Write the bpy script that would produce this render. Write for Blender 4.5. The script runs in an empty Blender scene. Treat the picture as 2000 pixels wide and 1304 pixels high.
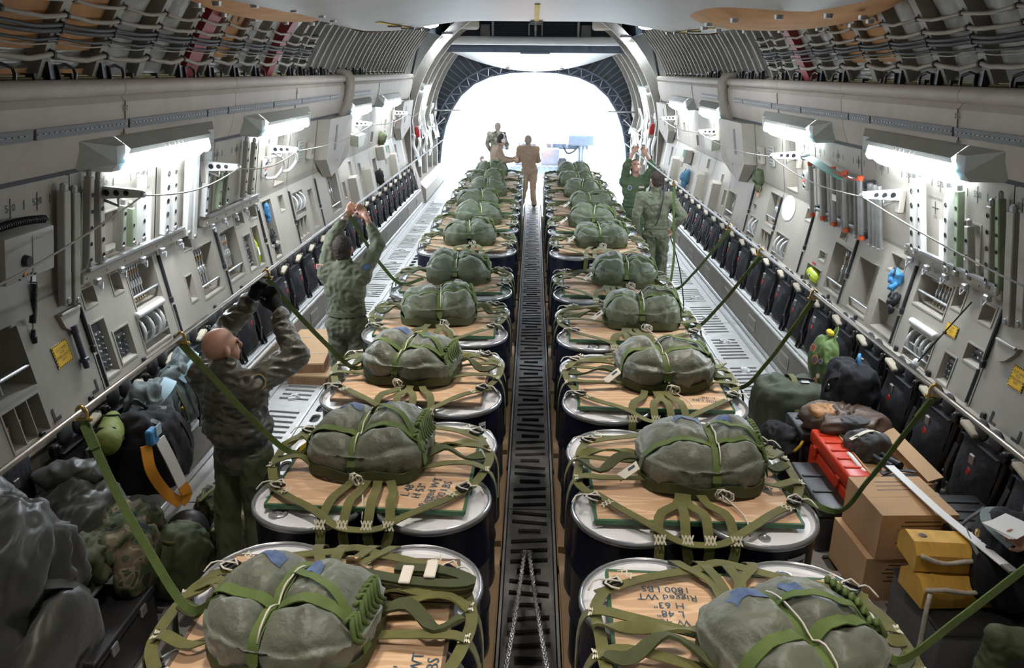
import bpy, bmesh, math, random
from mathutils import Vector, Matrix, noise
R = math.radians
PI = math.pi
scene = bpy.context.scene
COL = scene.collection

# ---------------------------------------------------------------- camera
CAM_X, CAM_H = -0.02, 3.05
PITCH, YAW, ROLL, FPX = R(18.7), math.atan(38.6 * math.cos(R(18.7)) / 1515), R(0.5), 1515.0
fw = Vector((-math.sin(YAW) * math.cos(PITCH), math.cos(YAW) * math.cos(PITCH), -math.sin(PITCH)))
rt0 = Vector((math.cos(YAW), math.sin(YAW), 0))
up0 = rt0.cross(fw)
rt = rt0 * math.cos(ROLL) + up0 * math.sin(ROLL)
up = up0 * math.cos(ROLL) - rt0 * math.sin(ROLL)
cd = bpy.data.cameras.new('camera')
cam = bpy.data.objects.new('camera', cd)
COL.objects.link(cam)
m = Matrix((rt, up, -fw)).transposed().to_4x4()
m.translation = Vector((CAM_X, 0, CAM_H))
cam.matrix_world = m
cd.sensor_width = 36.0
cd.lens = FPX / 2000.0 * 36.0
cd.clip_end = 400
scene.camera = cam

# ---------------------------------------------------------------- world, sun, exposure
world = bpy.data.worlds.new('sky')
scene.world = world
world.use_nodes = True
bg = world.node_tree.nodes['Background']
bg.inputs['Color'].default_value = (0.72, 0.86, 1.0, 1)
bg.inputs['Strength'].default_value = 8.0
sd = bpy.data.lights.new('sun', 'SUN')
sd.energy = 4.0
sd.angle = R(2)
sd.color = (1.0, 0.97, 0.92)
sun = bpy.data.objects.new('sun', sd)
sun.rotation_euler = (R(38), R(-25), R(0))
COL.objects.link(sun)
vs = scene.view_settings
vs.view_transform = 'Standard'
vs.look = 'None'
vs.exposure = 0.22
vs.gamma = 1.0
vs.use_curve_mapping = False
LAMP_W = 34.0      # watts of one wall lamp
DOME_W = 36.0      # watts of one ceiling dome

# ---------------------------------------------------------------- materials
MATS = {}
def M(name, col, rough=0.6, metal=0.0, var=0.08, scale=6.0, bump=0.0, bscale=30.0, spec=0.5, stretch=None, emit=None, estr=0.0, col2=None, sheen=0.0):
    if name in MATS:
        return MATS[name]
    mt = bpy.data.materials.new(name)
    mt.use_nodes = True
    nt = mt.node_tree
    b = nt.nodes['Principled BSDF']
    b.inputs['Roughness'].default_value = rough
    b.inputs['Metallic'].default_value = metal
    b.inputs['Specular IOR Level'].default_value = spec
    tc = nt.nodes.new('ShaderNodeTexCoord')
    src = tc.outputs['Object']
    if stretch:
        mp = nt.nodes.new('ShaderNodeMapping')
        mp.inputs['Scale'].default_value = stretch
        nt.links.new(src, mp.inputs['Vector'])
        src = mp.outputs['Vector']
    if var > 0 or col2:
        nz = nt.nodes.new('ShaderNodeTexNoise')
        nz.inputs['Scale'].default_value = scale
        nz.inputs['Detail'].default_value = 5
        nz.inputs['Roughness'].default_value = 0.6
        nt.links.new(src, nz.inputs['Vector'])
        rp = nt.nodes.new('ShaderNodeValToRGB')
        lo = tuple(max(0, c * (1 - var)) for c in col)
        hi = tuple(min(1, c * (1 + var)) for c in (col2 or col))
        rp.color_ramp.elements[0].position = 0.32
        rp.color_ramp.elements[1].position = 0.68
        rp.color_ramp.elements[0].color = (*lo, 1)
        rp.color_ramp.elements[1].color = (*hi, 1)
        nt.links.new(nz.outputs['Fac'], rp.inputs['Fac'])
        nt.links.new(rp.outputs['Color'], b.inputs['Base Color'])
    else:
        b.inputs['Base Color'].default_value = (*col, 1)
    if bump > 0:
        nb = nt.nodes.new('ShaderNodeTexNoise')
        nb.inputs['Scale'].default_value = bscale
        nb.inputs['Detail'].default_value = 4
        nt.links.new(src, nb.inputs['Vector'])
        bp = nt.nodes.new('ShaderNodeBump')
        bp.inputs['Strength'].default_value = bump
        bp.inputs['Distance'].default_value = 0.02
        nt.links.new(nb.outputs['Fac'], bp.inputs['Height'])
        nt.links.new(bp.outputs['Normal'], b.inputs['Normal'])
    if emit:
        b.inputs['Emission Color'].default_value = (*emit, 1)
        b.inputs['Emission Strength'].default_value = estr
    if sheen:
        b.inputs['Sheen Weight'].default_value = sheen
    MATS[name] = mt
    return mt

def wood_mat():
    mt = bpy.data.materials.new('plywood'); mt.use_nodes = True
    nt = mt.node_tree; b = nt.nodes['Principled BSDF']
    tc = nt.nodes.new('ShaderNodeTexCoord'); mp = nt.nodes.new('ShaderNodeMapping')
    oi = nt.nodes.new('ShaderNodeObjectInfo')
    mp.inputs['Scale'].default_value = (1.3, 7.0, 1.0)
    nt.links.new(tc.outputs['Object'], mp.inputs['Vector'])
    cmb = nt.nodes.new('ShaderNodeCombineXYZ')
    ml = nt.nodes.new('ShaderNodeMath'); ml.operation = 'MULTIPLY'; ml.inputs[1].default_value = 40
    nt.links.new(oi.outputs['Random'], ml.inputs[0]); nt.links.new(ml.outputs[0], cmb.inputs[0]); nt.links.new(ml.outputs[0], cmb.inputs[1])
    nt.links.new(cmb.outputs[0], mp.inputs['Location'])
    nz = nt.nodes.new('ShaderNodeTexNoise'); nz.inputs['Scale'].default_value = 1.6; nz.inputs['Detail'].default_value = 2
    nt.links.new(mp.outputs[0], nz.inputs['Vector'])
    m2 = nt.nodes.new('ShaderNodeMath'); m2.operation = 'MULTIPLY'; m2.inputs[1].default_value = 34
    sn = nt.nodes.new('ShaderNodeMath'); sn.operation = 'SINE'
    nt.links.new(nz.outputs['Fac'], m2.inputs[0]); nt.links.new(m2.outputs[0], sn.inputs[0])
    rp = nt.nodes.new('ShaderNodeValToRGB')
    rp.color_ramp.elements[0].position = 0.0; rp.color_ramp.elements[1].position = 0.9
    rp.color_ramp.elements[0].color = (0.62, 0.40, 0.235, 1); rp.color_ramp.elements[1].color = (0.76, 0.54, 0.35, 1)
    nt.links.new(sn.outputs[0], rp.inputs['Fac'])
    nt.links.new(rp.outputs['Color'], b.inputs['Base Color'])
    b.inputs['Roughness'].default_value = 0.55
    MATS['plywood'] = mt
    return mt

def camo_mat(name, cols, scale=7.0):
    mt = bpy.data.materials.new(name); mt.use_nodes = True
    nt = mt.node_tree; b = nt.nodes['Principled BSDF']
    tc = nt.nodes.new('ShaderNodeTexCoord')
    nz = nt.nodes.new('ShaderNodeTexNoise'); nz.inputs['Scale'].default_value = scale; nz.inputs['Detail'].default_value = 2.5
    nz.inputs['Distortion'].default_value = 0.8
    nt.links.new(tc.outputs['Object'], nz.inputs['Vector'])
    rp = nt.nodes.new('ShaderNodeValToRGB'); rp.color_ramp.interpolation = 'CONSTANT'
    for i, (p, c) in enumerate(cols):
        e = rp.color_ramp.elements[i] if i < 2 else rp.color_ramp.elements.new(p)
        e.position = p; e.color = (*c, 1)
    nt.links.new(nz.outputs['Fac'], rp.inputs['Fac']); nt.links.new(rp.outputs['Color'], b.inputs['Base Color'])
    b.inputs['Roughness'].default_value = 0.85
    MATS[name] = mt
    return mt

# ---------------------------------------------------------------- mesh builder
class MB:
    def __init__(s):
        s.v = []; s.f = []; s.mi = []
    def add(s, vs_, fs_, mi=0):
        o = len(s.v)
        s.v.extend([tuple(p) for p in vs_])
        s.f.extend([tuple(i + o for i in f) for f in fs_])
        s.mi.extend([mi] * len(fs_))
        return s
    def box(s, c, d, rot=None, mi=0):
        hx, hy, hz = d[0] / 2, d[1] / 2, d[2] / 2
        pts = [Vector((x, y, z)) for x in (-hx, hx) for y in (-hy, hy) for z in (-hz, hz)]
        if rot is not None:
            q = rot if isinstance(rot, Matrix) else Matrix.Rotation(rot, 3, 'Z')
            pts = [q @ p for p in pts]
        pts = [p + Vector(c) for p in pts]
        return s.add(pts, [(0, 1, 3, 2), (4, 6, 7, 5), (0, 4, 5, 1), (2, 3, 7, 6), (0, 2, 6, 4), (1, 5, 7, 3)], mi)
    def rbox(s, c, d, r=0.01, seg=2, rot=None, mi=0):
        bm = bmesh.new()
        bmesh.ops.create_cube(bm, size=1)
        for v in bm.verts:
            v.co = Vector((v.co.x * d[0], v.co.y * d[1], v.co.z * d[2]))
        bmesh.ops.bevel(bm, geom=bm.edges[:], offset=min(r, min(d) * 0.49), segments=seg, profile=0.5, affect='EDGES')
        q = Matrix.Identity(3) if rot is None else (rot if isinstance(rot, Matrix) else Matrix.Rotation(rot, 3, 'Z'))
        bm.verts.index_update()
        pts = [q @ v.co + Vector(c) for v in bm.verts]
        fs_ = [[v.index for v in f.verts] for f in bm.faces]
        bm.free()
        return s.add(pts, fs_, mi)
    def tube(s, pts, r, n=8, cap=True, mi=0, closed=False):
        pts = [Vector(p) for p in pts]
        k = len(pts)
        rs = r if isinstance(r, (list, tuple)) else [r] * k
        ring = []
        prev = None
        for i, p in enumerate(pts):
            a = pts[(i - 1) % k] if (i > 0 or closed) else p
            b = pts[(i + 1) % k] if (i < k - 1 or closed) else p
            t = (b - a)
            if t.length < 1e-9: t = Vector((0, 0, 1))
            t.normalize()
            if prev is None:
                nrm = t.orthogonal().normalized()
            else:
                nrm = prev - t * prev.dot(t)
                if nrm.length < 1e-6: nrm = t.orthogonal()
                nrm.normalize()
            prev = nrm
            bn = t.cross(nrm)
            ring.append([p + (nrm * math.cos(2 * PI * j / n) + bn * math.sin(2 * PI * j / n)) * rs[i] for j in range(n)])
        vv = [q for rg in ring for q in rg]
        ff = []
        for i in range(k if closed else k - 1):
            i2 = (i + 1) % k
            for j in range(n):
                j2 = (j + 1) % n
                ff.append((i * n + j, i * n + j2, i2 * n + j2, i2 * n + j))
        if cap and not closed:
            ff.append(tuple(range(n - 1, -1, -1)))
            ff.append(tuple((k - 1) * n + j for j in range(n)))
        return s.add(vv, ff, mi)
    def cyl(s, p0, p1, r, n=12, r1=None, mi=0):
        return s.tube([p0, p1], [r, r if r1 is None else r1], n, True, mi)
    def lathe(s, prof, n=24, c=(0, 0, 0), rot=None, mi=0):
        c = Vector(c); vv = []; ff = []; rows = []
        for (r_, z_) in prof:
            if r_ < 1e-6:
                rows.append([len(vv)]); vv.append(Vector((0, 0, z_)))
            else:
                rows.append(list(range(len(vv), len(vv) + n)))
                vv += [Vector((r_ * math.cos(2 * PI * j / n), r_ * math.sin(2 * PI * j / n), z_)) for j in range(n)]
        for a, b in zip(rows[:-1], rows[1:]):
            for j in range(n):
                j2 = (j + 1) % n
                if len(a) == 1 and len(b) > 1: ff.append((a[0], b[j2], b[j]))
                elif len(b) == 1 and len(a) > 1: ff.append((a[j], a[j2], b[0]))
                elif len(a) > 1: ff.append((a[j], a[j2], b[j2], b[j]))
        if rot is not None: vv = [rot @ p for p in vv]
        return s.add([p + c for p in vv], ff, mi)
    def grid(s, nu, nv, fn, mi=0, closed_u=False):
        vv = [fn(i / (nu if closed_u else nu - 1), j / (nv - 1)) for j in range(nv) for i in range(nu)]
        ff = []
        for j in range(nv - 1):
            for i in range(nu if closed_u else nu - 1):
                i2 = (i + 1) % nu
                ff.append((j * nu + i, j * nu + i2, (j + 1) * nu + i2, (j + 1) * nu + i))
        return s.add(vv, ff, mi)
    def prism(s, poly, axis, a, b, mi=0):
        # poly: list of 2-D points in the plane of the other two axes (in x,y,z order), extruded from a to b
        def p3(p, t):
            q = list(p); q.insert('xyz'.index(axis), t); return q
        n = len(poly)
        vv = [p3(p, a) for p in poly] + [p3(p, b) for p in poly]
        ff = [tuple(range(n - 1, -1, -1)), tuple(range(n, 2 * n))]
        ff += [(i, (i + 1) % n, n + (i + 1) % n, n + i) for i in range(n)]
        return s.add(vv, ff, mi)
    def ribbon(s, pts, w, th=0.003, nrm=None, mi=0, twist=None):
        # flat webbing along pts; nrm: up direction(s)
        pts = [Vector(p) for p in pts]; k = len(pts); vv = []
        for i, p in enumerate(pts):
            t = (pts[min(i + 1, k - 1)] - pts[max(i - 1, 0)]).normalized()
            nn = nrm[i] if isinstance(nrm, list) else (nrm or (0, 0, 1))
            nn = Vector(nn); nn = nn - t * nn.dot(t)
            if nn.length < 1e-4: nn = t.orthogonal()
            nn.normalize()
            if twist: nn = Matrix.Rotation(twist[i], 3, t) @ nn
            sd_ = t.cross(nn) * (w / 2)
            vv += [p - sd_ - nn * th / 2, p + sd_ - nn * th / 2, p + sd_ + nn * th / 2, p - sd_ + nn * th / 2]
        ff = [(0, 3, 2, 1), tuple((k - 1) * 4 + j for j in range(4))]
        for i in range(k - 1):
            for j in range(4):
                ff.append((i * 4 + j, i * 4 + (j + 1) % 4, (i + 1) * 4 + (j + 1) % 4, (i + 1) * 4 + j))
        return s.add(vv, ff, mi)
    def blob(s, c, d, nu=24, nv=16, e=1.0, nz=0.0, fz=3.0, seed=0, rot=None, mi=0, fn=None):
        # superellipsoid with noise; e<1 boxier
        c = Vector(c)
        def sp(x): return math.copysign(abs(x) ** e, x)
        def f(u, v):
            a = u * 2 * PI; b = (v - 0.5) * PI
            p = Vector((sp(math.cos(b)) * sp(math.cos(a)) * d[0] / 2, sp(math.cos(b)) * sp(math.sin(a)) * d[1] / 2, sp(math.sin(b)) * d[2] / 2))
            if nz: p += p.normalized() * nz * noise.fractal(p * fz + Vector((seed * 7.3, seed * 3.1, seed)), 0.7, 2.0, 3)
            if fn: p = fn(p)
            if rot is not None: p = (rot if isinstance(rot, Matrix) else Matrix.Rotation(rot, 3, 'Z')) @ p
            return p + c
        return s.grid(nu, nv, f, mi, True)
    def mesh(s, name, mats, smooth=None):
        me = bpy.data.meshes.new(name)
        me.from_pydata(s.v, [], s.f)
        for mt in (mats if isinstance(mats, (list, tuple)) else [mats]):
            me.materials.append(MATS[mt] if isinstance(mt, str) else mt)
        if any(s.mi): me.polygons.foreach_set('material_index', s.mi)
        if smooth is not None:
            me.shade_smooth()
            if smooth < 180: me.set_sharp_from_angle(angle=R(smooth))
        me.update()
        return me
    def build(s, name, mats, parent=None, smooth=None, **props):
        return link(name, s.mesh(name, mats, smooth), parent, **props)

def link(name, data, parent=None, loc=None, rot=None, **props):
    o = bpy.data.objects.new(name, data)
    COL.objects.link(o)
    if parent is not None: o.parent = parent
    if loc is not None: o.location = loc
    if rot is not None: o.rotation_euler = rot
    for k, v in props.items(): o[k] = v
    return o
def thing(name, label, cat, loc=(0, 0, 0), rz=0.0, group=None, rot=None):
    o = link(name, None, None, loc, rot or (0, 0, rz), label=label, category=cat)
    o.empty_display_size = 0.05
    if group: o['group'] = group
    return o
def dup(root, loc=None, rz=None, label=None):
    r = root.copy(); COL.objects.link(r)
    if loc is not None: r.location = loc
    if rz is not None: r.rotation_euler = (0, 0, rz)
    if label: r['label'] = label
    for ch in KIDS[root.name]:
        c = ch.copy(); COL.objects.link(c); c.parent = r
        for g in KIDS.get(ch.name, []):
            d = g.copy(); COL.objects.link(d); d.parent = c
    return r
KIDS = {}
def note_kids(root):
    for o in [root] + [x for x in bpy.data.objects if x.parent == root]:
        KIDS[o.name] = [x for x in bpy.data.objects if x.parent == o]
def curve_pts(ctrl, n=24):
    # Catmull-Rom through control points
    P_ = [Vector(p) for p in ctrl]
    P_ = [P_[0] * 2 - P_[1]] + P_ + [P_[-1] * 2 - P_[-2]]
    out = []
    segs = len(P_) - 3
    for i in range(n + 1):
        t = i / n * segs; k = min(int(t), segs - 1); t -= k
        a, b, c, d = P_[k:k + 4]
        out.append(0.5 * ((2 * b) + (c - a) * t + (2 * a - 5 * b + 4 * c - d) * t * t + (3 * b - a - 3 * c + d) * t ** 3))
    return out
def text_mesh(body, size, mt, parent, mtx, name='lettering', align='CENTER', extrude=0.0):
    cu = bpy.data.curves.new(name, 'FONT')
    cu.body = body; cu.size = size; cu.align_x = align; cu.align_y = 'CENTER'; cu.resolution_u = 2; cu.space_line = 0.95
    cu.extrude = extrude
    tmp = bpy.data.objects.new('tmp_text', cu)
    me = bpy.data.meshes.new_from_object(tmp)
    bpy.data.objects.remove(tmp); bpy.data.curves.remove(cu)
    me.name = name
    me.materials.append(MATS[mt])
    me.transform(mtx)
    return link(name, me, parent)

SIDE = {-1: "bald man's side", 1: "orange case's side"}
ORD = ['first', 'second', 'third', 'fourth', 'fifth', 'sixth', 'seventh', 'eighth', 'ninth', 'tenth', 'eleventh', 'twelfth', 'thirteenth', 'fourteenth', 'fifteenth',
       'sixteenth', 'seventeenth', 'eighteenth', 'nineteenth', 'twentieth', 'twenty-first', 'twenty-second', 'twenty-third', 'twenty-fourth', 'twenty-fifth', 'twenty-sixth', 'twenty-seventh', 'twenty-eighth', 'twenty-ninth', 'thirtieth']

M('wall', (0.37, 0.335, 0.28), 0.55, var=0.06, scale=3, bump=0.02, bscale=80)
M('wall_dark', (0.24, 0.215, 0.18), 0.6, var=0.08)
M('duct', (0.40, 0.345, 0.29), 0.6, var=0.08, scale=4, bump=0.03, bscale=120)
M('seam', (0.035, 0.035, 0.04), 0.7)
M('grille', (0.16, 0.155, 0.155), 0.6)
M('lamp_body', (0.27, 0.27, 0.235), 0.5)
M('lamp_glow', (0.9, 0.95, 1.0), 0.4, emit=(0.80, 0.90, 1.0), estr=14.0, var=0)
M('lamp_end', (0.5, 0.8, 1.0), 0.3, emit=(0.35, 0.75, 1.0), estr=6.0, var=0)
M('alu', (0.62, 0.62, 0.62), 0.35, 0.9, var=0.1, scale=10)
M('alu_white', (0.72, 0.71, 0.68), 0.4, 0.3, var=0.06)
M('steel', (0.42, 0.41, 0.40), 0.4, 0.8, var=0.15, scale=12)
M('beam', (0.40, 0.375, 0.33), 0.45, 0.2, var=0.1)
M('green_primer', (0.30, 0.36, 0.24), 0.5, 0.2, var=0.12)
M('floor_plate', (0.50, 0.49, 0.47), 0.42, 0.35, var=0.12, scale=9, bump=0.03, bscale=60)
M('centre_shaded', (0.20, 0.195, 0.19), 0.45, 0.4, var=0.2, scale=9)  # darkened plate colour carries the shade between the drum rows
M('floor_dark', (0.07, 0.066, 0.062), 0.8, var=0.2)
M('black_rubber', (0.02, 0.02, 0.022), 0.6, var=0.2)
M('black', (0.012, 0.012, 0.014), 0.35, var=0.1)
M('black_cloth', (0.016, 0.016, 0.019), 0.9, var=0.25, scale=14, bump=0.1, bscale=60)
M('red', (0.5, 0.02, 0.02), 0.5)
M('maroon', (0.26, 0.03, 0.035), 0.5, var=0.15)
M('tan', (0.52, 0.26, 0.10), 0.7, var=0.16, scale=4)
M('silver', (0.40, 0.385, 0.355), 0.42, 0.35, var=0.22, scale=5, bump=0.6, bscale=9)
M('rib', (0.37, 0.35, 0.31), 0.6, 0.1, var=0.14, scale=5, bump=0.1, bscale=20)
M('wire_white', (0.36, 0.32, 0.27), 0.7, var=0.1)
M('wire_dark', (0.045, 0.043, 0.042), 0.6)
M('pipe_yellow', (0.36, 0.32, 0.17), 0.45, 0.3, var=0.15)
M('fairing', (0.35, 0.325, 0.30), 0.45, 0.05, var=0.06, scale=2)
M('yellow', (0.75, 0.52, 0.03), 0.6)
M('sign_yellow', (0.82, 0.50, 0.03), 0.6, var=0.03)
M('white_paint', (0.78, 0.78, 0.76), 0.5)
M('blue_grey', (0.13, 0.16, 0.21), 0.5, var=0.1)
M('green_bottle', (0.50, 0.62, 0.03), 0.35)
M('brass', (0.62, 0.44, 0.16), 0.3, 0.9, var=0.1)
M('paper', (0.78, 0.72, 0.62), 0.8, var=0.04)
M('paper_white', (0.85, 0.85, 0.84), 0.8, var=0.03)
M('blue', (0.06, 0.25, 0.50), 0.6, var=0.15)
# ================================================================ the shell of the cargo hold
Y_AFT, Y_END, Y_FRONT = 19.0, 23.8, -1.6
def prof(z):
    return 2.98 + 0.15 * (z - 0.9) if z <= 1.68 else 3.097 - 0.17 * (z - 1.68)
def wp(sd_, y, z, d=0.0):
    return Vector((sd_ * (prof(z) + d), y, z))

def plate_holes(mb, y0, y1, z0, z1, holes, sd_, mi=0, th=0.0):
    ys = sorted(set([y0, y1] + [h[0] for h in holes] + [h[1] for h in holes]))
    zs = sorted(set([z0, z1] + [h[2] for h in holes] + [h[3] for h in holes]))
    for a, b in zip(ys[:-1], ys[1:]):
        for c, d in zip(zs[:-1], zs[1:]):
            ym, zm = (a + b) / 2, (c + d) / 2
            if any(h[0] < ym < h[1] and h[2] < zm < h[3] for h in holes): continue
            mb.add([wp(sd_, a, c), wp(sd_, b, c), wp(sd_, b, d), wp(sd_, a, d)], [(0, 1, 2, 3)], mi)
    for h in holes:
        a, b, c, d, dep = h[:5]
        i = 0.012
        lip = [wp(sd_, a - i, c - i, -0.006), wp(sd_, b + i, c - i, -0.006), wp(sd_, b + i, d + i, -0.006), wp(sd_, a - i, d + i, -0.006)]
        o_ = [wp(sd_, a - i, c - i, 0.0), wp(sd_, b + i, c - i, 0.0), wp(sd_, b + i, d + i, 0.0), wp(sd_, a - i, d + i, 0.0)]
        f_ = [wp(sd_, a, c, -0.006), wp(sd_, b, c, -0.006), wp(sd_, b, d, -0.006), wp(sd_, a, d, -0.006)]
        k = 0.02
        g_ = [wp(sd_, a + k, c + k, dep), wp(sd_, b - k, c + k, dep), wp(sd_, b - k, d - k, dep), wp(sd_, a + k, d - k, dep)]
        vv = o_ + lip + f_ + g_
        ff = []
        for q in range(3):
            for j in range(4):
                j2 = (j + 1) % 4
                ff.append((q * 4 + j, q * 4 + j2, q * 4 + 4 + j2, q * 4 + 4 + j))
        ff.append((12, 13, 14, 15))
        mb.add(vv, ff, mi)

# ---- floor: a dark bed with slotted plates lying on it
fl = link('floor', None, None, kind='structure')
MB().box((0, (Y_FRONT + Y_AFT) / 2, -0.06), (6.4, Y_AFT - Y_FRONT, 0.06)).build('floor_bed', 'floor_dark', fl)
def cell(mb, x0, x1, y0, y1, slot=None, z=0.0, dep=0.022):
    # rectangular plate cell with an optional slot polygon (list of (u,v) in 0..1)
    o_ = [(x0, y0, z), (x1, y0, z), (x1, y1, z), (x0, y1, z)]
    if slot is None:
        mb.add(o_, [(0, 1, 2, 3)]); return
    I = [(x0 + (x1 - x0) * u, y0 + (y1 - y0) * v, z) for u, v in slot]
    n = len(I)
    D = [(p[0], p[1], z - dep) for p in I]
    if n == 4:
        ff = [(j, (j + 1) % 4, 4 + (j + 1) % 4, 4 + j) for j in range(4)]
    else:   # 8 points, two per corner, starting bottom-left going round
        ff = []
        for j in range(4):
            j2 = (j + 1) % 4
            ff.append((j, j2, 4 + (2 * j + 2) % 8, 4 + 2 * j + 1))
            ff.append((j, 4 + 2 * j + 1, 4 + 2 * j))
    ff += [(4 + j, 4 + (j + 1) % n, 4 + n + (j + 1) % n, 4 + n + j) for j in range(n)]
    mb.add(o_ + I + D, ff)
def pill(mu, mv, ch=0.3):
    u0, u1, v0, v1 = mu, 1 - mu, mv, 1 - mv
    cu, cv = (u1 - u0) * 0.28, (v1 - v0) * ch
    return [(u0, v0 + cv), (u0 + cu, v0), (u1 - cu, v0), (u1, v0 + cv), (u1, v1 - cv), (u1 - cu, v1), (u0 + cu, v1), (u0, v1 - cv)]
def slant(mu, k, t=0.22):
    return [(mu, 0.5 - t - k), (1 - mu, 0.5 - t + k), (1 - mu, 0.5 + t + k), (mu, 0.5 + t - k)]
def lane(x_list, y0, y1, name, mirror=1, mt='floor_plate'):
    mb = MB()
    for (xa, xb, kind, pitch) in x_list:
        n = max(1, int(round((y1 - y0) / pitch)))
        for i in range(n):
            ya, yb = y0 + (y1 - y0) * i / n, y0 + (y1 - y0) * (i + 1) / n
            xs, xe = (xa, xb) if mirror > 0 else (-xb, -xa)
            if kind == 'plain' or (kind == 'slant' and i % 9 >= 7): cell(mb, xs, xe, ya, yb)
            elif kind == 'pill': cell(mb, xs, xe, ya, yb, pill(0.20, 0.12, .16))
            elif kind == 'slant':
                k = 0.16 * mirror
                cell(mb, xs, xe, ya, yb, slant(0.10, k))
            elif kind == 'centre':
                q = i % 7
                cell(mb, xs, xe, ya, yb, slant(0.1, 0.12 if q < 4 else -0.12) if q not in (3, 6) else slant(0.25, 0, 0.3))
    return mb.build(name, mt, fl)
out_lane = [(1.45, 1.56, 'plain', 2.0), (1.56, 1.70, 'pill', 0.24), (1.70, 1.74, 'plain', 2), (1.74, 1.88, 'pill', 0.24), (1.88, 1.92, 'plain', 2), (1.92, 2.06, 'pill', 0.24), (2.06, 2.13, 'plain', 2.0), (2.13, 2.50, 'slant', 0.105), (2.50, 2.66, 'plain', 2.0)]
for sd_ in (-1, 1):
    for k in range(8):
        lane(out_lane, 0.4 + k * 2.3, 0.4 + (k + 1) * 2.3 - 0.012, 'floor_plate', sd_)
    for k in range(8):
        ra = MB()
        ra.box((sd_ * 2.10, 0.4 + k * 2.3 + 1.15, 0.006), (0.018, 2.28, 0.012)); ra.box((sd_ * 2.56, 0.4 + k * 2.3 + 1.15, 0.01), (0.03, 2.28, 0.02))
        ra.build('guide_strip', 'alu', fl)
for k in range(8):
    lane([(-0.155, 0.155, 'centre', 0.115)], 0.4 + k * 2.3, 0.4 + (k + 1) * 2.3 - 0.012, 'centre_plate', 1, 'centre_shaded')
for sd_ in (-1, 1):
    MB().box((sd_ * 0.168, 9.6, 0.02), (0.014, 18.4, 0.055)).build('centre_rail', 'steel', fl)
    MB().box((sd_ * 0.80, 9.6, -0.012), (1.2, 18.4, 0.022)).build('inner_plate', 'floor_plate', fl)
# tie-down ring cups set into the floor
ring = MB()
ring.lathe([(0.0, 0.004), (0.05, 0.004), (0.055, 0.010), (0.06, 0.0)], 10)
ring.tube([(0.035 * math.cos(a * PI / 5), 0.035 * math.sin(a * PI / 5), 0.018) for a in range(10)], 0.008, 5, closed=True)
ring.box((0.03, 0.045, 0.012), (0.07, 0.022, 0.022)); ring.box((-0.02, -0.04, 0.012), (0.06, 0.022, 0.022))
rm = ring.mesh('tie_down_ring', 'alu_white')
for sd_ in (-1, 1):
    for k in range(19):
        link('tie_down_ring', rm, fl, (sd_ * 2.32, 1.28 + k * 0.945, 0.0), (0, 0, k * 0.6))

# ---- ledges along both sides with four rails each
for sd_, nm in ((-1, 'trim_1'), (1, 'trim_2')):
    t = link(nm, None, None, kind='structure')
    lb = MB()
    lb.box((sd_ * 2.82, (Y_FRONT + 18.6) / 2, 0.165), (0.30, 18.6 - Y_FRONT, 0.33))
    lb.box((sd_ * 3.05, (Y_FRONT + 18.6) / 2, 0.165), (0.2, 18.6 - Y_FRONT, 0.33))
    lb.build('ledge_body', 'wall_dark', t)
    for k, x in enumerate((2.685, 2.735, 2.785, 2.835)):
        MB().rbox((sd_ * x, (0.6 + 18.6) / 2, 0.347), (0.026, 18.0, 0.034), 0.006, 1).build('ledge_rail', 'alu_white', t)
    cr = MB()
    for i in range(38): cr.box((sd_ * 2.76, 0.8 + i * 0.48, 0.336), (0.18, 0.05, 0.016))
    cr.build('rail_tie', 'alu', t, kind='stuff')
    mb = MB().rbox((sd_ * 2.665, 9.6, 0.03), (0.03, 18.0, 0.05), 0.006, 1)
    mb.build('kick_strip', 'alu', t)
    for i in range(14):
        pl = MB(); y = 1.4 + i * 1.27
        pl.box((sd_ * 2.666, y, 0.19), (0.012, 0.30, 0.14)); pl.box((sd_ * 2.663, y, 0.19), (0.012, 0.24, 0.09), mi=1)
        pl.build('access_plate', ['wall', 'wall_dark'], t)

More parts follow.
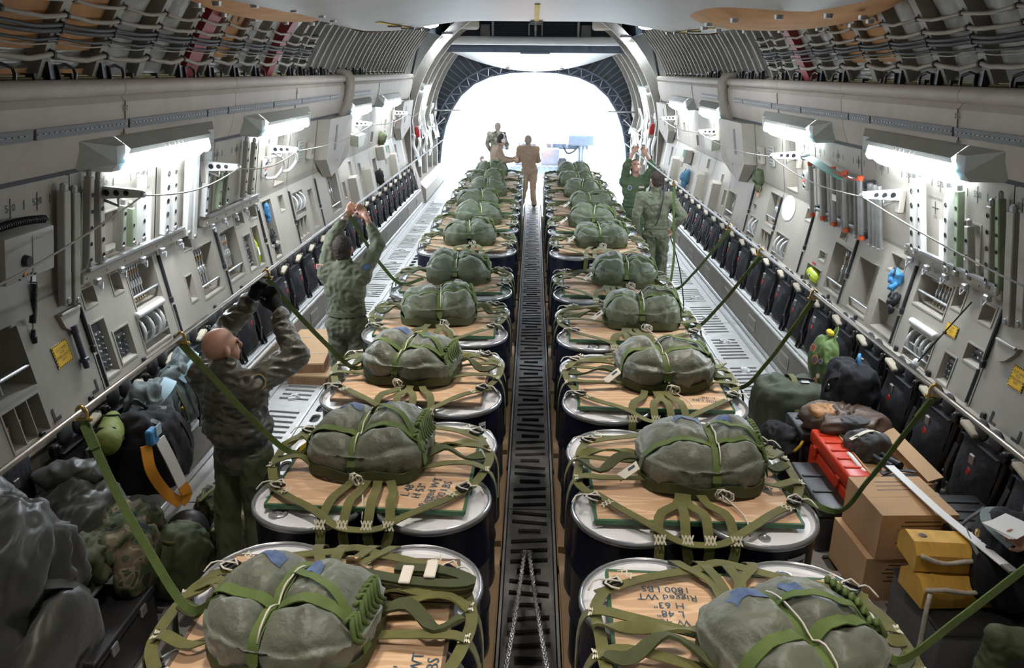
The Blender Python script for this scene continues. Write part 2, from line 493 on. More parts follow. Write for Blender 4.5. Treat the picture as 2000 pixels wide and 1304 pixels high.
# ---- side walls
SEAMS = [2.5, 3.72, 4.94, 6.15, 7.32, 8.56, 9.72, 10.93, 12.25, 13.5, 14.7, 15.9, 17.2, 18.4]
LH = {  # pockets (y0,y1,z0,z1,depth) per bay, left
    3.72: [(3.72 + .06, 4.31, 1.22, 1.66, .22), (3.95, 4.29, .93, 1.17, .2)],
    4.94: [(5.00, 5.17, .98, 1.37, .05), (5.23, 5.44, 1.00, 1.24, .05), (5.62, 6.05, 1.28, 1.62, .2), (5.58, 6.0, .97, 1.23, .2), (5.02, 5.17, 1.49, 1.61, .09), (5.40, 5.53, 1.48, 1.62, .09)],
    6.15: [(6.50, 6.63, 1.10, 1.32, .14), (6.77, 7.20, 1.05, 1.50, .18), (6.62, 6.78, 1.53, 1.64, .08)],
    7.32: [(7.40, 7.81, 1.04, 1.53, .18), (7.96, 8.16, 1.02, 1.38, .05), (8.24, 8.42, 1.0, 1.42, .16), (8.28, 8.5, 1.5, 1.63, .08), (7.85, 8.1, 1.5, 1.62, .08)],
    8.56: [(8.72, 9.02, 1.12, 1.62, .2), (9.3, 9.48, 1.42, 1.6, .1), (8.78, 9.0, .96, 1.09, .1)],
    9.72: [(9.84, 10.28, 1.26, 1.55, .2), (9.76, 10.24, .98, 1.22, .2), (10.5, 10.72, .98, 1.5, .12)],
    10.93: [(11.55, 12.1, 1.0, 1.6, .2)],
    12.25: [(12.4, 12.55, 1.1, 1.35, .1), (13.05, 13.2, 1.3, 1.6, .08)],
    13.5: [(13.7, 13.85, 1.2, 1.5, .08), (14.2, 14.4, 1.0, 1.3, .1)],
    14.7: [(14.9, 15.2, .98, 1.45, .16)],
    15.9: [(16.1, 16.25, 1.2, 1.5, .08), (16.6, 16.8, 1.35, 1.55, .08)],
    17.2: [(17.4, 17.6, 1.1, 1.5, .1)],
}
RH = {
    3.72: [],
    4.94: [(5.25, 5.40, .93, 1.14, .05), (4.98, 5.18, 1.17, 1.29, .05), (5.58, 6.05, 1.33, 1.57, .2), (5.57, 5.96, .92, 1.15, .2), (5.02, 5.17, 1.46, 1.58, .09), (5.40, 5.53, 1.45, 1.6, .09)],
    6.15: [(6.75, 7.18, .97, 1.44, .16), (6.2, 6.6, .96, 1.2, .12), (6.34, 6.62, 1.47, 1.6, .08)],
    7.32: [(7.38, 7.80, .98, 1.45, .18), (7.95, 8.13, 1.2, 1.29, .05), (7.95, 8.36, .91, 1.10, .16), (7.6, 7.75, 1.5, 1.62, .08)],
    8.56: [(9.13, 9.6, .9, 1.2, .2), (8.62, 8.8, 1.5, 1.62, .08)],
    9.72: [(9.76, 10.2, 1.21, 1.6, .2), (9.76, 10.2, .91, 1.12, .2), (10.43, 10.8, .92, 1.19, .15), (10.67, 10.82, 1.26, 1.35, .05)],
    10.93: [(11.75, 12.2, .94, 1.33, .2)],
    12.25: [(12.35, 12.5, 1.05, 1.3, .1), (12.75, 12.87, 1.35, 1.5, .08)],
    13.5: [(14.2, 14.4, 1.0, 1.35, .1), (13.9, 14.05, 1.45, 1.62, .08)],
    14.7: [(15.3, 15.6, 1.35, 1.6, .16)],
    15.9: [(16.1, 16.3, 1.2, 1.5, .08)],
    17.2: [(17.5, 17.7, 1.1, 1.5, .1)],
}
UH = {8.56: [(9.20, 9.60, 1.74, 2.34, .16)], 4.94: [(5.3, 5.62, 1.80, 2.08, .06)], 12.25: [(12.9, 13.2, 1.8, 2.0, .05)], 14.7: [(14.9, 15.1, 1.75, 1.95, .06)], 15.9: [(16.2, 16.4, 1.9, 2.1, .06)]}
walls = {}
for sd_, nm, HH in ((-1, 'wall_left', LH), (1, 'wall_right', RH)):
    w = link(nm, None, None, kind='structure'); walls[sd_] = w
    bk = MB()
    bk.add([(sd_ * 2.97, Y_FRONT, .33), (sd_ * 2.97, 18.6, .33), (sd_ * 2.98, 18.6, .9), (sd_ * 2.98, Y_FRONT, .9)], [(0, 1, 2, 3)])
    bk.add([(sd_ * 3.42, Y_FRONT, .3), (sd_ * 3.42, Y_AFT, .3), (sd_ * 3.42, Y_AFT, 2.6), (sd_ * 3.42, Y_FRONT, 2.6)], [(0, 1, 2, 3)])
    bk.build('backing', 'wall', w)
    ss = [Y_FRONT, 0, 1.25] + SEAMS + [Y_AFT]
    for a, b in zip(ss[:-1], ss[1:]):
        g = 0.010
        lo = MB(); plate_holes(lo, a + g, b - g, 0.905, 1.66, HH.get(a, []), sd_)
        lo.build('lower_panel', 'wall', w)
        hi = MB(); plate_holes(hi, a + g, b - g, 1.68, 2.40, UH.get(a, []), sd_)
        hi.build('upper_panel', 'wall', w)
        sm = MB()
        sm.add([wp(sd_, b - .02, .9, .012), wp(sd_, b + .02, .9, .012), wp(sd_, b + .02, 1.67, .012), wp(sd_, b - .02, 1.67, .012), wp(sd_, b + .02, 2.42, .012), wp(sd_, b - .02, 2.42, .012)], [(0, 1, 2, 3), (3, 2, 4, 5)])
        sm.build('panel_joint', 'seam', w)
        if b < 12:
            hg = MB(); hg.tube([wp(sd_, b, 1.25, -.012), wp(sd_, b, 1.6, -.012)], .014, 6); hg.rbox(wp(sd_, b, 1.22, -.012), (.03, .035, .05), .006, 1)
            hg.build('hinge_post', 'black_rubber', w)
            hg = MB(); hg.tube([wp(sd_, b + .03, .93, -.008), wp(sd_, b + .03, 1.17, -.008)], .010, 6)
            hg.build('hinge_post', 'black_rubber', w)
    gp = MB(); gp.add([wp(sd_, Y_FRONT, 1.65, .004), wp(sd_, Y_AFT, 1.65, .004), wp(sd_, Y_AFT, 1.69, .004), wp(sd_, Y_FRONT, 1.69, .004)], [(0, 1, 2, 3)])
    gp.build('panel_joint', 'wall_dark', w)
    # sill strip under the panels and a dark strip painted as the shade below the duct
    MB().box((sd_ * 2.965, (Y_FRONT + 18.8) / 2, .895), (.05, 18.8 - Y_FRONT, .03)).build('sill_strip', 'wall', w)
    MB().box((sd_ * 3.0, (Y_FRONT + Y_AFT) / 2, 2.425), (.10, Y_AFT - Y_FRONT, .03)).build('gap_shade', 'seam', w)

# ---- heating ducts: sloped face, tube along the top edge, slotted grille strips
for sd_, nm in ((-1, 'trim_3'), (1, 'trim_4')):
    d = link(nm, None, None, kind='structure')
    cuts = [Y_FRONT, 1.6, 4.0, 5.5, 7.6, 9.6, 12.2, 14.8, 17.0, 18.9]
    for a, b in zip(cuts[:-1], cuts[1:]):
        sec = [(sd_ * 3.02, 2.44), (sd_ * 2.96, 2.415), (sd_ * 2.90, 2.55), (sd_ * 2.855, 2.70), (sd_ * 2.835, 2.83), (sd_ * 2.86, 2.88), (sd_ * 3.05, 2.93), (sd_ * 3.1, 2.7)]
        MB().prism(sec, 'y', a + .004, b - .004).build('duct_section', 'duct', d, smooth=35)
        MB().tube([(sd_ * 2.865, a + .003, 2.925), (sd_ * 2.865, b - .003, 2.925)], .055, 14).build('duct_tube', 'duct', d, smooth=60)
    y = 0.2
    for i in range(12):
        ln = (1.05, 1.35, .45, 1.3)[i % 4]
        if 11.9 < y + ln and y < 12.6: y = 12.7
        if y + ln > 18.7: break
        gm = MB(); gm.prism([(sd_ * 2.885, 2.655), (sd_ * 2.850, 2.652), (sd_ * 2.840, 2.715), (sd_ * 2.875, 2.715)], 'y', y, y + ln)
        nn = int(ln / .055)
        for k in range(nn): gm.box((sd_ * 2.843, y + .03 + k * .055, 2.685), (.006, .036, .008), mi=1)
        gm.build('grille_strip', ['grille', 'black'], d)
        y += ln + .03
    for yy in (5.5, 9.6, 1.6, 14.8):
        st = MB()
        for zz, xx in ((2.80, 2.832), (2.78, 2.835), (2.62, 2.875), (2.60, 2.88)):
            for q in (-.02, .02): st.lathe([(.0, .004), (.008, .003), (.009, 0)], 6, (sd_ * xx, yy + q, zz), Matrix.Rotation(-sd_ * PI / 2, 3, 'Y'))
        st.tube([(sd_ * 2.828, yy, 2.84), (sd_ * 2.85, yy, 2.70), (sd_ * 2.895, yy, 2.55), (sd_ * 2.955, yy, 2.42)], .004, 4)
        st.build('duct_joint', 'wall_dark', d)
    # thick white lagged band where the duct meets the rear section
    bd = MB()
    sec = [(3.0, 2.38), (2.93, 2.40), (2.86, 2.55), (2.815, 2.70), (2.79, 2.83), (2.79, 2.93), (2.83, 3.0), (2.95, 3.02)]
    for q in (0, 1, 2):
        bd.tube([(sd_ * x, 12.12 + q * .1, z) for x, z in sec], .055, 8)
    bd.build('duct_band', 'duct', d, smooth=60)
# ================================================================ curved upper walls and roof
RC, ZC = 3.42, 1.6
def arc(rad, th, y, sd_=1):
    # th: angle from horizontal
    return Vector((sd_ * rad * math.cos(th), y, ZC + rad * math.sin(th)))
def th_z(z, rad=RC): return math.asin(max(-1, min(1, (z - ZC) / rad)))
ceil_ = link('ceiling', None, None, kind='structure')
MB().grid(49, 2, lambda u, v: arc(RC + .05, th_z(2.5) + (PI - 2 * th_z(2.5)) * u, Y_FRONT + (Y_END + .1 - Y_FRONT) * v)).build('skin', 'rib', ceil_, smooth=180)
# blankets between the frames
T0, T1 = th_z(2.93), R(68)
def blanket(sd_, y0, y1, t0, t1, mt, puff=.05, seed=0, nu=7, nv=18, rad=RC - .05):
    mb = MB()
    def f(u, v):
        e = math.sin(PI * u) ** .6 * (0.6 + .4 * abs(math.sin(v * 9 + seed)))
        k = noise.noise(Vector((u * 2.1 + seed * 5, v * 7, seed))) * .025
        return arc(rad - puff * e - k, t0 + (t1 - t0) * v, y0 + (y1 - y0) * u, sd_)
    mb.grid(nu, nv, f)
    return mb.build('insulation_blanket', mt, ceil_, smooth=180)
def smooth_panel(sd_, y0, y1, t0, t1, ovals=False):
    mb = MB()
    mb.grid(5, 16, lambda u, v: arc(RC - .09 - .015 * math.sin(PI * u), t0 + (t1 - t0) * v, y0 + (y1 - y0) * u, sd_))
    if ovals:
        for k in range(9):
            th = t0 + .04 + k * (t1 - t0) / 9.0
            for q in (.35, .65):
                yy = y0 + (y1 - y0) * q
                c = arc(RC - .11, th, yy, sd_)
                nrm = Vector((sd_ * math.cos(th), 0, math.sin(th))); tg = Vector((-sd_ * math.sin(th), 0, math.cos(th)))
                mb.add([c + tg * .035 * math.cos(a * PI / 4) + Vector((0, .022, 0)) * math.sin(a * PI / 4) - nrm * .004 for a in range(8)], [tuple(range(8))], 1)
    return mb.build('tan_panel', ['tan', 'grille'], ceil_, smooth=180)
def frame(sd_, y, w, d, mt='rib', t0=T0, t1=T1, rad=RC, n=20):
    mb = MB(); vv = []
    for i in range(n + 1):
        th = t0 + (t1 - t0) * i / n
        for (rr, yy) in ((rad, -w * .3), (rad - d, -w * .3), (rad - d, -w * .5), (rad - d - .02, -w * .5), (rad - d - .02, w * .5), (rad - d, w * .5), (rad - d, w * .3), (rad, w * .3)):
            vv.append(arc(rr, th, y + yy, sd_))
    ff = [(i * 8 + j, i * 8 + j + 1, i * 8 + 9 + j, i * 8 + 8 + j) for i in range(n) for j in range(7)]
    mb.add(vv, ff)
    return mb.build('frame_rib', mt, ceil_, smooth=40)
rng = random.Random(4)
ys = [0.6 + i * .60 for i in range(16)]   # 0.6 .. 9.6
kinds = {-1: 'SSSSSSTTSSTTSSSS', 1: 'SSSSSSTSSSTTSSSS'}
for sd_ in (-1, 1):
    for i, y in enumerate(ys):
        frame(sd_, y, .09, .13, 'rib')
        if i + 1 < len(ys):
            a, b = y + .05, ys[i + 1] - .05
            kd = kinds[sd_][i]
            if kd == 'T':
                nearb = i < 9
                smooth_panel(sd_, a, b, th_z(3.20), T1, not nearb)
                blanket(sd_, a, b, th_z(3.09), th_z(3.21), 'silver', .05, i)
                if nearb: smooth_panel(sd_, a, b, T0, th_z(3.085))
                else: blanket(sd_, a, b, T0, th_z(3.09), 'silver', .04, i)
            else:
                blanket(sd_, a, b, T0, T1, 'silver', .07, i + (sd_ > 0) * 31)
    # close-set ribs behind the wing box
    y = 9.95
    while y < 18.9:
        frame(sd_, y, .05, .09 if y > 12 else .12, 'rib', n=14)
        y += .34
    blanket(sd_, 9.65, 18.95, T0, T1, 'silver', .0, 3, nu=20)
    # painted struts
    for (y, w_) in (((6.8, .25), (8.9, .18)) if sd_ < 0 else ((8.9, .2),)):
        mb = MB()
        for i in range(13):
            pass
        mb.grid(2, 14, lambda u, v: arc(RC - .18, T0 + (R(60) - T0) * v, y + w_ * (u - .5) + v * .12, sd_))
        mb.grid(2, 14, lambda u, v: arc(RC - .02 - .16 * u, T0 + (R(60) - T0) * v, y - w_ * .5 + v * .12, sd_))
        mb.grid(2, 14, lambda u, v: arc(RC - .02 - .16 * u, T0 + (R(60) - T0) * v, y + w_ * .5 + v * .12, sd_))
        mb.tube([arc(RC - .22, R(46), y + .1, sd_), arc(RC - .55, R(50), y + .35, sd_)], .07, 10)
        mb.build('maroon_strut', 'maroon', ceil_, smooth=40)
# front bulkhead behind the photographer
fb = MB(); fb.box((0, Y_FRONT - .05, 2.3), (7.2, .1, 5.6))
wf = fb.build('wall_front', 'wall', None, kind='structure')

# ---- wiring runs on the upper walls
wire_tags = {-1: 'above the long light over the bald man', 1: 'above the stacked poles'}
def cable(sd_, z0, y0, y1, r_, mt, sag=.03, off=.17, name='wire_bundle', label=None, pitch=.6, seed=0):
    rg = random.Random(seed); pts = []
    n = int((y1 - y0) / pitch)
    for i in range(n + 1):
        for q in range(5):
            y = y0 + (i + q / 5) * pitch
            if y > y1 + .01: break
            z = z0 - sag * math.sin(PI * q / 5) * (0.5 + rg.random())
            pts.append(arc(RC - off - .02 * math.sin(PI * q / 5), th_z(z), y, sd_))
    o = MB().tube(pts, r_, 6).build(name, mt, None, smooth=180, label=label, category='cable', group='wiring on the upper walls')
    cl = MB()
    for i in range(n + 1):
        y = y0 + i * pitch
        p = arc(RC - off, th_z(z0), y, sd_)
        cl.lathe([(r_ * 1.0, -.012), (r_ * 1.5, -.012), (r_ * 1.5, .012), (r_ * 1.0, .012)], 8, p, Matrix.Rotation(PI / 2, 3, 'X'))
        cl.box(arc(RC - off + .05, th_z(z0), y, sd_), (.08, .015, .015))
    cl.build('clamp', 'wire_dark', o, kind='stuff')
    return o
k = 0
for sd_ in (-1, 1):
    wh = SIDE[sd_]
    for (z0, r_, mt, sag, d) in ((3.205, .017, 'wire_white', .022, 'thickest white lagged wire bundle, lowest on the upper wall'), (3.30, .010, 'wire_dark', .008, 'thin dark wire bundle right above the thick white one'),
                                 (3.345, .015, 'wire_dark', .005, 'thick dark wire bundle on the upper wall'), (3.375, .013, 'wire_dark', .006, 'dark wire bundle just above the thick dark one'),
                                 (3.43, .014, 'wire_white', .010, 'pale twisted wire bundle below the roof frames'), (3.27, .005, 'wire_white', .006, 'hair-thin pale wire between white and dark bundles'), (3.52, .012, 'wire_white', .012, 'uppermost pale wire bundle near the wing box')):
        k += 1
        cable(sd_, z0, .6, 10.2, r_, mt, sag, .17, 'wire_bundle', d + ', ' + wh, seed=k)
    # pipes along the duct top
    for q, (x, z) in enumerate(((2.99, 3.0), (2.955, 2.985))):
        MB().tube([(sd_ * x, .6, z), (sd_ * x, 18.7, z)], .009, 6).build('hydraulic_pipe', 'pipe_yellow', None, smooth=180, label=('upper' if q == 0 else 'lower') + ' thin yellowish pipe along the top of the duct, ' + wh, category='pipe', group='pipes above the ducts')
    lg = MB(); pts = []
    for i in range(110):
        y = 5.8 + i * .118
        pts.append((sd_ * (3.03 + .012 * math.sin(i * 1.3)), y, 3.02 + .012 * math.sin(i * .9)))
    lg.tube(pts, [.028 + .006 * math.sin(i * 2.1) for i in range(110)], 7).build('lagged_hose', 'silver', None, smooth=180, label='long silver foil-wrapped hose lying behind the pipes, ' + wh, category='hose')
    ck = MB()
    for i in range(46): ck.box((sd_ * 2.97, .8 + i * .39, 2.99), (.075, .022, .05))
    ck.build('pipe_clip', 'wire_dark', ceil_, kind='stuff')
    # black D-shaped grab loops at the foot of each frame
    n = 0
    for i in range(5, 24):
        y = ys[i] if i < 16 else 9.6 + (i - 15) * .5
        if (i * 7 + (sd_ > 0)) % 5 == 3: continue
        n += 1
        c = arc(RC - .20, th_z(3.10), y + .12, sd_)
        lp = MB()
        pp = [(0, -.05, -.03), (0, .03, -.055), (0, .12, -.04), (0, .135, 0), (0, .12, .035), (0, .03, .055), (0, -.05, .04)]
        lp.tube([c + Vector(p) for p in pp], .011, 6, closed=True)
        lp.add([c + Vector(p) for p in ((.01 * sd_, -.12, -.06), (.01 * sd_, -.02, -.045), (.01 * sd_, -.02, .045), (.01 * sd_, -.12, .07))] + [c + Vector(p) for p in ((.05 * sd_, -.12, -.06), (.05 * sd_, -.02, -.045), (.05 * sd_, -.02, .045), (.05 * sd_, -.12, .07))], [(0, 1, 2, 3), (4, 5, 6, 7), (0, 4, 7, 3), (0, 1, 5, 4), (3, 2, 6, 7), (1, 2, 6, 5)])
        lp.build('grab_loop', 'black', ceil_, smooth=40)

# ---- wing box fairing
def fair_z(x, y):
    a = abs(x)
    q = min(1, max(0, (a - .7) / 1.2)); z = 3.60 - .13 * q * q * (3 - 2 * q)
    if a > 1.95: z += ((a - 1.95) / .6) ** 2 * .45
    yr = 10.15 - .30 * max(0, a - 1.2) ** 2
    if y > yr - .5: z += ((y - yr + .5) / .5) ** 2 * .10
    return z
wb = link('trim_5', None, None, kind='structure')
def ff_(u, v):
    x = -2.6 + 5.2 * u; a = abs(x)
    yr = 10.15 - .30 * max(0, a - 1.2) ** 2
    y = 3.0 + (yr - 3.0) * v
    return Vector((x, y, fair_z(x, y)))
MB().grid(41, 40, ff_).build('wing_box_skin', 'fairing', wb, smooth=180)
def fe_(u, v):
    x = -2.6 + 5.2 * u; p = ff_(u, 1.0)
    return Vector((x, p.y + .03 * math.sin(v * PI), p.z + v * 1.1))
MB().grid(41, 8, fe_).build('wing_box_rear', 'blue_grey', wb, smooth=180)
for sd_ in (-1, 1):
    mb = MB()
    def fl_(u, v):
        y = 7.3 + 2.35 * v; a = 1.75 + .85 * u + .15 * (1 - v)
        yr = 10.15 - .30 * max(0, a - 1.2) ** 2
        y = min(y, yr - .02)
        return Vector((sd_ * a, y, fair_z(a, y) - .012 - .06 * math.sin(PI * u) * math.sin(PI * min(1, v * 1.2)) ** .5))
    def fl2(u, v):
        t = v; a = 1.5 + 1.0 * t
        yr = 10.15 - .30 * max(0, a - 1.2) ** 2
        w_ = .16 + .5 * t
        y = yr - .01 - w_ * (1 - u)
        return Vector((sd_ * a, y, fair_z(a, y) - .012))
    mb.grid(10, 20, fl2); mb.build('fairing_lip', 'tan', wb, smooth=180)
    pc, pd = ((-2.2, 6.9, 3.79), (1.15, 3.0, .70)) if sd_ < 0 else ((2.02, 7.0, 3.76), (1.65, 2.8, .72))
    mb = MB().blob(pc, pd, 32, 18, .8)
    for q in range(12):
        a = q / 12 * 2 * PI
        c = Vector((pc[0] + pd[0] * .36 * math.cos(a), pc[1] + pd[1] * .40 * math.sin(a), pc[2] - pd[2] * .462))
        mb.lathe([(0, -.012), (.03, -.010), (.034, .02)], 8, c, mi=1)
    mb.build('wing_root_pod', ['tan', 'steel'], wb, smooth=60)
    # row of pale fingers hanging at the fairing edge
    fg = MB()
    for q in range(26):
        a = 1.55 + q * .038
        yr = 10.15 - .30 * max(0, a - 1.2) ** 2
        p = Vector((sd_ * (a + .25), yr - .05, fair_z(a, yr - .1) + .02))
        fg.tube([p + Vector((0, .05, .08)), p + Vector((0, .10, -.05))], .011, 5)
    fg.build('seal_finger', 'wire_white', wb, kind='stuff')
tp = MB()
def tape(p0, p1, w_):
    p0, p1 = Vector(p0), Vector(p1); n = 12
    tp.ribbon([(lambda q: (q.x, q.y, fair_z(q.x, q.y) - .006))(p0.lerp(p1, i / n)) for i in range(n + 1)], w_, .004)
tape((0.0, 7.2, 0), (0.0, 10.1, 0), .05); tape((-1.55, 8.1, 0), (-1.42, 9.75, 0), .05); tape((1.75, 8.3, 0), (1.58, 9.75, 0), .05)
tp.build('yellow_tape', 'yellow', wb)
tc_ = MB()
for p in ((0, 9.55), (0, 10.05), (-1.50, 8.8), (-1.45, 9.35), (1.68, 8.95), (1.62, 9.4), (1.58, 9.7), (-1.42, 9.72)):
    tc_.box((p[0], p[1], fair_z(*p) - .012), (.15, .05, .02))
tc_.build('tape_clip', 'grille', wb)
# ================================================================ wall lamps, ceiling domes
def lamp_label(sd_, i):
    ends = {0: 'beside the camera', 1: 'nearest the camera', 2: 'second along', 3: 'third along', 4: 'fourth along', 5: 'last, past the duct end'}
    return 'glowing strip light under the duct, ' + ends[i] + ', ' + SIDE[sd_]
def wall_lamp(sd_, y0, y1, i, x=2.905, z=2.51):
    # section axis leans with the sloping duct face
    t = thing('strip_light', lamp_label(sd_, i), 'light', (0, 0, 0), group='strip lights along the ducts')
    nx, nz = -.90, -.43      # outward direction of the duct face (towards aisle and down), mirrored by side
    tx, tz = .43, -.90       # downwards along the face
    def P_(a, b, y): return Vector((sd_ * (x + nx * a + tx * b), y, z + nz * a + tz * b))
    def hood(ya, yb, yc):
        sec0 = [P_(-.03, -.09, ya), P_(-.03, .13, ya)]
        v = [P_(-.02, -.10, ya), P_(-.02, .11, ya), P_(-.02, -.10, yb), P_(.07, -.08, yb), P_(.11, .03, yb), P_(.09, .10, yb), P_(-.02, .11, yb), P_(.07, -.08, yc), P_(.11, .03, yc), P_(.09, .10, yc), P_(-.02, .11, yc), P_(-.02, -.10, yc)]
        return MB().add(v, [(0, 2, 3), (0, 3, 4, 1), (1, 4, 5), (1, 5, 6), (0, 1, 6, 2), (3, 7, 8, 4), (4, 8, 9, 5), (5, 9, 10, 6), (2, 11, 7, 3), (11, 10, 9, 8, 7), (2, 6, 10, 11)])
    hd = [hood(y0, y0 + .30, y0 + .42).build('end_hood', 'lamp_body', t), hood(y1, y1 - .16, y1 - .30).build('end_hood', 'lamp_body', t)]
    for (yy, s_) in ((y0 + .44, 1), (y1 - .32, -1)):
        MB().blob(P_(.10, .05, yy), (.10, .08, .10), 12, 8).build('marker_light', 'lamp_end', hd[0 if s_ > 0 else 1], smooth=180)
    a, b = y0 + .42, y1 - .30
    tr = MB()
    for (p, q) in (((-.06, -.10), (.0, -.10)), ((.0, -.10), (.11, -.07)), ((.11, -.07), (.11, -.03))):
        tr.add([P_(*p, a), P_(*q, a), P_(*q, b), P_(*p, b)], [(0, 1, 2, 3)])
    tr = tr.build('tray', 'lamp_body', t)
    for q in range(5): MB().lathe([(0, .006), (.011, .004), (.012, 0)], 8, P_(.118, -.052, a + (b - a) * (.38 + q * .05 + (q > 1) * .02)), Matrix.Rotation(-sd_ * PI / 2, 3, 'Y')).build('stud', 'white_paint', tr)
    df = MB()
    sec = [(.11, -.03), (.15, .03), (.14, .10), (.09, .15), (.0, .17)]
    n = 10
    def g(u, v):
        k = u * (len(sec) - 1); j = min(int(k), len(sec) - 2); f = k - j
        pa = sec[j][0] * (1 - f) + sec[j + 1][0] * f; pb = sec[j][1] * (1 - f) + sec[j + 1][1] * f
        e = min(1, math.sin(PI * (.04 + .92 * v)) * 2.2)
        return P_(pa * (.75 + .25 * e), -.03 + (pb + .03) * (.5 + .5 * e), a + (b - a) * v)
    df.grid(9, 16, g)
    df.build('diffuser', 'lamp_glow', t, smooth=180)
    la = bpy.data.lights.new('strip_lamp', 'AREA'); la.shape = 'RECTANGLE'; la.size = b - a - .1; la.size_y = .14
    la.energy = LAMP_W; la.color = (0.84, 0.92, 1.0)
    lo = bpy.data.objects.new('strip_lamp', la); COL.objects.link(lo)
    d = (P_(1, .55, 0) - P_(0, 0, 0)).normalized()
    zax = -d; xax = Vector((0, 1, 0)); yax = zax.cross(xax)
    mm = Matrix((xax, yax, zax)).transposed().to_4x4(); mm.translation = P_(.165, .09, (a + b) / 2)
    lo.matrix_world = mm; lo.parent = t
    return t
for sd_ in (-1, 1):
    for i, (a, b) in enumerate(((4.95, 7.08), (7.88, 10.18), (12.0, 14.1), (14.75, 17.2))):
        wall_lamp(sd_, a, b, i + 1)
    wall_lamp(sd_, 19.6, 21.3, 5, x=2.80, z=2.70)
def dome(loc, lab, pw, lit=True, rad=.11):
    t = thing('dome_light', lab, 'light', loc, group='round ceiling domes')
    MB().lathe([(rad * 1.15, .05), (rad * 1.2, 0), (rad * 1.0, -.012), (rad, .0)], 20).build('bezel', 'alu', t, smooth=40)
    MB().lathe([(rad, -.002), (rad * .9, -.04), (rad * .5, -.06), (0, -.066)], 20).build('lens', 'lamp_glow', t, smooth=180)
    la = bpy.data.lights.new('dome_lamp', 'AREA'); la.shape = 'DISK'; la.size = rad * 2; la.energy = pw; la.color = (1.0, .90, .80) if loc[1] < 8 else (.82, .90, 1.0)
    if loc[1] < 8: la.spread = R(82)
    lo = bpy.data.objects.new('dome_lamp', la); COL.objects.link(lo); lo.parent = t; lo.location = (0, 0, -.09)
    return t
dome((-1.28, 10.0, 3.60), 'bright dome lamp at the wing box rear edge, ' + SIDE[-1], DOME_W)
dome((1.32, 10.0, 3.60), 'bright dome lamp at the wing box rear edge, ' + SIDE[1], DOME_W)
dome((-2.02, 19.0, 3.84), 'dome lamp by the end of the white cross tube, ' + SIDE[-1], DOME_W)
dome((2.06, 19.0, 3.80), 'dome lamp by the end of the white cross tube, ' + SIDE[1], DOME_W)
for (x, y) in ((-.95, .5), (.95, .5), (-1.0, 2.7), (1.0, 2.7), (-1.0, 4.9), (1.0, 4.9)):
    dome((x, y, 3.62 if y > 3 else 4.2), 'warm dome lamp in the roof above the camera, %s %s' % ('ahead on' if y > 4 else 'between on' if y > 2 else 'behind on', SIDE[-1 if x < 0 else 1]), DOME_W * (.60 if y < 1 else .26))
# ================================================================ drum loads: skid, four drums, plywood board, harness, parachute pack
M('drum', (0.012, 0.014, 0.028), 0.28, 0.0, var=0.2, spec=0.6)
M('drum_lid', (0.78, 0.79, 0.82), 0.38, 0.0, var=0.07, scale=5, bump=0.02, bscale=14)
M('drum_rim', (0.55, 0.57, 0.60), 0.25, 0.7, var=0.1)
wood_mat()
M('edge_green', (0.045, 0.13, 0.06), 0.5)
M('edge_brown', (0.17, 0.11, 0.07), 0.7)
M('web', (0.125, 0.125, 0.03), 0.75, var=0.22, scale=9, bump=0.25, bscale=220, sheen=.2)
M('web_green', (0.10, 0.15, 0.035), 0.7, var=0.2, scale=9, bump=0.25, bscale=220)
M('web_dark', (0.055, 0.065, 0.02), 0.75, var=0.3)
M('pack', (0.125, 0.138, 0.10), 0.46, var=0.16, scale=7, bump=0.7, bscale=17, sheen=.25)
M('pack_b', (0.105, 0.125, 0.075), 0.5, var=0.18, scale=7, bump=0.7, bscale=17, sheen=.25)
M('cord', (0.72, 0.68, 0.60), 0.8)
M('ink', (0.04, 0.09, 0.13), 0.7)
M('blue_paint', (0.075, 0.12, 0.24), 0.6, var=0.4, scale=20)
M('skid', (0.30, 0.20, 0.11), 0.8)
M('stitch', (0.70, 0.66, 0.52), 0.8)
TOP = 1.05
RAD = .292
def drum_meshes():
    out = []
    h = .88
    pr = [(0, 0), (.27, 0), (.284, .012), (.280, .03), (.280, .27), (.288, .285), (.280, .30), (.280, .57), (.288, .585), (.280, .60), (.280, .84), (.284, .855)]
    out.append(('body', MB().lathe(pr, 40).mesh('body', 'drum', 40)))
    pr = [(.280, .862), (.262, .858), (.255, .852), (.232, .856), (.222, .860), (0, .861)]
    out.append(('lid', MB().lathe(pr, 40).mesh('lid', 'drum_lid', 30)))
    pr = [(.280, .845), (.290, .848), (.295, .862), (.293, .876), (.285, .882), (.276, .876), (.274, .862), (.276, .856)]
    out.append(('rim', MB().lathe(pr, 40).mesh('rim', 'drum_rim', 60)))
    b = MB().lathe([(.050, .856), (.046, .866), (.038, .872), (.030, .872), (.028, .864), (.016, .864), (.016, .870), (.006, .870), (.006, .864), (0, .864)], 16, (.19, 0, 0))
    out.append(('bung', b.mesh('bung', 'drum_rim', 40)))
    b = MB().lathe([(.030, .858), (.028, .866), (.020, .868), (.010, .862), (0, .862)], 14, (-.2, 0, 0))
    out.append(('vent_plug', b.mesh('vent_plug', 'drum_rim', 40)))
    return out
DRUM = drum_meshes()
def put_drum(x, y, rz, label, group):
    t = thing('steel_drum', label, 'drum', (x, y, TOP - .882), rz, group)
    lid = None
    for n, me in DRUM:
        o = link(n, me, lid if n in ('bung', 'vent_plug') else t)
        if n == 'lid': lid = o
    return t

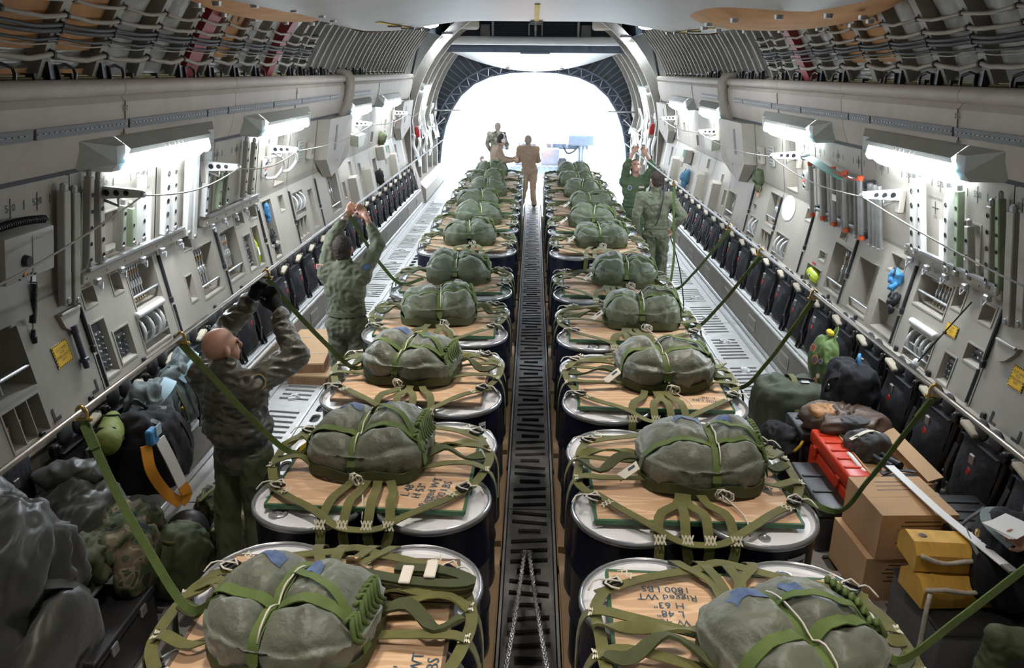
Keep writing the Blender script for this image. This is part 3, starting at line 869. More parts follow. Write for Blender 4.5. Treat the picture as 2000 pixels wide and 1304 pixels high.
def smooth(a, b, t): t = max(0, min(1, (t - a) / (b - a))); return t * t * (3 - 2 * t)
class Pack:
    def __init__(s, seed, dx=.64, dy=.56, h=.29, e=.55):
        s.dx, s.dy, s.h, s.e, s.seed = dx, dy, h, e, seed
        r = random.Random(seed)
        s.g = r.uniform(-.05, .05); s.ly = -.10 + r.uniform(-.03, .03)
        s.lob = r.uniform(-.03, .03)
    def top(s, x, y, grooves=True, wr=True):
        a, b, c = s.dx / 2, s.dy / 2, s.h
        q = 1 - abs(x / a) ** 4.0 - abs(y / b) ** 3.6
        if q <= 0: return None
        z = c * q ** .34
        xx = x - s.g - .25 * y * s.lob
        if grooves:
            z *= 1 - .28 * math.exp(-abs(xx / .035) ** 1.3) - .15 * math.exp(-((y - s.ly) / .03) ** 2)
            z *= 1 + .06 * math.sin((x + .3) * 8 + s.seed)
            z *= 1 - .14 * smooth(0.05, .28, y)
        if wr:
            n = noise.noise(Vector((x * 7 + s.seed, y * 4.5, s.seed * 3.3))) * .022 + noise.noise(Vector((x * 17, y * 8 + s.seed, 2.2))) * .014 + abs(noise.noise(Vector((x * 11 + y * 6, y * 5 - s.seed, 5.2)))) * -.02
            n += (.30 - abs(noise.noise(Vector((x * 26 + s.seed + 3 * noise.noise(Vector((x * 6, y * 6, 1.7))), y * 13, 7.7))))) * .011
            n += .012 * math.sin(24 * x + 6 * noise.noise(Vector((x * 3, y * 3, s.seed)))) * math.exp(-((y - s.ly) / .11) ** 2)
            z += n
        return max(z, .0)
    def bag(s, nu=72, nv=60):
        mb = MB()
        # radial grid: rings from the rim (v=0, bottom) over the shoulder to the crown
        a, b = s.dx / 2, s.dy / 2
        def rim(t):
            ct, st = math.cos(t), math.sin(t)
            k = (abs(ct / a) ** 3.0 + abs(st / b) ** 3.0) ** (-1 / 3.0)
            return Vector((ct * k, st * k, 0))
        def f(u, v):
            t = u * 2 * PI; rm = rim(t)
            if v < .34:       # side wall
                w = v / .34
                p = rm * (0.90 + .10 * math.sin(w * PI * .62)) ; z = w * s.h * .52
                k = noise.noise(Vector((math.cos(t) * 5 + s.seed, math.sin(t) * 5, w * 2.0))) * .020 + noise.noise(Vector((t * 9, w * 1.2, s.seed))) * .034 - abs(noise.noise(Vector((t * 17, w, s.seed)))) * .022
                gx = math.exp(-((p.x - s.g) / .045) ** 2) * (1 if abs(p.y) > abs(p.x) else 0)
                p = p * (1 + k * 2 - .07 * gx)
                return Vector((p.x, p.y, z + .002))
            w = (v - .34) / .66
            rr = 1 - w ** 1.15
            p = rm * rr * .985
            z = s.top(p.x * .985, p.y * .985)
            z = max(z if z is not None else 0, 0)
            zs = s.h * .52
            return Vector((p.x, p.y, max(z, zs) if w < .04 else z if w > .25 else zs + (max(z, zs) - zs) * smooth(0, .10, w) if z > zs else zs))
        mb.grid(nu, nv, f, 0, True)
        return mb
    def over(s, pts, lift=.006):
        out = []
        for (x, y) in pts:
            z = max(s.top(x + q[0], y + q[1]) or 0 for q in ((0, 0), (.012, 0), (-.012, 0), (0, .012), (0, -.012)))
            out.append(Vector((x, y, (z if z is not None else 0) + lift)))
        zs = [p.z for p in out]
        for i in range(1, len(out) - 1): out[i].z = max(.75 * zs[i] + .25 * max(zs[max(0, i - 1):i + 2]), 0) + .004
        return out
def make_pack(seed, loc, rz, label, group, blue=False, tag=0, mt='pack', big=1.0):
    P = Pack(seed, .64 * big, .56 * big, .29 * big)
    t = thing('parachute_pack', label, 'parachute', loc, rz, group)
    bag = P.bag().build('bag', mt, t, smooth=180)
    a, b = P.dx / 2, P.dy / 2
    n = 26
    # centre strap along y in the groove and down the front
    pts = P.over([(P.g + .25 * y * P.lob, y) for y in [(-.93 + 1.86 * i / n) * b for i in range(n + 1)]], .008)
    pts = [Vector((pts[0].x, -b * .97, .03)), Vector((pts[0].x, -b * .985, .10))] + pts + [Vector((pts[-1].x, b * .985, .08)), Vector((pts[-1].x, b * .97, .02))]
    MB().ribbon(pts, .042, .004).build('centre_strap', 'web_green', t, smooth=60)
    # cross strap along x
    pts = P.over([((-.94 + 1.88 * i / n) * a, P.ly + .004 * math.sin(i * .5)) for i in range(n + 1)], .010)
    pts = [Vector((-a * .995, P.ly, .07))] + pts + [Vector((a * .995, P.ly, .07))]
    MB().ribbon(pts, .050, .005).build('cross_strap', 'web_green', t, smooth=60)
    pts = P.over([(P.g + (a * .85 - P.g) * i / n, b * .25 - (b * .25 - P.ly) * i / n) for i in range(n + 1)], .009)
    MB().ribbon(pts, .032, .004).build('diagonal_strap', 'web_green', t, smooth=60)
    # dark band round the foot
    ring_ = []
    for i in range(41):
        q = i / 40 * 2 * PI; ct, st = math.cos(q), math.sin(q)
        k = (abs(ct / a) ** 3.0 + abs(st / b) ** 3.0) ** (-1 / 3.0) * .985
        ring_.append(Vector((ct * k, st * k, .045 + .012 * math.sin(q * 7 + seed))))
    MB().ribbon(ring_, .055, .008, [Vector((p.x, p.y, 0)) for p in ring_]).build('foot_band', 'web_dark', t, smooth=60)
    # white cords: knot at the front and a line over the top
    cd_ = MB()
    pts = P.over([(P.g + .012, y) for y in [(.5 - 1.4 * i / 14) * b for i in range(15)]], .014)
    cd_.tube(pts, .004, 5)
    r = random.Random(seed)
    k0 = Vector((P.g + .02, -b * 1.0, .05))
    for q in range(4):
        a0 = r.uniform(0, 6)
        cd_.tube([k0 + Vector((.028 * math.cos(a0 + w) + .01 * q, -.012 - .008 * q, .03 * math.sin(a0 + w))) for w in (0, 1, 2, 3, 4, 5)], .0045, 5)
    cd_.tube(curve_pts([k0, k0 + Vector((.04, -.05, -.02)), k0 + Vector((.09, -.16, -.035)), k0 + Vector((.10, -.22, -.10))], 8), .0045, 5)
    cd_.build('white_cord', 'cord', t, smooth=180)
    # crumpled lacing on the flank
    lc = MB()
    for q in range(9):
        y = -b * .5 + q * b * .11
        z = P.top(a * .80, y, True, False) or .2
        lc.tube(curve_pts([(a * .80, y, z + .004), (a * .86, y + .02, z + .012), (a * .92, y - .01, z * .8), (a * .97, y + .015, z * .62)], 6), .010, 5)
    lc.build('lacing', 'web_green', bag, smooth=180, kind='stuff')
    if blue:
        for (x0, x1, y0, y1) in ((P.g - .17, P.g - .04, .06, .13), (P.g + .05, P.g + .11, .05, .12)):
            bp = MB().grid(8, 6, lambda u, v: (lambda x, y: Vector((x, y, (P.top(x, y) or 0) + .004)))(x0 + (x1 - x0) * u, y0 + (y1 - y0) * v + .02 * math.sin(u * 5)))
            bp.build('blue_mark', 'blue_paint', bag, smooth=180)
    if tag:
        tg = MB(); c = Vector((-a * 1.02, P.ly, .12))
        q = Matrix.Rotation(R(-40), 3, 'Y') @ Matrix.Rotation(R(25), 3, 'X')
        tg.rbox(c + Vector((-.05, -.05, -.03)), (.12, .055, .003), .004, 1, q)
        tg.box(c + Vector((-.035, -.045, -.012)), (.04, .014, .004), q, 1)
        tg.build('paper_tag', ['paper', 'ink'], t)
    return t

def stitch(mb, c, ux, uy, w, h, mi=0):
    # three X-shaped seams; ux along width
    c = Vector(c); ux = Vector(ux).normalized(); uy = Vector(uy).normalized()
    nn = ux.cross(uy).normalized()
    if nn.z < 0: nn = -nn
    for k in range(3):
        o_ = c + ux * (w * (k - 1) / 3) + nn * .004
        for s_ in (-1, 1):
            a = o_ - ux * (w / 6) * s_ - uy * h / 2; b = o_ + ux * (w / 6) * s_ + uy * h / 2
            d = ux * .0035
            mb.add([a - d, a + d, b + d, b - d], [(0, 1, 2, 3)], mi)
def buckle(t, c, rz):
    b = MB(); q = Matrix.Rotation(rz, 3, 'Z')
    for (dx, dy, sx, sy) in ((-.03, 0, .008, .05), (.03, 0, .008, .05), (0, .022, .066, .008), (0, -.022, .066, .008), (0, 0, .066, .007)):
        b.box(Vector(c) + q @ Vector((dx, dy, .006)), (sx, sy, .010), q)
    b.build('buckle', 'black', t)
def make_harness(seed, loc, label, group, pdx=0.0, sy=0.0):
    r = random.Random(seed)
    t = thing('cargo_harness', label, 'harness', loc, 0, group)
    B = .045           # above the drum tops, lying on the board
    WB = .045
    j = lambda s_: r.uniform(-s_, s_)
    st = MB()
    for fy, nm in ((-1, 'front_strap'), (1, 'rear_strap')):
        cx = j(.05)
        ctrl = [(-.50 + j(.03), fy * (.27 + j(.03)), B + .006), (-.37 + j(.03), fy * .40, B + .012), (-.22 + cx, fy * .50, B + .0), (-.10 + cx, fy * .575, .008), (.0 + cx, fy * .595, .0), (.11 + cx, fy * .585, .006), (.22 + cx, fy * .53, B - .005), (.38 + j(.03), fy * .40, B + .012), (.52 + j(.02), fy * (.26 + j(.03)), B + .006)]
        if fy > 0: ctrl = [(x_, y_ if abs(x_) > .45 else .30 + (.16 + j(.02)) * (1 - abs(x_) / .5), B + .012) for (x_, y_, z_) in ctrl]
        pts = curve_pts(ctrl, 32)
        MB().ribbon(pts, WB, .005).build(nm, 'web', t, smooth=60)
        for k, x in enumerate((-.17, -.055, .055, .15)):
            x += cx + j(.015)
            tx = x * .5 + j(.05)
            ctrl = [(tx * .6, fy * .20, B + .012), (tx, fy * .34, B + .012), (x * .9, fy * .44, B + .016), (x, fy * .53, .022), (x, fy * .585, -.03), (x + j(.02), fy * .600, -.14), (x + j(.02), fy * .585, -.42)]
            MB().ribbon(curve_pts(ctrl, 16), WB, .005, [Vector((0, fy * .3, 1))] * 10 + [Vector((0, fy, .2))] * 7).build('down_strap', 'web', t, smooth=60)
            if fy < 0: stitch(st, (x, fy * .585 - .0, .006 + .012), (1, 0, 0), (0, -fy * .5, .8), .05, .045)
        for sx in (-1, 1):
            q = Vector(ctrl[0])
            c = Vector((sx * (.47 + j(.02)), fy * .31, B + .016))
            buckle(t, c, sx * fy * R(45) + R(90) + j(.2))
            stitch(st, c + Vector((-sx * .06, fy * .06, .006)), (sx * .7, fy * .7, 0), (sx * .7, -fy * .7, 0), .07, .035)
            w = MB()
            w.tube([c + Vector((.035 * math.cos(a), .035 * math.sin(a) + sx * .01, .014 + .008 * math.sin(a * 2))) for a in (0, 1.1, 2.2, 3.3, 4.4, 5.4)], .0045, 5)
            w.tube(curve_pts([c + Vector((.03, 0, .015)), c + Vector((sx * .07, .01, .012)), c + Vector((sx * .10, -.03, -.01))], 5), .004, 5)
            w.build('cord_tie', 'cord', t, smooth=180)
    for sx in (-1, 1):
        ctrl = [(sx * .49, -.28, B + .010), (sx * (.545 + j(.02)), -.16, B + .02 + j(.01)), (sx * (.55 + j(.02)), 0, B + .02), (sx * (.545 + j(.02)), .15, B + .02), (sx * .49, .28, B + .010)]
        MB().ribbon(curve_pts(ctrl, 18), WB, .005).build('side_strap', 'web', t, smooth=60)
        for k in range(2):
            y = -.13 + k * .22 + j(.03)
            stitch(st, (sx * .548, y, B + .03), (1, 0, 0), (0, 1, 0), .04, .05)
            ctrl = [(pdx + sx * .28, y * .8 + sy * .6, B + .02), (sx * .42, y + j(.05), B + .05 + j(.02)), (sx * .545, y, B + .035), (sx * .60, y + j(.03), -.02), (sx * .605, y + j(.05), -.16 - r.random() * .2)]
            MB().ribbon(curve_pts(ctrl, 14), WB, .005, [Vector((sx * .3, 0, 1))] * 9 + [Vector((sx, 0, .3))] * 6).build('side_lead', 'web', t, smooth=60)
        # slack webbing between the pack and the side
        ctrl = [(pdx + sx * .26, sy - .02 + j(.06), B + .05), (pdx * .5 + sx * .36, sy + .02 + j(.05), B + .085), (sx * .44, sy - .05 + j(.05), B + .05), (sx * .53, sy - .02 + j(.08), B + .045)]
        MB().ribbon(curve_pts(ctrl, 12), WB * 1.1, .012, twist=[.5 * math.sin(i * .6 + seed) for i in range(13)]).build('slack_loop', 'web_dark', t, smooth=60)
        ctrl = [(pdx + sx * .28, sy + .10 + j(.06), B + .04), (pdx * .5 + sx * .36, sy + .12 + j(.05), B + .07), (sx * .46, sy + .10 + j(.05), B + .06), (sx * .55, sy + .13 + j(.08), B + .035)]
        MB().ribbon(curve_pts(ctrl, 12), WB, .010, twist=[.6 * math.sin(i * .8 + seed * 2) for i in range(13)]).build('slack_loop', 'web', t, smooth=60)
    st.build('stitching', 'stitch', t, kind='stuff')
    return t

def make_board(loc, label, rz, edge, group, texts=()):
    t = thing('plywood_board', label, 'board', loc, rz, group)
    w, d, h = .96, .88, .018
    sh = MB().box((0, 0, .004 + h / 2), (w - .012, d - .012, h)).build('sheet', 'plywood', t)
    for (c, s_) in (((0, -d / 2, 0), (w + .006, .014, h + .004)), ((0, d / 2, 0), (w + .006, .014, h + .004)), ((-w / 2, 0, 0), (.014, d - .014, h + .004)), ((w / 2, 0, 0), (.014, d - .014, h + .004))):
        MB().box(Vector(c) + Vector((0, 0, .002 + (h + .004) / 2)), s_).build('edge_band', edge, t)
    for (body, size, x, y, a) in texts:
        text_mesh(body, size, 'ink', sh, Matrix.Translation((x, y, h + .0085)) @ Matrix.Rotation(a, 4, 'Z'), 'lettering')
    return t

NEAR = ['nearest the camera', 'second from the camera', 'third from the camera', 'fourth from the camera', 'fifth from the camera', 'sixth from the camera', 'seventh from the camera', 'eighth from the camera', 'ninth from the camera', 'tenth from the camera', 'farthest from the camera']
packinfo = {  # (dx, dy, rz deg, blue, tag, text spec)
    (-1, 0): (-.06, -.06, -10, True, 0, [('48"\nH 53"\nRigged WT\n1800 LBS', .06, .36, -.26, R(90))]),
    (-1, 1): (-.06, .04, -6, True, 0, [('L 48"\nH 53"\nRigged WT\n1800 LBS', .062, .27, -.27, R(82))]),
    (-1, 2): (-.03, .02, -14, True, 0, []), (-1, 3): (.0, .02, 6, False, 0, []), (-1, 4): (.05, .02, 2, False, 0, [('L 48" H 53"\n1800 LBS', .06, .22, -.36, R(180))]),
    (1, 0): (.12, -.08, 24, True, 0, [('W 48"\nL 48"\nH 63"\nRigged WT\n1800 LBS', .052, -.25, .225, R(180))]),
    (1, 1): (.08, .02, -2, True, 1, [('L 48" H 63"\n1800 LBS', .045, .36, -.10, R(180))]),
    (1, 2): (.10, .05, 6, False, 1, [('1800 LBS\nL 48"', .05, .34, -.28, R(170))]), (1, 3): (.12, .04, -2, False, 1, [('H 63"\n1800 LBS', .05, .36, -.3, R(180))]), (1, 4): (.12, .05, 0, False, 1, [('1800 LBS', .05, .36, -.36, R(180))]),
}
LIPS = {-1: [1.78, 3.06, 4.33, 5.61, 6.89, 8.70, 9.98, 11.26, 12.54, 13.82, 15.10], 1: [1.72, 3.0, 4.28, 5.56, 6.84, 8.62, 9.90, 11.18, 12.46, 13.74, 15.02]}
rr = random.Random(11)
for sd_ in (-1, 1):
    for n, lip in enumerate(LIPS[sd_]):
        cx, cy = sd_ * .785, lip + .6
        wh = NEAR[n] + ', ' + SIDE[sd_]
        # skid
        sk = thing('skid_board', 'wooden skid under the drum load ' + wh, 'skid', (cx, cy, 0), 0, 'skids under the drum loads')
        MB().box((0, 0, .145), (1.2, 1.2, .045)).build('deck', 'skid', sk)
        MB().box((0, 0, .072), (1.12, 1.12, .10)).build('honeycomb', 'paper', sk)
        MB().box((0, 0, .011), (1.2, 1.2, .022)).build('base', 'skid', sk)
        for ix in (-1, 1):
            for iy in (-1, 1):
                pos = ('front' if iy < 0 else 'rear') + (' outer' if ix == sd_ else ' aisle')
                put_drum(cx + ix * .297, cy + iy * .298, rr.uniform(0, 6.28), '%s drum with pale lid in the load %s' % (pos, wh), 'drums in the two rows')
        dx, dy, rz, blue, tag, texts = packinfo.get((sd_, n), (sd_ * .02 + rr.uniform(-.05, .06), rr.uniform(-.02, .06), rr.uniform(-9, 9), False, 1 if sd_ > 0 and n < 8 else 0, []))
        edge = 'edge_brown' if (sd_ < 0 and n in (0, 2, 5)) or (sd_ > 0 and n in (5, 7)) else 'edge_green'
        make_board((cx - sd_ * .0, cy + .0, TOP), 'plywood board with %s edges on the load %s' % ('brown' if edge == 'edge_brown' else 'green', wh), R(rr.uniform(-2, 2)), edge, 'plywood boards on the drums', texts)
        make_harness(n * 2 + (sd_ > 0) + 5, (cx, cy, TOP), 'olive webbing harness over the load ' + wh, 'webbing harnesses', dx, -.13 if (sd_, n) == (1, 0) else 0.0)
        make_pack(n * 3 + (sd_ > 0) * 50 + 1, (cx + dx, cy + dy, TOP + .024), R(rz), 'olive green parachute pack on the load ' + wh, 'parachute packs', blue, tag, 'pack' if n < 3 else 'pack_b', (.94 if n == 0 else 1.0))
# ================================================================ rear section: ramp floor, ribbed walls, door arch, raised door
ramp = link('floor_ramp', None, None, kind='structure')
MB().box((0, (Y_AFT + Y_END + 1.2) / 2, -.07), (5.6, Y_END + 1.2 - Y_AFT, .08)).build('ramp_bed', 'floor_plate', ramp)
rp_ = MB()
for i in range(6):
    for sx in (-1, 1):
        rp_.box((sx * (.35 + i * .42), 21.9, -.02), (.03, 5.6, .03))
rp_.build('ramp_rail', 'alu', ramp, kind='stuff')
OUT = [(2.78, 0.0), (2.76, .5), (2.70, 1.0), (2.58, 1.5), (2.40, 1.95), (2.12, 2.36), (1.74, 2.68), (1.28, 2.88), (.7, 2.99), (0.0, 3.03)]
def arch_pt(t, grow=0.0):
    # t 0..1 from floor left over the top to floor right
    full = [(-x, z) for x, z in OUT] + [(x, z) for x, z in OUT[::-1][1:]]
    k = t * (len(full) - 1); j = min(int(k), len(full) - 2); f = k - j
    x = full[j][0] * (1 - f) + full[j + 1][0] * f; z = full[j][1] * (1 - f) + full[j + 1][1] * f
    if grow:
        d = Vector((x, 0, z - 1.2)).normalized() if z > 1.2 else Vector((math.copysign(1, x), 0, 0))
        x += d.x * grow; z += d.z * grow
    return x, z
wr = link('wall_back', None, None, kind='structure')
n = 72
def ring(g0, g1, y0, y1, name, mt):
    mb = MB(); vv = []
    for i in range(n + 1):
        a = arch_pt(i / n, g0); b = arch_pt(i / n, g1)
        vv += [(a[0], y0, a[1]), (b[0], y0, b[1]), (b[0], y1, b[1]), (a[0], y1, a[1])]
    mb.add(vv, [(i * 4 + j, i * 4 + (j + 1) % 4, i * 4 + 4 + (j + 1) % 4, i * 4 + 4 + j) for i in range(n) for j in range(4)])
    return mb.build(name, mt, wr, smooth=40)
ring(0, .05, 23.5, 23.8, 'arch_ring', 'blue_grey')
ring(.26, .30, 23.4, 23.8, 'arch_ring', 'blue_grey')
ring(.30, .95, 23.75, 23.8, 'arch_plate', 'blue_grey')
ring(.05, .26, 23.72, 23.8, 'arch_web', 'blue_grey')
for i in range(60):     # lattice bars between the two rings
    t0_, t1_ = (i + .1) / 60, (i + .9) / 60
    if i % 2: a, b = arch_pt(t0_, .05), arch_pt(t1_, .26)
    else: a, b = arch_pt(t0_, .26), arch_pt(t1_, .05)
    MB().tube([(a[0], 23.55, a[1]), (b[0], 23.55, b[1])], .014, 5).build('lattice_bar', 'alu', wr)
for i in range(64):      # pale stringers fanning out from the arch
    t_ = (i + .5) / 64
    a = arch_pt(t_, .32); b = arch_pt(t_, .85)
    MB().box((0, 0, 0), (.028, .05, math.hypot(a[0] - b[0], a[1] - b[1])), Matrix.Rotation(math.atan2(b[0] - a[0], b[1] - a[1]), 3, 'Y')).build('stringer', 'rib', wr).location = ((a[0] + b[0]) / 2, 23.72, (a[1] + b[1]) / 2)
# closing plate above the arch out to the skin
cp = MB(); vv = []
for i in range(n + 1):
    a = arch_pt(i / n, .5); th = PI - i / n * PI
    q = Vector((3.47 * math.cos(th), 23.82, max(0.0, ZC + 3.47 * math.sin(th)))) if True else None
    if i / n < .12: q = Vector((-3.4, 23.82, i / n / .12 * 1.6))
    if i / n > .88: q = Vector((3.4, 23.82, (1 - i / n) / .12 * 1.6))
    vv += [(a[0], 23.82, a[1]), tuple(q)]
cp.add(vv, [(2 * i, 2 * i + 1, 2 * i + 3, 2 * i + 2) for i in range(n)]); cp.build('closing_plate', 'blue_grey', wr)
# tapering ribbed side walls of the rear section
for sd_, nm in ((-1, 'wall_aft_left'), (1, 'wall_aft_right')):
    w = link(nm, None, None, kind='structure')
    def sx_(y, z, d=0):
        k = (y - Y_AFT) / (Y_END - Y_AFT)
        base = 3.10 - .14 * k
        if z > 1.6: base = math.sqrt(max(.05, (3.34 - .10 * k) ** 2 - (z - 1.45) ** 2)) - .18
        return sd_ * (base - d)
    zz = [0, .4, .8, 1.2, 1.6, 1.9, 2.2, 2.5, 2.8, 3.1, 3.4, 3.7, 4.0, 4.3]
    mb = MB(); mb.grid(12, len(zz), lambda u, v: (lambda y, z: Vector((sx_(y, z), y, z)))(Y_AFT + (Y_END - Y_AFT) * u, zz[min(len(zz) - 1, int(round(v * (len(zz) - 1))))]))
    mb.build('skin', 'silver', w, smooth=180)
    for i in range(10):
        y = Y_AFT + .25 + i * .46
        dep = .12 if i % 2 else .2
        fr = MB()
        fr.ribbon([Vector((sx_(y, z, dep * .5), y, z)) for z in zz[(0 if i % 3 else 4):]], .13, dep, [Vector((-sd_, 0, .01))] * len(zz[(0 if i % 3 else 4):]))
        fr.build('frame_rib', 'rib', w, smooth=50)
    rg = random.Random(5 + sd_)
    for i in range(9):      # hanging quilted flaps
        y = Y_AFT + .3 + i * .48
        z1 = rg.uniform(1.5, 2.3); z0 = z1 - rg.uniform(.6, 1.1)
        mb = MB(); wd = rg.uniform(.2, .34); sl = rg.uniform(-.2, .25)
        mb.grid(6, 10, lambda u, v: Vector((sx_(y, z0 + (z1 - z0) * v, .16 + .05 * math.sin(u * PI) + .03 * math.sin(v * 9 + i)), y + wd * u + sl * v, z0 + (z1 - z0) * v)))
        mb.build('quilted_flap', 'silver', w, smooth=180)
    bw = MB(); bw.prism([(sd_ * 2.62, 0), (sd_ * 2.62, .30), (sd_ * 2.78, .45), (sd_ * 3.3, .45), (sd_ * 3.3, 0)], 'y', Y_AFT + .1, Y_END - .3)
    bw.build('side_step', 'wall', w)
    # end post of the main wall, curved seat bulkhead
    ep = MB(); ep.box((sd_ * 3.0, 18.95, 1.45), (.14, .16, 2.3)); ep.build('end_post', 'wall_dark', w)
    ep = MB(); ep.tube([(sd_ * 2.93, 19.05, .4), (sd_ * 3.0, 19.05, 1.7), (sd_ * 2.9, 19.05, 2.9), (sd_ * 2.7, 19.05, 3.6)], .025, 6); ep.build('drain_pipe', 'black_rubber', w, smooth=180)
    ep = MB(); ep.prism([(sd_ * 2.66, .0), (sd_ * 2.72, .34), (sd_ * 2.9, .95), (sd_ * 3.1, .95), (sd_ * 3.1, 0)], 'y', 18.62, 19.15); ep.build('wing_panel', 'wall_dark', w)
# dark roof cavity, cross tube, raised cargo door
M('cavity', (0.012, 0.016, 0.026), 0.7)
M('door_white', (0.80, 0.80, 0.80), 0.4, var=.02)
cv = link('trim_6', None, None, kind='structure')
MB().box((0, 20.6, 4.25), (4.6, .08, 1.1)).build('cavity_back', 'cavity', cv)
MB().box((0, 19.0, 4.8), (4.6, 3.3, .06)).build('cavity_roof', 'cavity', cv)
for sd_ in (-1, 1):
    MB().box((sd_ * 2.32, 19.3, 4.3), (.06, 2.6, .9)).build('cavity_side', 'blue_grey', cv)
    MB().rbox((sd_ * 1.72, 20.2, 4.13), (.70, .30, .26), .07, 2).build('padded_bag', 'paper', cv, smooth=50)
    MB().rbox((sd_ * 1.24, 20.45, 4.0), (.24, .1, .28), .02, 1).build('speaker_box', 'grille', cv)
for x in (-1.05, 0.0, 1.05):
    b = MB(); b.box((x, 20.45, 4.02), (.05, .06, .34)); b.cyl((x, 20.40, 3.98), (x, 20.40, 4.2), .035, 10)
    if x == 0:
        for q in (-.16, .16): b.box((q, 20.45, 4.02), (.03, .05, .26))
        b.box((0, 20.45, 4.15), (.35, .05, .03))
    b.build('actuator', 'steel', cv, smooth=50)
MB().tube([(-2.36, 20.3, 3.76), (2.36, 20.3, 3.76)], .10, 16).build('cross_tube', 'door_white', cv, smooth=50)
dr = link('door_1', None, None, kind='structure')
fp = MB(); fp.box((0, 20.9, 3.61), (4.5, .06, .22)); fp.build('door_front', 'blue_grey', dr)
for i in range(13):
    MB().box((-2.1 + i * .35, 20.86, 3.61), (.03, .05, .20)).build('door_stiffener', 'blue_grey', dr)
MB().rbox((0, 20.86, 3.50), (.75, .05, .06), .01, 1).build('door_latch', 'blue_grey', dr)
MB().grid(25, 10, lambda u, v: (lambda x: Vector((x, 20.95 + v * 2.6, 3.52 - .47 * math.sin(v * PI * .5) * (1 - (x / 2.25) ** 2))))(-2.2 + 4.4 * u)).build('door_underside', 'door_white', dr, smooth=180)
for sx in (-1, 1):
    MB().lathe([(0, -.01), (.05, -.01), (.06, .02)], 10, (sx * .75, 22.6, 3.13)).build('door_stud', 'grille', dr)
for sd_ in (-1, 1):
    MB().tube([(sd_ * 2.9, 22.4, 2.0), (sd_ * 2.05, 22.4, 2.02)], .022, 6).build('locking_rod', 'steel', walls[sd_], smooth=180)
    MB().tube([(sd_ * 2.95, 20.0, 1.3), (sd_ * 2.6, 23.4, 1.75)], .012, 6).build('stay_rod', 'wire_white', walls[sd_], smooth=180)
# red first-aid boxes and clutter on the rear walls
for sd_, z in ((-1, 1.62), (1, 1.75)):
    t = thing('first_aid_pouch', 'red pouch with white flap hung on the rear wall, ' + SIDE[sd_], 'pouch', (sd_ * 2.86, 19.6, z))
    MB().rbox((0, 0, 0), (.12, .24, .26), .03, 2).build('body', 'red', t, smooth=60)
    MB().rbox((-sd_ * .05, -.03, .10), (.05, .2, .09), .015, 1).build('flap', 'white_paint', t, smooth=60)
t = thing('clipboard', 'dark tilted clipboard box hanging behind the red pouch', 'clipboard', (-2.86, 20.25, 1.62), rot=(R(25), 0, 0))
MB().rbox((0, 0, 0), (.05, .26, .34), .01, 1).build('board', 'grille', t)
MB().rbox((.03, 0, .14), (.02, .1, .03), .005, 1).build('clip', 'steel', t)

# ---- outside: apron and loader
M('apron', (0.62, 0.62, 0.60), 0.8, var=.06, scale=.5)
M('loader', (0.22, 0.26, 0.32), 0.5, var=.1)
M('loader_light', (0.55, 0.60, 0.66), 0.5)
M('amber', (1.0, .45, .1), .4, emit=(1.0, .42, .10), estr=40, var=0)
gr = MB(); gr.box((0, 120, -1.7), (400, 192.5, .1)); gr.build('ground', 'apron', None, kind='structure')
t = thing('cargo_loader', 'flatbed cargo loader truck with amber lamps waiting behind the open ramp', 'loader', (0, 0, 0))
MB().box((.35, 28.4, -.30), (3.0, 5.4, .28)).build('deck', 'loader_light', t)
MB().box((.35, 25.75, -.02), (2.9, .14, .26)).build('bumper_beam', 'loader', t)
for i in range(14):
    MB().box((-.98 + i * .205, 25.66, .10), (.10, .05, .10)).build('deck_roller', 'loader', t)
for x in (-.62, .27):
    b = thing('x', 'x', 'x') if False else None
    MB().rbox((x, 25.6, .72), (.20, .10, .24), .02, 1).build('lamp_box', 'loader', t)
    MB().lathe([(0, -.07), (.12, -.06), (.16, 0)], 14, (x, 25.52, .74), Matrix.Rotation(-PI / 2, 3, 'X')).build('amber_lamp', 'amber', t, smooth=180)
for x in (-.3, .55):
    MB().rbox((x, 25.9, .42), (.6, .3, .55), .03, 1).build('engine_box', 'loader', t)
for i in range(5): MB().box((-.9 + i * .5, 26.2, .75), (.06, .8, .12)).build('roller_frame', 'loader', t)
MB().box((.35, 26.2, .72), (2.9, .10, .18)).build('cross_beam', 'loader', t)
MB().rbox((1.55, 26.2, .95), (.85, .7, .34), .05, 2).build('operator_platform', 'loader', t)
MB().rbox((1.55, 26.0, .40), (.16, .2, .9), .02, 1).build('platform_post', 'loader', t)
for q in (-.12, 0, .12): MB().box((1.55 + q, 25.9, .2), (.04, .05, 1.1)).build('post_rib', 'loader_light', t)
MB().tube(curve_pts([(.95, 25.8, .80), (1.1, 25.75, .55), (1.3, 25.8, .60), (1.45, 25.9, .75)], 10), .03, 6).build('hose', 'black_rubber', t, smooth=180)
for x in (1.22, 1.9):
    MB().tube([(x, 26.4, 1.1), (x, 26.4, 2.0)], .025, 5).build('rail_post', 'loader_light', t)
MB().tube([(1.22, 26.4, 2.0), (1.9, 26.4, 2.0)], .025, 5).build('rail', 'loader_light', t)
MB().lathe([(.0, -.14), (.36, -.14), (.40, -.08), (.40, .08), (.36, .14), (0, .14)], 20, (.95, 25.95, -.02), Matrix.Rotation(PI / 2, 3, 'Y') ).build('wheel', 'black_rubber', t, smooth=40)
for x0 in (-.75, .55):      # far scissor trestles
    for k in range(5):
        MB().tube([(x0 + k * .18, 31, .9), (x0 + .9 - k * .12, 31, 1.9)], .03, 5).build('trestle_bar', 'loader_light', t)
    MB().tube([(x0 - .1, 31, .9), (x0 + 1.0, 31, .9)], .03, 5).build('trestle_rail', 'loader_light', t)
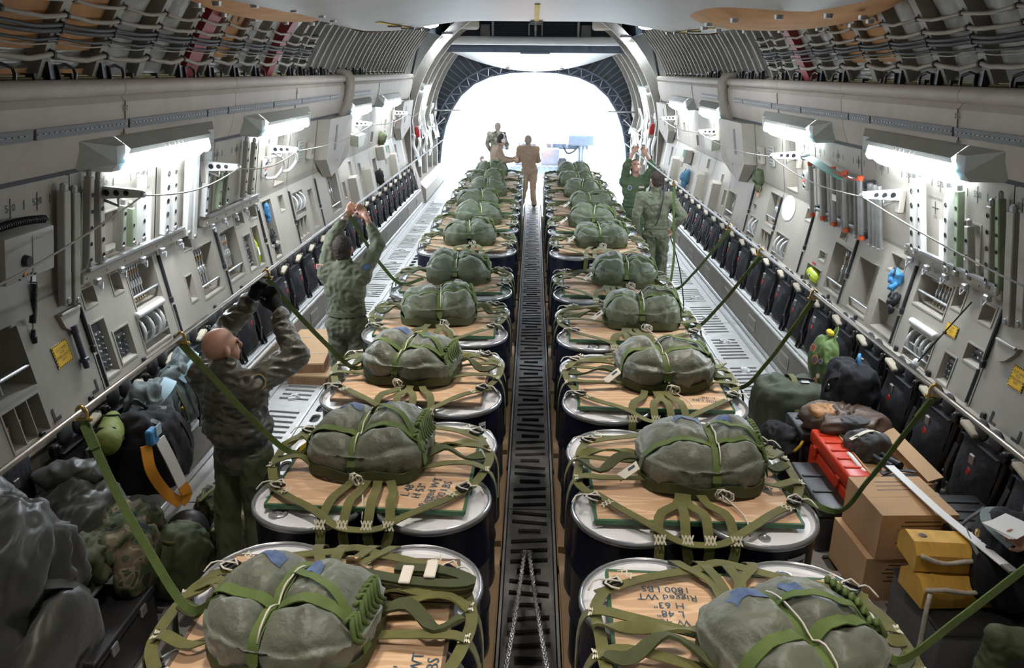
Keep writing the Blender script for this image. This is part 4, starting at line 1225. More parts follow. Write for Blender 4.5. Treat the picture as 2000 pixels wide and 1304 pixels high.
# ================================================================ stowed sidewall seats
M('seat_cloth', (0.018, 0.018, 0.022), 0.85, var=.3, scale=10, bump=.3, bscale=30)
M('seat_tube', (0.014, 0.012, 0.012), 0.25, 0.2, var=.1)
M('belt_tan', (0.42, 0.36, 0.27), 0.8, var=.1)
def make_seat(sd_):
    # local frame: x towards the aisle is -sd_; built at wall line x=0
    t = thing('troop_seat', 'x', 'seat', (0, 0, 0), 0, 'folded troop seats along both walls')
    s_ = -sd_
    # side posts
    for y in (-.225, .225):
        MB().tube([(s_ * .20, y, .0), (s_ * .13, y, .24), (s_ * .09, y, .50)], .018, 6).build('post', 'seat_tube', t, smooth=60)
        MB().rbox((s_ * .105, y, .47), (.05, .05, .07), .01, 1).build('post_clamp', 'seat_tube', t, smooth=40)
    MB().tube([(s_ * .20, -.225, .01), (s_ * .20, .225, .01)], .014, 6).build('foot_bar', 'alu', t, smooth=60)
    # back cloth: bulging folded cushion
    mb = MB()
    def f(u, v):
        y = -.19 + .38 * u; z = .03 + .40 * v
        d = .16 - .05 * v + .055 * math.sin(PI * u) ** .5 * math.sin(PI * min(1, v * 1.1)) ** .5 + .012 * noise.noise(Vector((u * 5, v * 7, 1.3)))
        return Vector((s_ * d, y, z))
    mb.grid(12, 14, f); mb.grid(4, 2, lambda u, v: Vector((s_ * (.14 - .1 * v), -.19 + .38 * u, .435 + .01 * v)))
    sb = mb.build('seat_back', 'seat_cloth', t, smooth=180)
    MB().rbox((s_ * .07, 0, .22), (.06, .40, .38), .02, 2).build('seat_pan', 'seat_cloth', t, smooth=60)
    # two rounded shoulder tabs and the tan belt roll
    for y in (-.10, .05): MB().blob((s_ * .10, y, .51), (.05, .14, .13), 12, 8).build('head_pad', 'black_rubber', t, smooth=180)
    MB().rbox((s_ * .13, .12, .485), (.06, .16, .03), .012, 2, Matrix.Rotation(R(12), 3, 'X')).build('belt_roll', 'belt_tan', t, smooth=60)
    MB().rbox((s_ * .20, -.06, .38), (.02, .05, .06), .006, 1).build('belt_buckle', 'steel', sb)
    MB().rbox((s_ * .225, -.085, .32), (.008, .035, .045), .004, 1, Matrix.Rotation(R(25), 3, 'X')).build('red_tab', 'red', sb)
    MB().ribbon([(s_ * .21, .10, .40), (s_ * .235, .12, .25), (s_ * .225, .13, .10)], .035, .004, Vector((s_, 0, 0))).build('lap_belt', 'black_rubber', t)
    MB().lathe([(0, 0), (.012, 0), (.012, .01)], 6, (s_ * .225, .15, .2)).build('snap', 'alu', sb)
    t.scale = (1.0, 1.08, 1.13)
    note_kids(t)
    return t
for sd_ in (-1, 1):
    proto = make_seat(sd_)
    n = 0; y = 4.35 if sd_ < 0 else 3.92
    ylist = []
    while y < 18.5:
        ylist.append(y); y += .578
    for i, y in enumerate(ylist):
        lab = 'black folded troop seat, %s from the camera along the wall, %s' % (ORD[i], SIDE[sd_])
        loc = (sd_ * 2.965, y, .34)
        if i == 0:
            proto.location = loc; proto['label'] = lab
        else: dup(proto, loc, None, lab)
# ================================================================ equipment on the side walls
M('hook_bronze', (0.34, 0.25, 0.15), 0.35, 0.8, var=.15)
M('panel_dark', (0.035, 0.036, 0.04), 0.45)
M('num', (0.05, 0.05, 0.05), 0.7)
M('red_lens', (0.7, .05, .04), .3, emit=(1, .06, .04), estr=1.2, var=0)
M('phone_box', (0.40, 0.385, 0.345), 0.5, var=.05)
M('primer_grey', (0.33, 0.34, 0.28), 0.45, 0.25, var=.15)
M('torch', (0.045, 0.05, 0.075), 0.4)
M('orange_tag', (0.72, 0.36, 0.16), .8)
M('bag_green', (0.10, 0.12, 0.06), .8, var=.2, bump=.4, bscale=20)
M('cloth_blue', (0.07, 0.19, 0.30), .7, var=.25, bump=.3, bscale=20)
M('pole_red', (0.60, 0.09, 0.03), .5)
M('teal_strap', (0.10, 0.28, 0.20), .6)
def wn(sd_, z): # inward normal
    k = .15 if z <= 1.68 else -.17
    return Vector((-sd_, 0, sd_ * 0 + (k))).normalized()
def wmtx(sd_, y, z, d=-.004):
    n = wn(sd_, z); r_ = Vector((0, 1 if sd_ < 0 else -1, 0)); u_ = n.cross(r_)
    mm = Matrix((r_, u_, n)).transposed().to_4x4(); mm.translation = wp(sd_, y, z, d)
    return mm
def on_wall(t, sd_, y, z, d=-.002):
    t.matrix_world = wmtx(sd_, y, z, d)   # local: x along wall to the viewer's right, y up, z inward
    return t
def wall_thing(name, label, cat, sd_, y, z, d=-.002, group=None):
    return on_wall(thing(name, label, cat, group=group), sd_, y, z, d)
# ---- station numbers and marks
for sd_ in (-1, 1):
    for k in range(0, 26):
        num = 490 + 10 * k; y = 3.83 + k * .254
        if y > 9.9: break
        if (k % 2 == 0) or k < 6:
            text_mesh(str(num), .062, 'num', walls[sd_], wmtx(sd_, y, 2.285), 'station_number')
            MB().box((0, 0, 0), (.006, .115, .001)).build('station_tick', 'num', walls[sd_]).matrix_world = wmtx(sd_, y, 2.285, -.003)
        MB().box((0, 0, 0), (.006, .055, .001)).build('station_tick', 'num', walls[sd_]).matrix_world = wmtx(sd_, y + .127, 2.285, -.003)
    text_mesh('COMPARTMENT', .03, 'num', walls[sd_], wmtx(sd_, 5.93, 2.17), 'station_number')
    cr_ = MB(); cr_.box((0, 0, 0), (.10, .008, .001)); cr_.box((0, 0, .001), (.008, .10, .001)); cr_.build('datum_cross', 'num', walls[sd_]).matrix_world = wmtx(sd_, 5.93, 2.10, -.003)
    text_mesh('578', .035, 'num', walls[sd_], wmtx(sd_, 5.93, 2.03), 'station_number')
# ---- cut-here signs
def cut_sign(sd_, y, z, w, h, lab, rz=0):
    t = wall_thing('emergency_sign', lab, 'sign', sd_, y, z, -.004, 'yellow cut-here signs')
    if rz: t.matrix_world = t.matrix_world @ Matrix.Rotation(rz, 4, 'Z')
    MB().rbox((0, 0, 0), (w, h, .004), .001, 1).build('border', 'black', t)
    MB().box((0, 0, .003), (w * .86, h * .86, .002)).build('face', 'sign_yellow', t)
    hb = MB(); b = w * .07
    for e in range(4):
        L = w if e % 2 == 0 else h; n = int(L / .018)
        for i in range(n):
            a0 = -L / 2 + (i + .15) * L / n; q = L / n * .5
            pts = [(a0, -b), (a0 + q, -b), (a0 + q * 1.6, 0), (a0 + q * .6, 0)]
            off = {0: (0, -h / 2 + b), 1: (w / 2, 0), 2: (0, h / 2), 3: (-w / 2 + b, 0)}[e]
            vv = [((p[0] + off[0], p[1] + off[1], .0028) if e % 2 == 0 else (p[1] + off[0], p[0] + off[1], .0028)) for p in pts]
            hb.add(vv, [(0, 1, 2, 3)])
    hb.build('hatching', 'sign_yellow', t, kind='stuff')
    text_mesh('CUT HERE\nFOR\nEMERGENCY\nEXIT', h * .165, 'num', t, Matrix.Translation((0, 0, .0045)), 'lettering')
cut_sign(-1, 4.625, 1.30, .175, .15, 'yellow cut-here sign with black lettering beside the dark torch', R(4))
cut_sign(1, 4.58, 1.26, .15, .14, 'larger yellow cut-here sign near the front of the wall opposite the torch')
cut_sign(1, 5.42, 1.30, .16, .085, 'small yellow cut-here sign above the stack of hoops, by the thin rod')
for sd_, lst in ((-1, ((4.36, .985, 1), (4.86, .985, -1))), (1, ((4.68, .95, 1), (4.38, .95, -1)))):
    for (y, z, s_) in lst:
        m_ = MB(); m_.box((0, 0, 0), (.022, .085, .002)); m_.box((s_ * .032, -.032, 0), (.06, .022, .002))
        m_.build('exit_corner', 'num', walls[sd_]).matrix_world = wmtx(sd_, y, z, -.003)
    for y in (3.3, 4.2, 4.75, 5.5, 6.05, 6.9, 7.6, 8.4):
        MB().rbox((0, 0, .01), (.045, .05, .02), .006, 1).build('rubber_stop', 'black_rubber', walls[sd_]).matrix_world = wmtx(sd_, y, .925, 0)

# ---- perforated stanchion posts, lock beams, swing arms
def post(sd_, y, z0, z1, lab, w=.055, dep=.05, lean=0.0, mt='beam', d=-.06, holes=True):
    t = wall_thing('litter_stanchion', lab, 'post', sd_, y, (z0 + z1) / 2, d, 'stowed stanchion posts')
    if lean: t.matrix_world = t.matrix_world @ Matrix.Rotation(lean, 4, 'Z')
    h = z1 - z0
    ch_ = MB().rbox((0, 0, 0), (w, h, dep), .006, 1).build('channel', mt, t)
    if holes:
        n = int(h / .11)
        for i in range(n):
            MB().lathe([(0, 0), (w * .22, 0), (w * .3, .003), (w * .22, .004)], 10, (0, -h / 2 + .06 + i * .11, dep / 2)).build('lightening_hole', 'black', ch_)
    MB().rbox((0, h / 2 + .02, 0), (w * .7, .06, dep * .7), .012, 1).build('top_fitting', 'steel', t)
    MB().lathe([(0, .012), (.02, .010), (.022, 0)], 10, (0, -h / 2 + .03, dep / 2)).build('foot_pin', 'steel', t, smooth=40)
PL = {-1: [(4.78, 1.58, 2.33, .075, 0, 'beam', False, 'wide stanchion post next to the coiled cord'), (4.89, 1.55, 2.30, .075, 0, 'primer_grey', False, 'greenish wide stanchion post by the seam'),  # whiter posts have the strip lights' brightness put into their colour
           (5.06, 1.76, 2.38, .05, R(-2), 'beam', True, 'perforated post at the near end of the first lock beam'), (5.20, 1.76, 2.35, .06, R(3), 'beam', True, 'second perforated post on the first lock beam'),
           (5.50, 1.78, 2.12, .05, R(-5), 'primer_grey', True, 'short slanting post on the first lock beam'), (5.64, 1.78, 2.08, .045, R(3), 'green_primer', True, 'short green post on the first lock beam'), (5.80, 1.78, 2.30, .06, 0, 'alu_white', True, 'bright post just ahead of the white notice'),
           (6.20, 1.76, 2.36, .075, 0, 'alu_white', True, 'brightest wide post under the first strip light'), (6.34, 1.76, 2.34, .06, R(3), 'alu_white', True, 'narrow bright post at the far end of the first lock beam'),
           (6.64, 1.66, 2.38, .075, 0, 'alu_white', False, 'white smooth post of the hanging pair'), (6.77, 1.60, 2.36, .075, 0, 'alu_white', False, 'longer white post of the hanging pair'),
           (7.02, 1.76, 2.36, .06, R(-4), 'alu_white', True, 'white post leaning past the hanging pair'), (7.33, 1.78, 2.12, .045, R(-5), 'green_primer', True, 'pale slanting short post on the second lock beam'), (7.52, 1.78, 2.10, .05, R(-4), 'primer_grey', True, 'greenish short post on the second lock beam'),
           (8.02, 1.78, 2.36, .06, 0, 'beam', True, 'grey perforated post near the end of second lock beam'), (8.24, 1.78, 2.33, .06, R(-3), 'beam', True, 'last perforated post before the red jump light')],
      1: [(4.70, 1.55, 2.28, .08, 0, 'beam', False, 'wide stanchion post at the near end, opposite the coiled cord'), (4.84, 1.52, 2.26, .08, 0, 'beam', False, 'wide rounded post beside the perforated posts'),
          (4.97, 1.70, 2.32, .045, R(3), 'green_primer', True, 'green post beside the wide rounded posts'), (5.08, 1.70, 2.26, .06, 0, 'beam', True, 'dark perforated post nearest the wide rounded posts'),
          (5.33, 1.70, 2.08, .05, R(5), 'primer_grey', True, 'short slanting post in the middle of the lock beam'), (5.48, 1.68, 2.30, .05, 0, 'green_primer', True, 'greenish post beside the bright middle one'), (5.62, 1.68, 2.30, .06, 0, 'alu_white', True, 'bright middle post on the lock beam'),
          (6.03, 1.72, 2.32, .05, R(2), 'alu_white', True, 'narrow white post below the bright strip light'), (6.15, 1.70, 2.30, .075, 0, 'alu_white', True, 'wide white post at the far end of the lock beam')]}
for sd_ in (-1, 1):
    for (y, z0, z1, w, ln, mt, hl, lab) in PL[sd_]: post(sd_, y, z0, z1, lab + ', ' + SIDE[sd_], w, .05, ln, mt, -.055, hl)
    for (ya, yb, nm) in (((4.98, 6.62, 'first'), (7.02, 8.52, 'second')) if sd_ < 0 else ((4.92, 6.32, 'only'),)):
        t = wall_thing('lock_beam', nm + ' long lock beam holding the stanchion feet, ' + SIDE[sd_], 'beam', sd_, (ya + yb) / 2, 1.70, -.035, 'lock beams')
        L = yb - ya
        bm_ = MB().rbox((0, 0, 0), (L, .075, .06), .006, 1).build('beam', 'wall', t)
        MB().box((0, .055, .03), (L * .92, .02, .03)).build('channel', 'alu', t)
        for i in range(5):
            q = -L / 2 + (i + .5) * L / 5
            lt = MB(); lt.rbox((q, -.05, .04), (.06, .05, .035), .008, 1); lt.tube(curve_pts([(q - .03, -.06, .06), (q, -.10, .075), (q + .03, -.06, .06)], 6), .006, 5)
            lt.build('latch', 'alu', t)
        for i in range(7): MB().lathe([(0, .008), (.009, .006), (.01, 0)], 6, (-L / 2 + .05 + i * (L - .1) / 6, .0, .03)).build('rivet', 'steel', bm_)
ARMS = {-1: [(5.22, 2.25), (7.02, 2.22), (8.85, 2.20), (13.1, 2.22), (17.0, 2.2)], 1: [(6.45, 2.12), (9.0, 2.18), (13.1, 2.15), (17.0, 2.15)]}
for sd_ in (-1, 1):
    ends = []
    for i, (y, z) in enumerate(ARMS[sd_]):
        t = thing('swing_bracket', '%s white swing arm from the camera holding the thin wire, %s' % (ORD[i], SIDE[sd_]), 'bracket', (0, 0, 0), group='swing arms on the walls')
        x0 = prof(z); x1 = x0 - .34
        arm = MB(); arm.prism([(sd_ * x0, z - .045), (sd_ * x0, z + .05), (sd_ * x1, z + .02), (sd_ * x1, z - .03)], 'y', y - .02, y + .02); arm.build('arm', 'alu_white', t)
        for q in (.3, .5, .7): MB().lathe([(0, .0), (.022 - q * .01, 0), (.026 - q * .01, .003)], 10, (sd_ * (x0 - .34 * q), y - .022, z), Matrix.Rotation(PI / 2, 3, 'X')).build('hole', 'black', t)
        MB().rbox((sd_ * (x0 - .02), y, z - .05), (.05, .07, .2), .01, 1).build('pivot_plate', 'wall', t)
        MB().tube([(sd_ * (x0 - .06), y, z - .05), (sd_ * (x0 - .16), y, z - .09), (sd_ * (x0 - .17), y, z - .03)], .012, 6).build('spring_link', 'steel', t, smooth=180)
        MB().blob((sd_ * x1, y, z - .01), (.05, .06, .05), 10, 8).build('end_clamp', 'alu', t, smooth=180)
        ends.append(Vector((sd_ * x1, y, z - .02)))
    pts = []
    ends = [Vector((sd_ * 2.55, 2.2, 2.02))] + ends + [Vector((sd_ * 2.75, 19.0, 2.1))]
    for a, b in zip(ends[:-1], ends[1:]):
        for q in range(8): pts.append(a.lerp(b, q / 8) - Vector((0, 0, .07 * math.sin(PI * q / 8))))
    MB().tube(pts + [ends[-1]], .006, 6).build('guide_wire', 'wire_white', None, smooth=180, label='thin pale wire strung between the swing arms, ' + SIDE[sd_], category='wire')

# ---- jump lights
for sd_, y, z, q in ((-1, 8.73, 2.0, 'under the second strip light'), (1, 8.83, 1.93, 'beside the rack of poles'), (-1, 17.3, 2.0, 'far along by the last hood, bald side'), (1, 17.3, 1.95, 'far along by the last hood, case side')):
    t = wall_thing('jump_light', 'three-lamp signal with red centre lamp ' + q, 'signal light', sd_, y, z, -.005, 'jump signal lights')
    MB().rbox((0, 0, .02), (.085, .225, .04), .04, 3).build('housing', 'alu_white', t, smooth=50)
    for k, mt in ((1, 'black'), (0, 'red_lens'), (-1, 'black')):
        MB().lathe([(0, .052), (.018, .048), (.024, .04)], 12, (0, k * .065, 0)).build('lens', mt, t, smooth=180)
        MB().lathe([(.024, .04), (.030, .048), (.032, .04)], 12, (0, k * .065, 0)).build('bezel', 'alu', t, smooth=60)

# ---- interphone boxes, coiled cord, card, torch (bald man's side)
t = wall_thing('interphone', 'grey interphone box with coiled black cord on the near wall', 'phone', -1, 4.30, 2.05, 0)
MB().rbox((0, 0, .07), (.46, .27, .14), .012, 2).build('case', 'phone_box', t, smooth=40)
MB().rbox((.11, 0, .142), (.2, .22, .006), .004, 1).build('lid', 'phone_box', t)
MB().lathe([(0, .03), (.03, .03), (.036, 0)], 14, (-.06, -.02, .14)).build('knob', 'panel_dark', t, smooth=40)
MB().rbox((-.06, -.09, .142), (.035, .03, .008), .003, 1).build('orange_button', 'orange_tag', t)
c = []
for i in range(170):
    a = i * 1.05; f = i / 169
    c.append(Vector((-.30 + .50 * f + .0, .165 + .02 * math.sin(f * 3), .06 + .04 * f)) + Vector((.0, .022 * math.cos(a), .022 * math.sin(a))))
MB().tube(c, .0055, 4).build('resting_cord', 'black', t, smooth=180)
t = wall_thing('cable_box', 'lower grey cable box with a hanging coiled cord and plug', 'box', -1, 4.18, 1.79, 0)
MB().rbox((0, 0, .05), (.40, .27, .10), .012, 2).build('case', 'phone_box', t, smooth=40)
MB().rbox((.05, -.15, .04), (.06, .05, .06), .008, 1).build('bracket', 'phone_box', t)
c = []
for i in range(230):
    a = i * 1.05; f = i / 229
    ctr = Vector((.16 + .07 * f, .14 - .34 * f - .05 * math.sin(f * PI), .13 - .06 * f)) if f > .12 else Vector((.0 + .16 * f / .12, .14 + .02 * math.sin(f / .12 * PI), .13))
    c.append(ctr + Vector((.017 * math.cos(a), .0, .017 * math.sin(a))))
MB().tube(c, .005, 4).build('coiled_cord', 'black', t, smooth=180)
MB().tube([(.232, -.20, .07), (.235, -.25, .07)], .006, 6).build('cord_tail', 'wire_white', t)
MB().tube([(.235, -.25, .07), (.236, -.29, .07), (.237, -.295, .07), (.238, -.335, .07)], [.012, .016, .021, .021], 12).build('plug', 'black', t, smooth=40)
t = wall_thing('notice_card', 'white notice card behind the coiled cord', 'card', -1, 4.50, 1.86, -.004)
MB().box((0, 0, .002), (.11, .27, .004)).build('sheet', 'paper_white', t)
pr_ = MB()
for i in range(7):
    pr_.box((random.Random(i).uniform(-.02, .02), .08 - i * .028, .0045), (.004, .02, .001)); pr_.box((.01, .07 - i * .028, .0045), (.03, .003, .001))
pr_.build('print', 'ink', t, kind='stuff')
t = wall_thing('notice_card', 'bright white placard between the stanchion posts, bald side', 'card', -1, 5.98, 1.93, -.004)
MB().box((0, 0, .002), (.17, .40, .004)).build('sheet', 'paper_white', t)
pr_ = MB()
for i in range(12): pr_.box((-.05 + .012 * (i % 3), .16 - i * .028, .0045), (.05 + .02 * (i % 2), .006, .001))
pr_.build('print', 'ink', t, kind='stuff')
t = wall_thing('notice_card', 'bright white placard between the stanchion posts, case side', 'card', 1, 5.80, 1.86, -.004)
MB().box((0, 0, .002), (.12, .34, .004)).build('sheet', 'paper_white', t)
t = wall_thing('torch', 'dark blue torch clipped upright beside the yellow sign', 'torch', -1, 4.78, 1.29, -.03)
MB().tube([(0, .15, 0), (0, .10, 0), (0, .095, 0), (0, -.13, 0), (0, -.15, 0)], [.026, .026, .020, .020, .018], 12).build('barrel', 'torch', t, smooth=40)
MB().rbox((0, -.09, 0), (.05, .03, .05), .006, 1).build('clip', 'torch', t); MB().rbox((0, -.105, .022), (.014, .02, .006), .002, 1).build('switch', 'alu', t)
for sd_, y, z in ((-1, 4.80, 1.48), (1, 4.76, 1.37)):
    t = wall_thing('handle_cover', 'fan-shaped grey handle cover near the front, ' + SIDE[sd_], 'cover', sd_, y, z, 0)
    m_ = MB(); pp = [(-.13, .07)] + [(-.13 + .26 * math.sin(a / 8 * PI / 2), .07 - .16 * (1 - math.cos(a / 8 * PI / 2)) ) for a in range(1, 8)] + [(.13, -.09), (.13, .07)]
    pp = [(-.12, .06), (.12, .06), (.10, .01), (.04, -.05), (-.03, -.08), (-.09, -.04)]
    m_.prism(pp, 'z', 0, .03); m_.build('plate', 'wall', t); MB().rbox((0, .052, .035), (.22, .02, .02), .005, 1).build('hinge', 'wall', t)

# ---- things stowed in the pockets
hk = MB(); hk.tube([(0, -.16, 0), (0, .10, 0)], .011, 6); hk.tube([(.022 * math.cos(a / 8 * 2 * PI), .125 + .028 * math.sin(a / 8 * 2 * PI), 0) for a in range(8)], .009, 5, closed=True)
hk_m = [('rod', hk.mesh('rod', 'steel', 60)), ('collar', MB().rbox((0, -.03, .0), (.036, .075, .036), .008, 1).mesh('collar', 'alu', 40)), ('head', MB().lathe([(.0, .02), (.018, .015), (.02, -.02), (.012, -.03)], 10, (0, .075, 0), Matrix.Rotation(PI / 2, 3, 'X')).mesh('head', 'hook_bronze', 40)), ('tail_hook', MB().tube(curve_pts([(0, -.16, 0), (.0, -.19, .01), (.018, -.205, .015), (.022, -.18, .015)], 6), .008, 5).mesh('tail_hook', 'hook_bronze', 60))]
def hooks(sd_, y0, y1, z0, z1, n, where):
    for i in range(n):
        y = y0 + .06 + (y1 - y0 - .12) * (i + .5) / n * .72
        t = wall_thing('tie_down_device', '%s hooked steel device in the pocket ' % ORD[i] + where, 'tie-down', sd_, y, (z0 + z1) / 2 + .03, .06, 'tie-down devices: ' + where)
        k = min(1.0, (z1 - z0) / .42)
        for nm, me in hk_m: link(nm, me, t)
        t.matrix_world = t.matrix_world @ Matrix.Scale(k, 4)
    for zz, nm in (((z1 - .05), 'upper'), (z0 + .10, 'lower')):
        MB().tube([wp(sd_, y0, zz, .012 if nm == 'lower' else .09), wp(sd_, y1, zz, .012 if nm == 'lower' else .09)], .011, 8).build('pocket_bar', 'alu', walls[sd_], smooth=60)
hooks(-1, 5.62, 6.05, 1.28, 1.62, 6, 'above the stacked hoops, bald side'); hooks(-1, 6.77, 7.20, 1.05, 1.50, 4, 'below the hanging white posts'); hooks(-1, 7.40, 7.81, 1.04, 1.53, 6, 'left of the green bottle panel')
hooks(-1, 11.55, 12.1, 1.0, 1.6, 3, 'under the first grey hood, bald side'); hooks(1, 5.58, 6.05, 1.33, 1.57, 5, 'above the stacked hoops, case side'); hooks(1, 7.38, 7.80, .98, 1.45, 2, 'next to the round green bottle')
hooks(1, 9.76, 10.2, 1.21, 1.6, 5, 'below the hanging green bag'); hooks(1, 11.75, 12.2, .94, 1.33, 2, 'under the first grey hood, case side')
for y0, y1, z in ((6.75, 7.18, 1.05),): MB().tube([wp(1, y0, z, .012), wp(1, y1, z, .012)], .011, 8).build('pocket_bar', 'alu', walls[1], smooth=60)
MB().tube([wp(-1, 3.8, 1.34, .01), wp(-1, 4.31, 1.34, .01)], .013, 8).build('pocket_bar', 'alu', walls[-1], smooth=60)
for i in range(4):
    t = wall_thing('tie_down_device', '%s dark hooked device in the big pocket under the cable box' % ORD[i], 'tie-down', -1, 3.90 + i * .07, 1.36, .08, 'dark devices in the big pocket')
    for nm, me in hk_m: link(nm, me, t)
def hoops(sd_, y0, y1, z0, z1, n, where):
    w = (y1 - y0) / n; r_ = min((z1 - z0) * .46, .125)
    for i in range(n):
        t = thing('strap_hoop', '%s coiled pale strap in the pocket ' % ORD[i] + where, 'strap', wp(sd_, y0 + w * (i + .5), z0 + r_ + .02, .09), group='coiled straps: ' + where, rot=(0, 0, R(10 * (i % 3 - 1))))
        for k in range(3): MB().tube([(r_ * (1 - .18 * k) * math.cos(a / 18 * 2 * PI), .012 * (k - 1), r_ * (1 - .18 * k) * math.sin(a / 18 * 2 * PI)) for a in range(18)], .014, 6, closed=True).build('coil', 'alu_white', t, smooth=180)
        MB().rbox((0, 0, -r_ * .7), (.05, .06, .05), .01, 1).build('buckle', 'steel', t)
    for zz in (z0 + .06, z0 + .12): MB().tube([wp(sd_, y0, zz, -.0), wp(sd_, y1, zz, -.0)], .008, 6).build('pocket_bar', 'alu', walls[sd_], smooth=60)
hoops(-1, 5.58, 6.0, .97, 1.23, 4, 'below the first hook pocket, bald side'); hoops(1, 5.57, 5.96, .92, 1.15, 4, 'beside the small yellow sign'); hoops(-1, 9.84, 10.28, 1.26, 1.55, 3, 'beyond the blue bundle'); hoops(1, 9.13, 9.6, .9, 1.2, 3, 'beside the pale oval panel'); hoops(1, 10.43, 10.8, .92, 1.19, 2, 'below the orange tag')
for sd_, y0, y1, z in ((-1, 5.58, 6.0, 1.255), (1, 5.57, 5.96, 1.20)):
    t = thing('padded_roll', 'white padded tube between two pockets, ' + SIDE[sd_], 'tube', (0, 0, 0)); MB().tube([wp(sd_, y0, z, -.01), wp(sd_, y1, z, -.01)], .028, 12).build('tube', 'alu_white', t, smooth=60)
    for y in (y0, y1): MB().blob(wp(sd_, y, z, -.01), (.056, .03, .056), 10, 8).build('end_cap', 'alu_white', t, smooth=180)
for sd_, y0, y1, z0, z1 in ((-1, 3.95, 4.29, .93, 1.17), (-1, 9.76, 10.24, .98, 1.22), (1, 9.76, 10.2, .91, 1.12)):
    for i in (1, 2):
        y = y0 + (y1 - y0) * i / 3
        MB().add([wp(sd_, y, z0, .0), wp(sd_, y, z1, .0), wp(sd_, y, z1, .18), wp(sd_, y, z0, .18), wp(sd_, y + .008, z0, .0), wp(sd_, y + .008, z1, .0), wp(sd_, y + .008, z1, .18), wp(sd_, y + .008, z0, .18)], [(0, 1, 2, 3), (4, 5, 6, 7), (0, 1, 5, 4), (1, 2, 6, 5), (0, 3, 7, 4)]).build('divider', 'wall', walls[sd_])
        t = thing('chain_coil', 'brownish chain heap in the divided pocket of bay %s, compartment %s, %s' % ('one' if y < 6 else 'six', ORD[i - 1], SIDE[sd_]), 'chain', wp(sd_, y - .06, z0 + .03, .09), group='chains in divided pockets')
        for k in range(5): MB().tube([(.035 * math.cos(a), .035 * math.sin(a), .012 + k * .022) for a in (0, 1, 2, 3, 4, 5)], .012, 5, closed=True).build('link', 'hook_bronze', t, smooth=180)
# instrument plates
for sd_, y0, y1, z0, z1, q in ((-1, 5.00, 5.17, .98, 1.37, 'tall dark switch panel by the first seam, bald side'), (-1, 5.23, 5.44, 1.0, 1.24, 'square dark switch panel next to the tall one'), (-1, 7.96, 8.16, 1.02, 1.38, 'tall dark switch panel beside the green bottle'), (1, 5.25, 5.40, .93, 1.14, 'small tall switch panel below the yellow sign'), (1, 4.98, 5.18, 1.17, 1.29, 'small square switch panel near the rod'), (1, 7.95, 8.13, 1.2, 1.29, 'small square panel above the round green bottle'), (1, 10.67, 10.82, 1.26, 1.35, 'tiny square panel by the orange tag')):
    t = wall_thing('switch_panel', q, 'panel', sd_, (y0 + y1) / 2, (z0 + z1) / 2, .048)
    w, h = y1 - y0 - .045, z1 - z0 - .045
    pl_ = MB().rbox((0, 0, .008), (w, h, .016), .004, 1).build('plate', 'panel_dark', t)
    rg = random.Random(int(y0 * 100))
    for i in range(max(3, int(h / .045))):
        for k in (-1, 1):
            MB().lathe([(0, .022), (.007, .02), (.009, 0)], 8, (k * w * .22 + rg.uniform(-.01, .01), -h / 2 + .025 + i * .042, .016)).build('knob', 'alu' if rg.random() < .5 else 'grille', pl_)
    MB().rbox((0, h * .30, .018), (w * .7, .028, .006), .002, 1).build('label_strip', 'grille', pl_)
# oxygen bottles
t = wall_thing('oxygen_bottle', 'upright yellow-green bottle in a narrow pocket', 'bottle', -1, 8.33, 1.17, .05)
MB().tube([(0, -.16, 0), (0, -.15, 0), (0, .06, 0), (0, .10, 0), (0, .115, 0)], [.03, .042, .042, .025, .018], 16).build('cylinder', 'green_bottle', t, smooth=50)
MB().tube([(0, .115, 0), (0, .165, 0)], [.02, .016], 10).build('cap', 'green_bottle', t, smooth=40); MB().rbox((0, -.03, .042), (.05, .09, .004), .002, 1).build('label_band', 'paper_white', t); MB().rbox((0, .19, 0), (.03, .03, .03), .006, 1).build('valve', 'steel', t)
t = wall_thing('oxygen_bottle', 'yellow-green bottle lying in a square pocket by the seats', 'bottle', 1, 8.16, 1.0, .03)
MB().tube([(-.13, .02, 0), (-.12, .02, 0), (.08, -.01, 0), (.11, -.015, 0), (.13, -.02, 0)], [.04, .058, .058, .045, .03], 16).build('cylinder', 'green_bottle', t, smooth=50)
MB().tube([(.13, -.02, 0), (.17, -.025, 0)], .016, 8).build('valve', 'steel', t); MB().ribbon([(-.02, -.06, .02), (-.02, .0, .065), (-.02, .06, .02)], .03, .004, Vector((0, 0, 1))).build('band', 'steel', t)
t = wall_thing('warning_label', 'red strip label above the lying bottle', 'label', 1, 8.2, 1.13, -.004); MB().box((0, 0, .001), (.09, .022, .002)).build('sheet', 'red', t)

# ---- rack of poles (orange case's side)
t = wall_thing('pole_rack', 'black two-bar rack carrying the red-ended poles', 'rack', 1, 7.75, 1.90, 0)
for yy, nm in ((.24, 'upper_bar'), (-.22, 'lower_bar')): MB().rbox((0, yy, .055), (1.55, .03, .03), .006, 1).build(nm, 'alu', t)
for x in (-.72, .72):
    for yy in (.24, -.22): MB().rbox((x, yy, .045), (.05, .06, .10), .008, 1).build('bracket', 'black_rubber', t)
pm = [('tube', MB().tube([(0, -.25, 0), (0, .25, 0)], .026, 12).mesh('tube', 'alu', 60))]
for i, y in enumerate((8.38, 8.06, 7.74, 7.43, 7.06)):
    t = wall_thing('red_ended_pole', '%s aluminium pole with red end caps, counted from the red jump light' % ORD[i], 'pole', 1, y, 1.89 + (.02 if i else 0), -.115, 'red-ended poles in the rack')
    link('tube', pm[0][1], t)
    for s_ in (-1, 1): MB().tube([(0, s_ * .255, 0), (0, s_ * .29, 0)], .030, 12).build('end_cap', 'pole_red', t, smooth=40)
